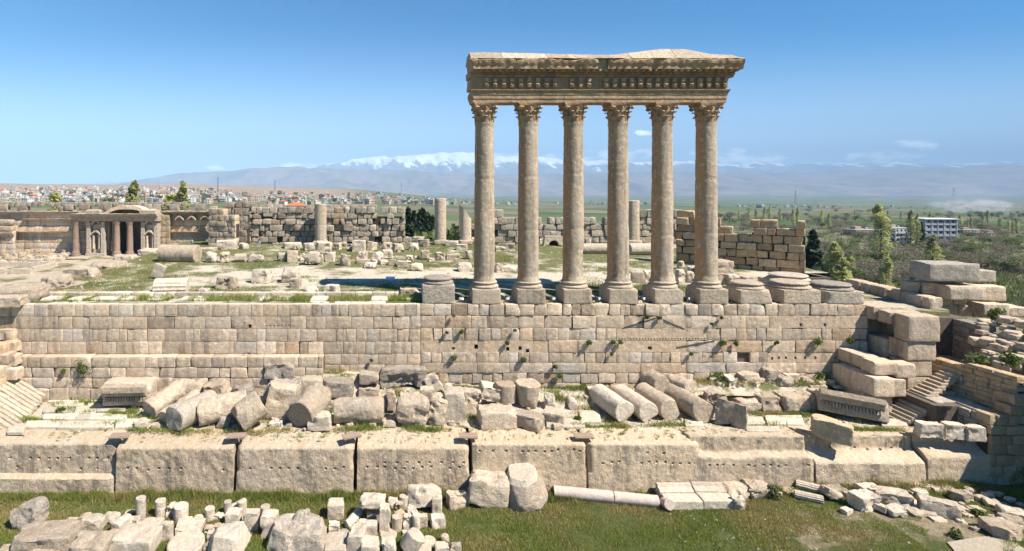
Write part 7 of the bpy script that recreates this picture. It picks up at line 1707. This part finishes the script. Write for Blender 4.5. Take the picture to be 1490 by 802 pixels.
for (u, v, st_, cm, rz, sc, lab) in [(1302, 352, 2, 2, .2, 1.0, 'grey half built house left of the slim poplars'), (1327, 358, 1, 1, .0, .8, 'low cream house behind the pair of slim poplars'), (1345, 350, 1, 2, .1, .7, 'small grey house left of the block of flats'), (1410, 340, 4, 3, -.1, .9, 'long low cream house right of the block of flats'), (1428, 343, 4, 1, -.2, .7, 'low pale shed right of the long cream house'), (1253, 342, 4, 3, .1, 1.2, 'low orange tan farm roof in the orchards')]:
    x, y = groundray(u, v); house(x, y, st_, cm, rz, lab, 'houses in the valley', sc)
# pale track and a parked car
a_, b_ = groundray(1235, 388), groundray(1330, 398); mb = MB()
d = Vector((b_[0] - a_[0], b_[1] - a_[1], 0)); n_ = Vector((-d.y, d.x, 0)).normalized() * 2.2; Vv = []
for k_ in range(25):
    q = k_ / 24; p = Vector((a_[0], a_[1], 0)) + d * q
    for s in (-1, 1): pp = p + n_ * s; Vv.append((pp.x, pp.y, terr(pp.x, pp.y) + .25))
mb.add(Vv, [(2 * k_, 2 * k_ + 2, 2 * k_ + 3, 2 * k_ + 1) for k_ in range(24)]); tag(mb.build('dirt_track', flat('track_dust', (.42, .37, .30), .95, .2, .8)), kind='structure')
cx_, cy_ = groundray(1262, 388); r_ = tag(empty('parked_car', (cx_, cy_, terr(cx_, cy_) + .27), .3), 'small dark car parked beside the pale track', 'car')
mb = MB(); V = []
for x, zb2, zt2, wy in [(-2.1, .35, .8, .75), (-1.9, .25, .95, .85), (-1.2, .25, 1.0, .88), (1.2, .25, .95, .88), (1.9, .25, .85, .85), (2.1, .35, .7, .75)]: V += [(x, -wy, zb2), (x, wy, zb2), (x, wy * .95, zt2), (x, -wy * .95, zt2)]
mb.add(V, [(4 * i + j, 4 * i + (j + 1) % 4, 4 * i + 4 + (j + 1) % 4, 4 * i + 4 + j) for i in range(5) for j in range(4)] + [(0, 3, 2, 1), (20, 21, 22, 23)])
mb.build('body', flat('dark_car_paint', (.04, .045, .055), .3), r_); mb = MB(); mb.add([(-1.5, -.8, .96), (1.0, -.8, .96), (1.0, .8, .96), (-1.5, .8, .96), (-1.1, -.65, 1.45), (.4, -.65, 1.45), (.4, .65, 1.45), (-1.1, .65, 1.45)], [(4, 5, 6, 7), (0, 1, 5, 4), (1, 2, 6, 5), (2, 3, 7, 6), (3, 0, 4, 7)]); mb.build('cabin', M['window'], r_, smooth_=False)
for x in (-1.3, 1.3):
    for y in (-.8, .8): mb = MB(); tube(mb, (x, y - .1, .32), (x, y + .1, .32), .32, .32, 14); mb.build('wheel', M['window'], r_)
# lattice masts far out
def mast(u, vt, d, lab):
    x = xu(u, d); z0 = terr(x, d); H = zv(vt, d) - z0; mb = MB(); b_ = H * .07; t_ = H * .012; k = d * .00022
    for sx in (-1, 1):
        for sy in (-1, 1): tube(mb, (sx * b_, sy * b_, 0), (sx * t_, sy * t_, H), k, k, 4)
    n = 9
    for i in range(n):
        q0, q1 = i / n, (i + 1) / n; w0_, w1_ = b_ + (t_ - b_) * q0, b_ + (t_ - b_) * q1
        for s in (-1, 1): tube(mb, (-w0_, s * w0_, H * q0), (w1_, s * w1_, H * q1), k * .6, k * .6, 3); tube(mb, (s * w0_, -w0_, H * q0), (s * w1_, w1_, H * q1), k * .6, k * .6, 3)
    for q in (.78, .88, .97): tube(mb, (-H * .09, 0, H * q), (H * .09, 0, H * q), k, k, 4)
    tag(mb.build('power_mast', M['metal'], loc=(x, d, z0), smooth_=False), lab, 'power mast', 'power masts in the valley')
mast(1388, 273, 1900, 'tall lattice power mast in front of the smoke at right'); mast(1158, 277, 2000, 'lattice power mast on the fields right of the columns'); mast(584, 266, 2300, 'thin power mast above the town, left of the columns'); mast(400, 262, 2300, 'thin power mast on the hill above the rampart'); mast(317, 258, 2300, 'thin power mast on the bare hill at left')
# smoke
# low scrub between the orchard trees, too fine to count
rg = np.random.RandomState(2); pa, pb = [], []
for k_ in range(8200):
    u = rg.uniform(1030, 1760); v = 303 + 160 * rg.rand() ** 1.6; x, y = groundray(u, v)
    if y < 112: continue
    m_ = 16; s = .5 + y * .0022; q = np.stack([x + rg.normal(size=m_) * s, y + rg.normal(size=m_) * s, np.full(m_, terr(x, y) - .1)], 1); (pa if rg.rand() < .6 else pb).append(q)
blades('valley_scrub', np.vstack(pa), 1.3, .35, M['leaf'], 21, dry=.3); blades('dry_valley_scrub', np.vstack(pb), 1.5, .30, M['twig'], 22, dry=.4)
mb = MB(); mb.box(-170, 170, -60, 60, -22, 75); sm = mb.build('smoke', newmat('unused_smoke')[0], loc=(xu(1402, 1500), 1500, -38), smooth_=False)
m = bpy.data.materials.new('drifting_smoke'); m.use_nodes = True; t = m.node_tree; t.nodes.clear(); o = t.nodes.new('ShaderNodeOutputMaterial'); pv = t.nodes.new('ShaderNodeVolumePrincipled'); pv.inputs['Color'].default_value = (.97, .98, 1, 1)
tc = t.nodes.new('ShaderNodeTexCoord'); sx = t.nodes.new('ShaderNodeSeparateXYZ'); t.links.new(tc.outputs['Object'], sx.inputs[0])
def sq(o_, c_, w_): d_ = mnode('DIVIDE', mnode('SUBTRACT', o_, c_, t), w_, t); return mnode('MULTIPLY', d_, d_, t)
fall = mnode('SUBTRACT', 1.0, mnode('ADD', sq(sx.outputs[0], 25, 125), mnode('ADD', sq(sx.outputs[1], 0, 60), sq(sx.outputs[2], -4, 24), t), t), t, True)
veil2 = mnode('SUBTRACT', 1.0, mnode('ADD', sq(sx.outputs[0], 10, 110), mnode('ADD', sq(sx.outputs[1], 0, 60), sq(sx.outputs[2], 15, 60), t), t), t, True)
nz_ = noise(t, tc.outputs['Object'], .03, 7, .62, (1, 1, 2.0))
d_ = mnode('MULTIPLY', mnode('MULTIPLY', ramp(t, nz_, .47, .70), fall, t), .05, t)
t.links.new(mnode('ADD', d_, mnode('MULTIPLY', mnode('MULTIPLY', veil2, ramp(t, nz_, .3, .7), t), .004, t), t), pv.inputs['Density']); t.links.new(pv.outputs[0], o.inputs['Volume'])
sm.data.materials.clear(); sm.data.materials.append(m); tag(sm, kind='stuff')
# ================================================================== SMALL THINGS
def person(loc, rz, lab, shirt, trousers, hair, pose=0):
    J = {'pelvis': (0, 0, .95), 'waist': (0, 0, 1.1), 'chest': (0, 0, 1.35), 'neck': (0, -.01, 1.5), 'head': (0, -.02, 1.62), 'top': (0, -.01, 1.74),
         'hipL': (.1, 0, .92), 'kneeL': (.11, -.03, .5), 'ankL': (.12, .02, .09), 'toeL': (.13, -.16, .04), 'hipR': (-.1, 0, .92), 'kneeR': (-.12, .02, .5), 'ankR': (-.14, .08, .09), 'toeR': (-.15, -.1, .04),
         'shL': (.19, 0, 1.42), 'elL': (.25, .02, 1.15), 'wrL': (.26, -.06, .9), 'haL': (.26, -.09, .78), 'shR': (-.19, 0, 1.42), 'elR': (-.26, .02, 1.15), 'wrR': (-.24, -.1, .92), 'haR': (-.23, -.14, .8)}
    RD = {'pelvis': .14, 'waist': .125, 'chest': .15, 'neck': .055, 'head': .095, 'top': .075, 'hip': .095, 'knee': .06, 'ank': .042, 'toe': .04, 'sh': .065, 'el': .045, 'wr': .032, 'ha': .038}
    E = [('pelvis', 'waist'), ('waist', 'chest'), ('chest', 'neck'), ('neck', 'head'), ('head', 'top')]
    for s in 'LR': E += [('pelvis', 'hip' + s), ('hip' + s, 'knee' + s), ('knee' + s, 'ank' + s), ('ank' + s, 'toe' + s), ('chest', 'sh' + s), ('sh' + s, 'el' + s), ('el' + s, 'wr' + s), ('wr' + s, 'ha' + s)]
    ks = list(J); me = bpy.data.meshes.new('person'); me.from_pydata([J[k] for k in ks], [(ks.index(a), ks.index(b_)) for a, b_ in E], [])
    o = bpy.data.objects.new('tmp', me); COL.objects.link(o); o.modifiers.new('s', 'SKIN'); sv = me.skin_vertices[0].data
    for i, k in enumerate(ks): r = RD.get(k) or RD[k[:-1]]; sv[i].radius = (r, r * (.72 if k in ('chest', 'waist', 'pelvis') else 1))
    sv[0].use_root = True; o.modifiers.new('b', 'SUBSURF').levels = 1
    dg = bpy.context.evaluated_depsgraph_get(); nm = bpy.data.meshes.new_from_object(o.evaluated_get(dg)); bpy.data.objects.remove(o)
    for m_ in (skin, shirt, trousers, shoe): nm.materials.append(m_)
    for p in nm.polygons:
        c = p.center; p.use_smooth = True
        p.material_index = 3 if c.z < .1 else 2 if c.z < 1.0 and abs(c.x) < .2 else 1 if 1.0 <= c.z < 1.5 else 0
        if c.z < 1.0 and abs(c.x) >= .2: p.material_index = 0 if c.z < .95 else 1
    b_ = bpy.data.objects.new('person', nm); COL.objects.link(b_); b_.location = loc; b_.rotation_euler = (0, 0, rz); tag(b_, lab, 'person')
    mb = MB(); P, Fa = rock(.2, .22, .2, 9, .45, .02, 0, k=5); mb.add(P + np.array([0, .01, 1.6]), Fa); mb.build('hair', hair, b_)
    for s in (-.035, .035): mb = MB(); P, Fa = rock(.025, .02, .02, 4, .4, 0, 0, k=2); mb.add(P + np.array([s, -.115, 1.63]), Fa); mb.build('eye', hair, b_)
    mb = MB(); P, Fa = rock(.03, .04, .05, 4, .4, 0, 0, k=2); mb.add(P + np.array([0, -.12, 1.58]), Fa); mb.build('nose', skin, b_)
    return b_
skin = flat('skin', (.45, .28, .20), .6); shoe = flat('dark_shoes', (.05, .04, .04), .7); hair = flat('dark_hair', (.03, .02, .015), .7)
blue = flat('blue_denim', (.10, .18, .34), .85); lblue = flat('light_blue_shirt', (.28, .42, .60), .85); dred = flat('dark_red_top', (.16, .05, .05), .85); grey = flat('grey_cloth', (.25, .25, .27), .85)
p = atg(378, 358, tz); person((p.x, p.y, tz(p.x, p.y)), .6, 'person in a dark top and light blue trousers standing on the terrace turf', dred, lblue, hair)
p = atg(279, 361, tz); person((p.x, p.y, tz(p.x, p.y)), 2.4, 'person in light blue standing behind the big brown drum', lblue, blue, hair)
p = atg(553, 367, tz); person((p.x, p.y + 1.2, tz(p.x, p.y)), 1.2, 'person standing half hidden behind a squared block before the conifers', dred, grey, hair)
# thin railing near the person
mb = MB(); a_ = atg(363, 373, tz); b_ = atg(376, 370, tz)
for q in (a_, b_): tube(mb, (q.x, q.y, q.z), (q.x, q.y, q.z + 1.6), .035, .035, 6)
tube(mb, (a_.x, a_.y, a_.z + 1.55), (b_.x, b_.y, b_.z + 1.55), .02, .02, 5); tag(mb.build('railing', M['metal']), 'thin metal railing of two posts on the terrace turf', 'railing')
# information board lying low on the turf
p = atg(568, 410, tz); r_ = tag(empty('information_board', (p.x, p.y + .2, p.z)), 'low white sloping board on short legs behind the kerb', 'board')
mb = MB(); mb.add([(-.6, -.25, .35), (.6, -.25, .35), (.6, .25, .6), (-.6, .25, .6), (-.6, -.25, .31), (.6, -.25, .31), (.6, .25, .56), (-.6, .25, .56)], [(0, 1, 2, 3), (4, 7, 6, 5), (0, 4, 5, 1), (1, 5, 6, 2), (2, 6, 7, 3), (3, 7, 4, 0)]); mb.build('panel', M['white'], r_, smooth_=False)
for x in (-.45, .45): mb = MB(); mb.box(x - .04, x + .04, -.04, .04, -.05, .42); mb.build('leg', M['metal'], r_, smooth_=False)
# floodlights between the pedestals
fl0 = None
for i, u in enumerate((671, 739, 806, 873, 938, 1004)):
    x = xu(u, 59.0); lab = ['floodlight on the wall head left of the first tall column', 'floodlight between the first and second tall columns', 'floodlight between the second and third tall columns', 'floodlight between the third and fourth tall columns', 'floodlight between the fourth and fifth tall columns', 'floodlight between the fifth and sixth tall columns'][i]
    if fl0 is None:
        r_ = empty('floodlight', (x, 59.0, 0)); fl0 = r_
        mb = MB(); mb.box(-.25, .25, -.12, .12, 0, .08); mb.box(-.3, -.26, -.05, .05, .05, .45); mb.box(.26, .3, -.05, .05, .05, .45); mb.build('bracket', M['metal'], r_, smooth_=False)
        mb = MB(); P, Fa = rock(.5, .3, .36, 5, .1, 0, 0, k=2); mb.add(rotm(P, .9) + np.array([0, .08, .2]), Fa); mb.build('lamp_body', M['metal'], r_)
        mb = MB(); P, Fa = rock(.44, .02, .30, 5, .1, 0, 0, k=2); P[:, 1] += .16; mb.add(rotm(P, .9) + np.array([0, .09, .22]), Fa); mb.build('glass', M['glass'], r_)
    else: r_ = copy_tree(fl0); r_.location = (x, 59.0, 0)
    tag(r_, lab, 'floodlight', 'floodlights between the columns')
# two pigeons on the ledge of the left wall
for u, rz, lab in ((356, .3, 'dark pigeon perched on the wall ledge, left of two'), (362, -.6, 'dark pigeon perched on the wall ledge, right of two')):
    mb = MB(); P, Fa = rock(.34, .16, .16, 3, .49, .01, 0, k=5, taper=.1); mb.add(rotm(P, 0, -.3) + np.array([0, 0, .12]), Fa, 0); P, Fa = rock(.1, .09, .1, 3, .49, 0, 0, k=3); mb.add(P + np.array([.17, 0, .27]), Fa, 0)
    mb.add([(-.15, -.05, .16), (-.15, .05, .16), (-.38, .06, .06), (-.38, -.06, .06), (-.26, 0, .13)], [(0, 1, 4), (1, 2, 4), (2, 3, 4), (3, 0, 4)], 0); mb.add([(.22, -.01, .33), (.22, .01, .33), (.27, 0, .31)], [(0, 1, 2)], 1)
    for s in (-.03, .03): tube(mb, (0, s, 0), (0, s, .14), .01, .01, 4, 1)
    tag(mb.build('pigeon', [flat('pigeon_feathers', (.12, .12, .13), .7, .3, 20), M['wood']], loc=(xu(u, 57.4), 57.45, -5.33), rz=rz), lab, 'bird', 'pigeons on the wall ledge')
# ================================================================== tell equal labels apart by their order in the picture
ordn = ['first', 'second', 'third', 'fourth', 'fifth', 'sixth', 'seventh', 'eighth', 'ninth', 'tenth']; nums = ['', 'one', 'two', 'three', 'four', 'five', 'six', 'seven', 'eight', 'nine', 'ten']
by = {}
for o in list(COL.objects):
    if 'category' in o and 'kind' not in o and not o.parent: o['kind'] = 'thing'
    if '_lab' in o: o['label'] = o['_lab']; del o['_lab']
    if 'label' in o and not o.parent: by.setdefault(o['label'], []).append(o)
for l, L_ in by.items():
    if 1 < len(L_) <= 10:
        L_.sort(key=lambda o: o.location.x / max(o.location.y, 1))
        for i, o in enumerate(L_):
            nl = f'{l}, {ordn[i]} of {nums[len(L_)]} from left'
            if len(nl.split()) <= 16: o['label'] = nl
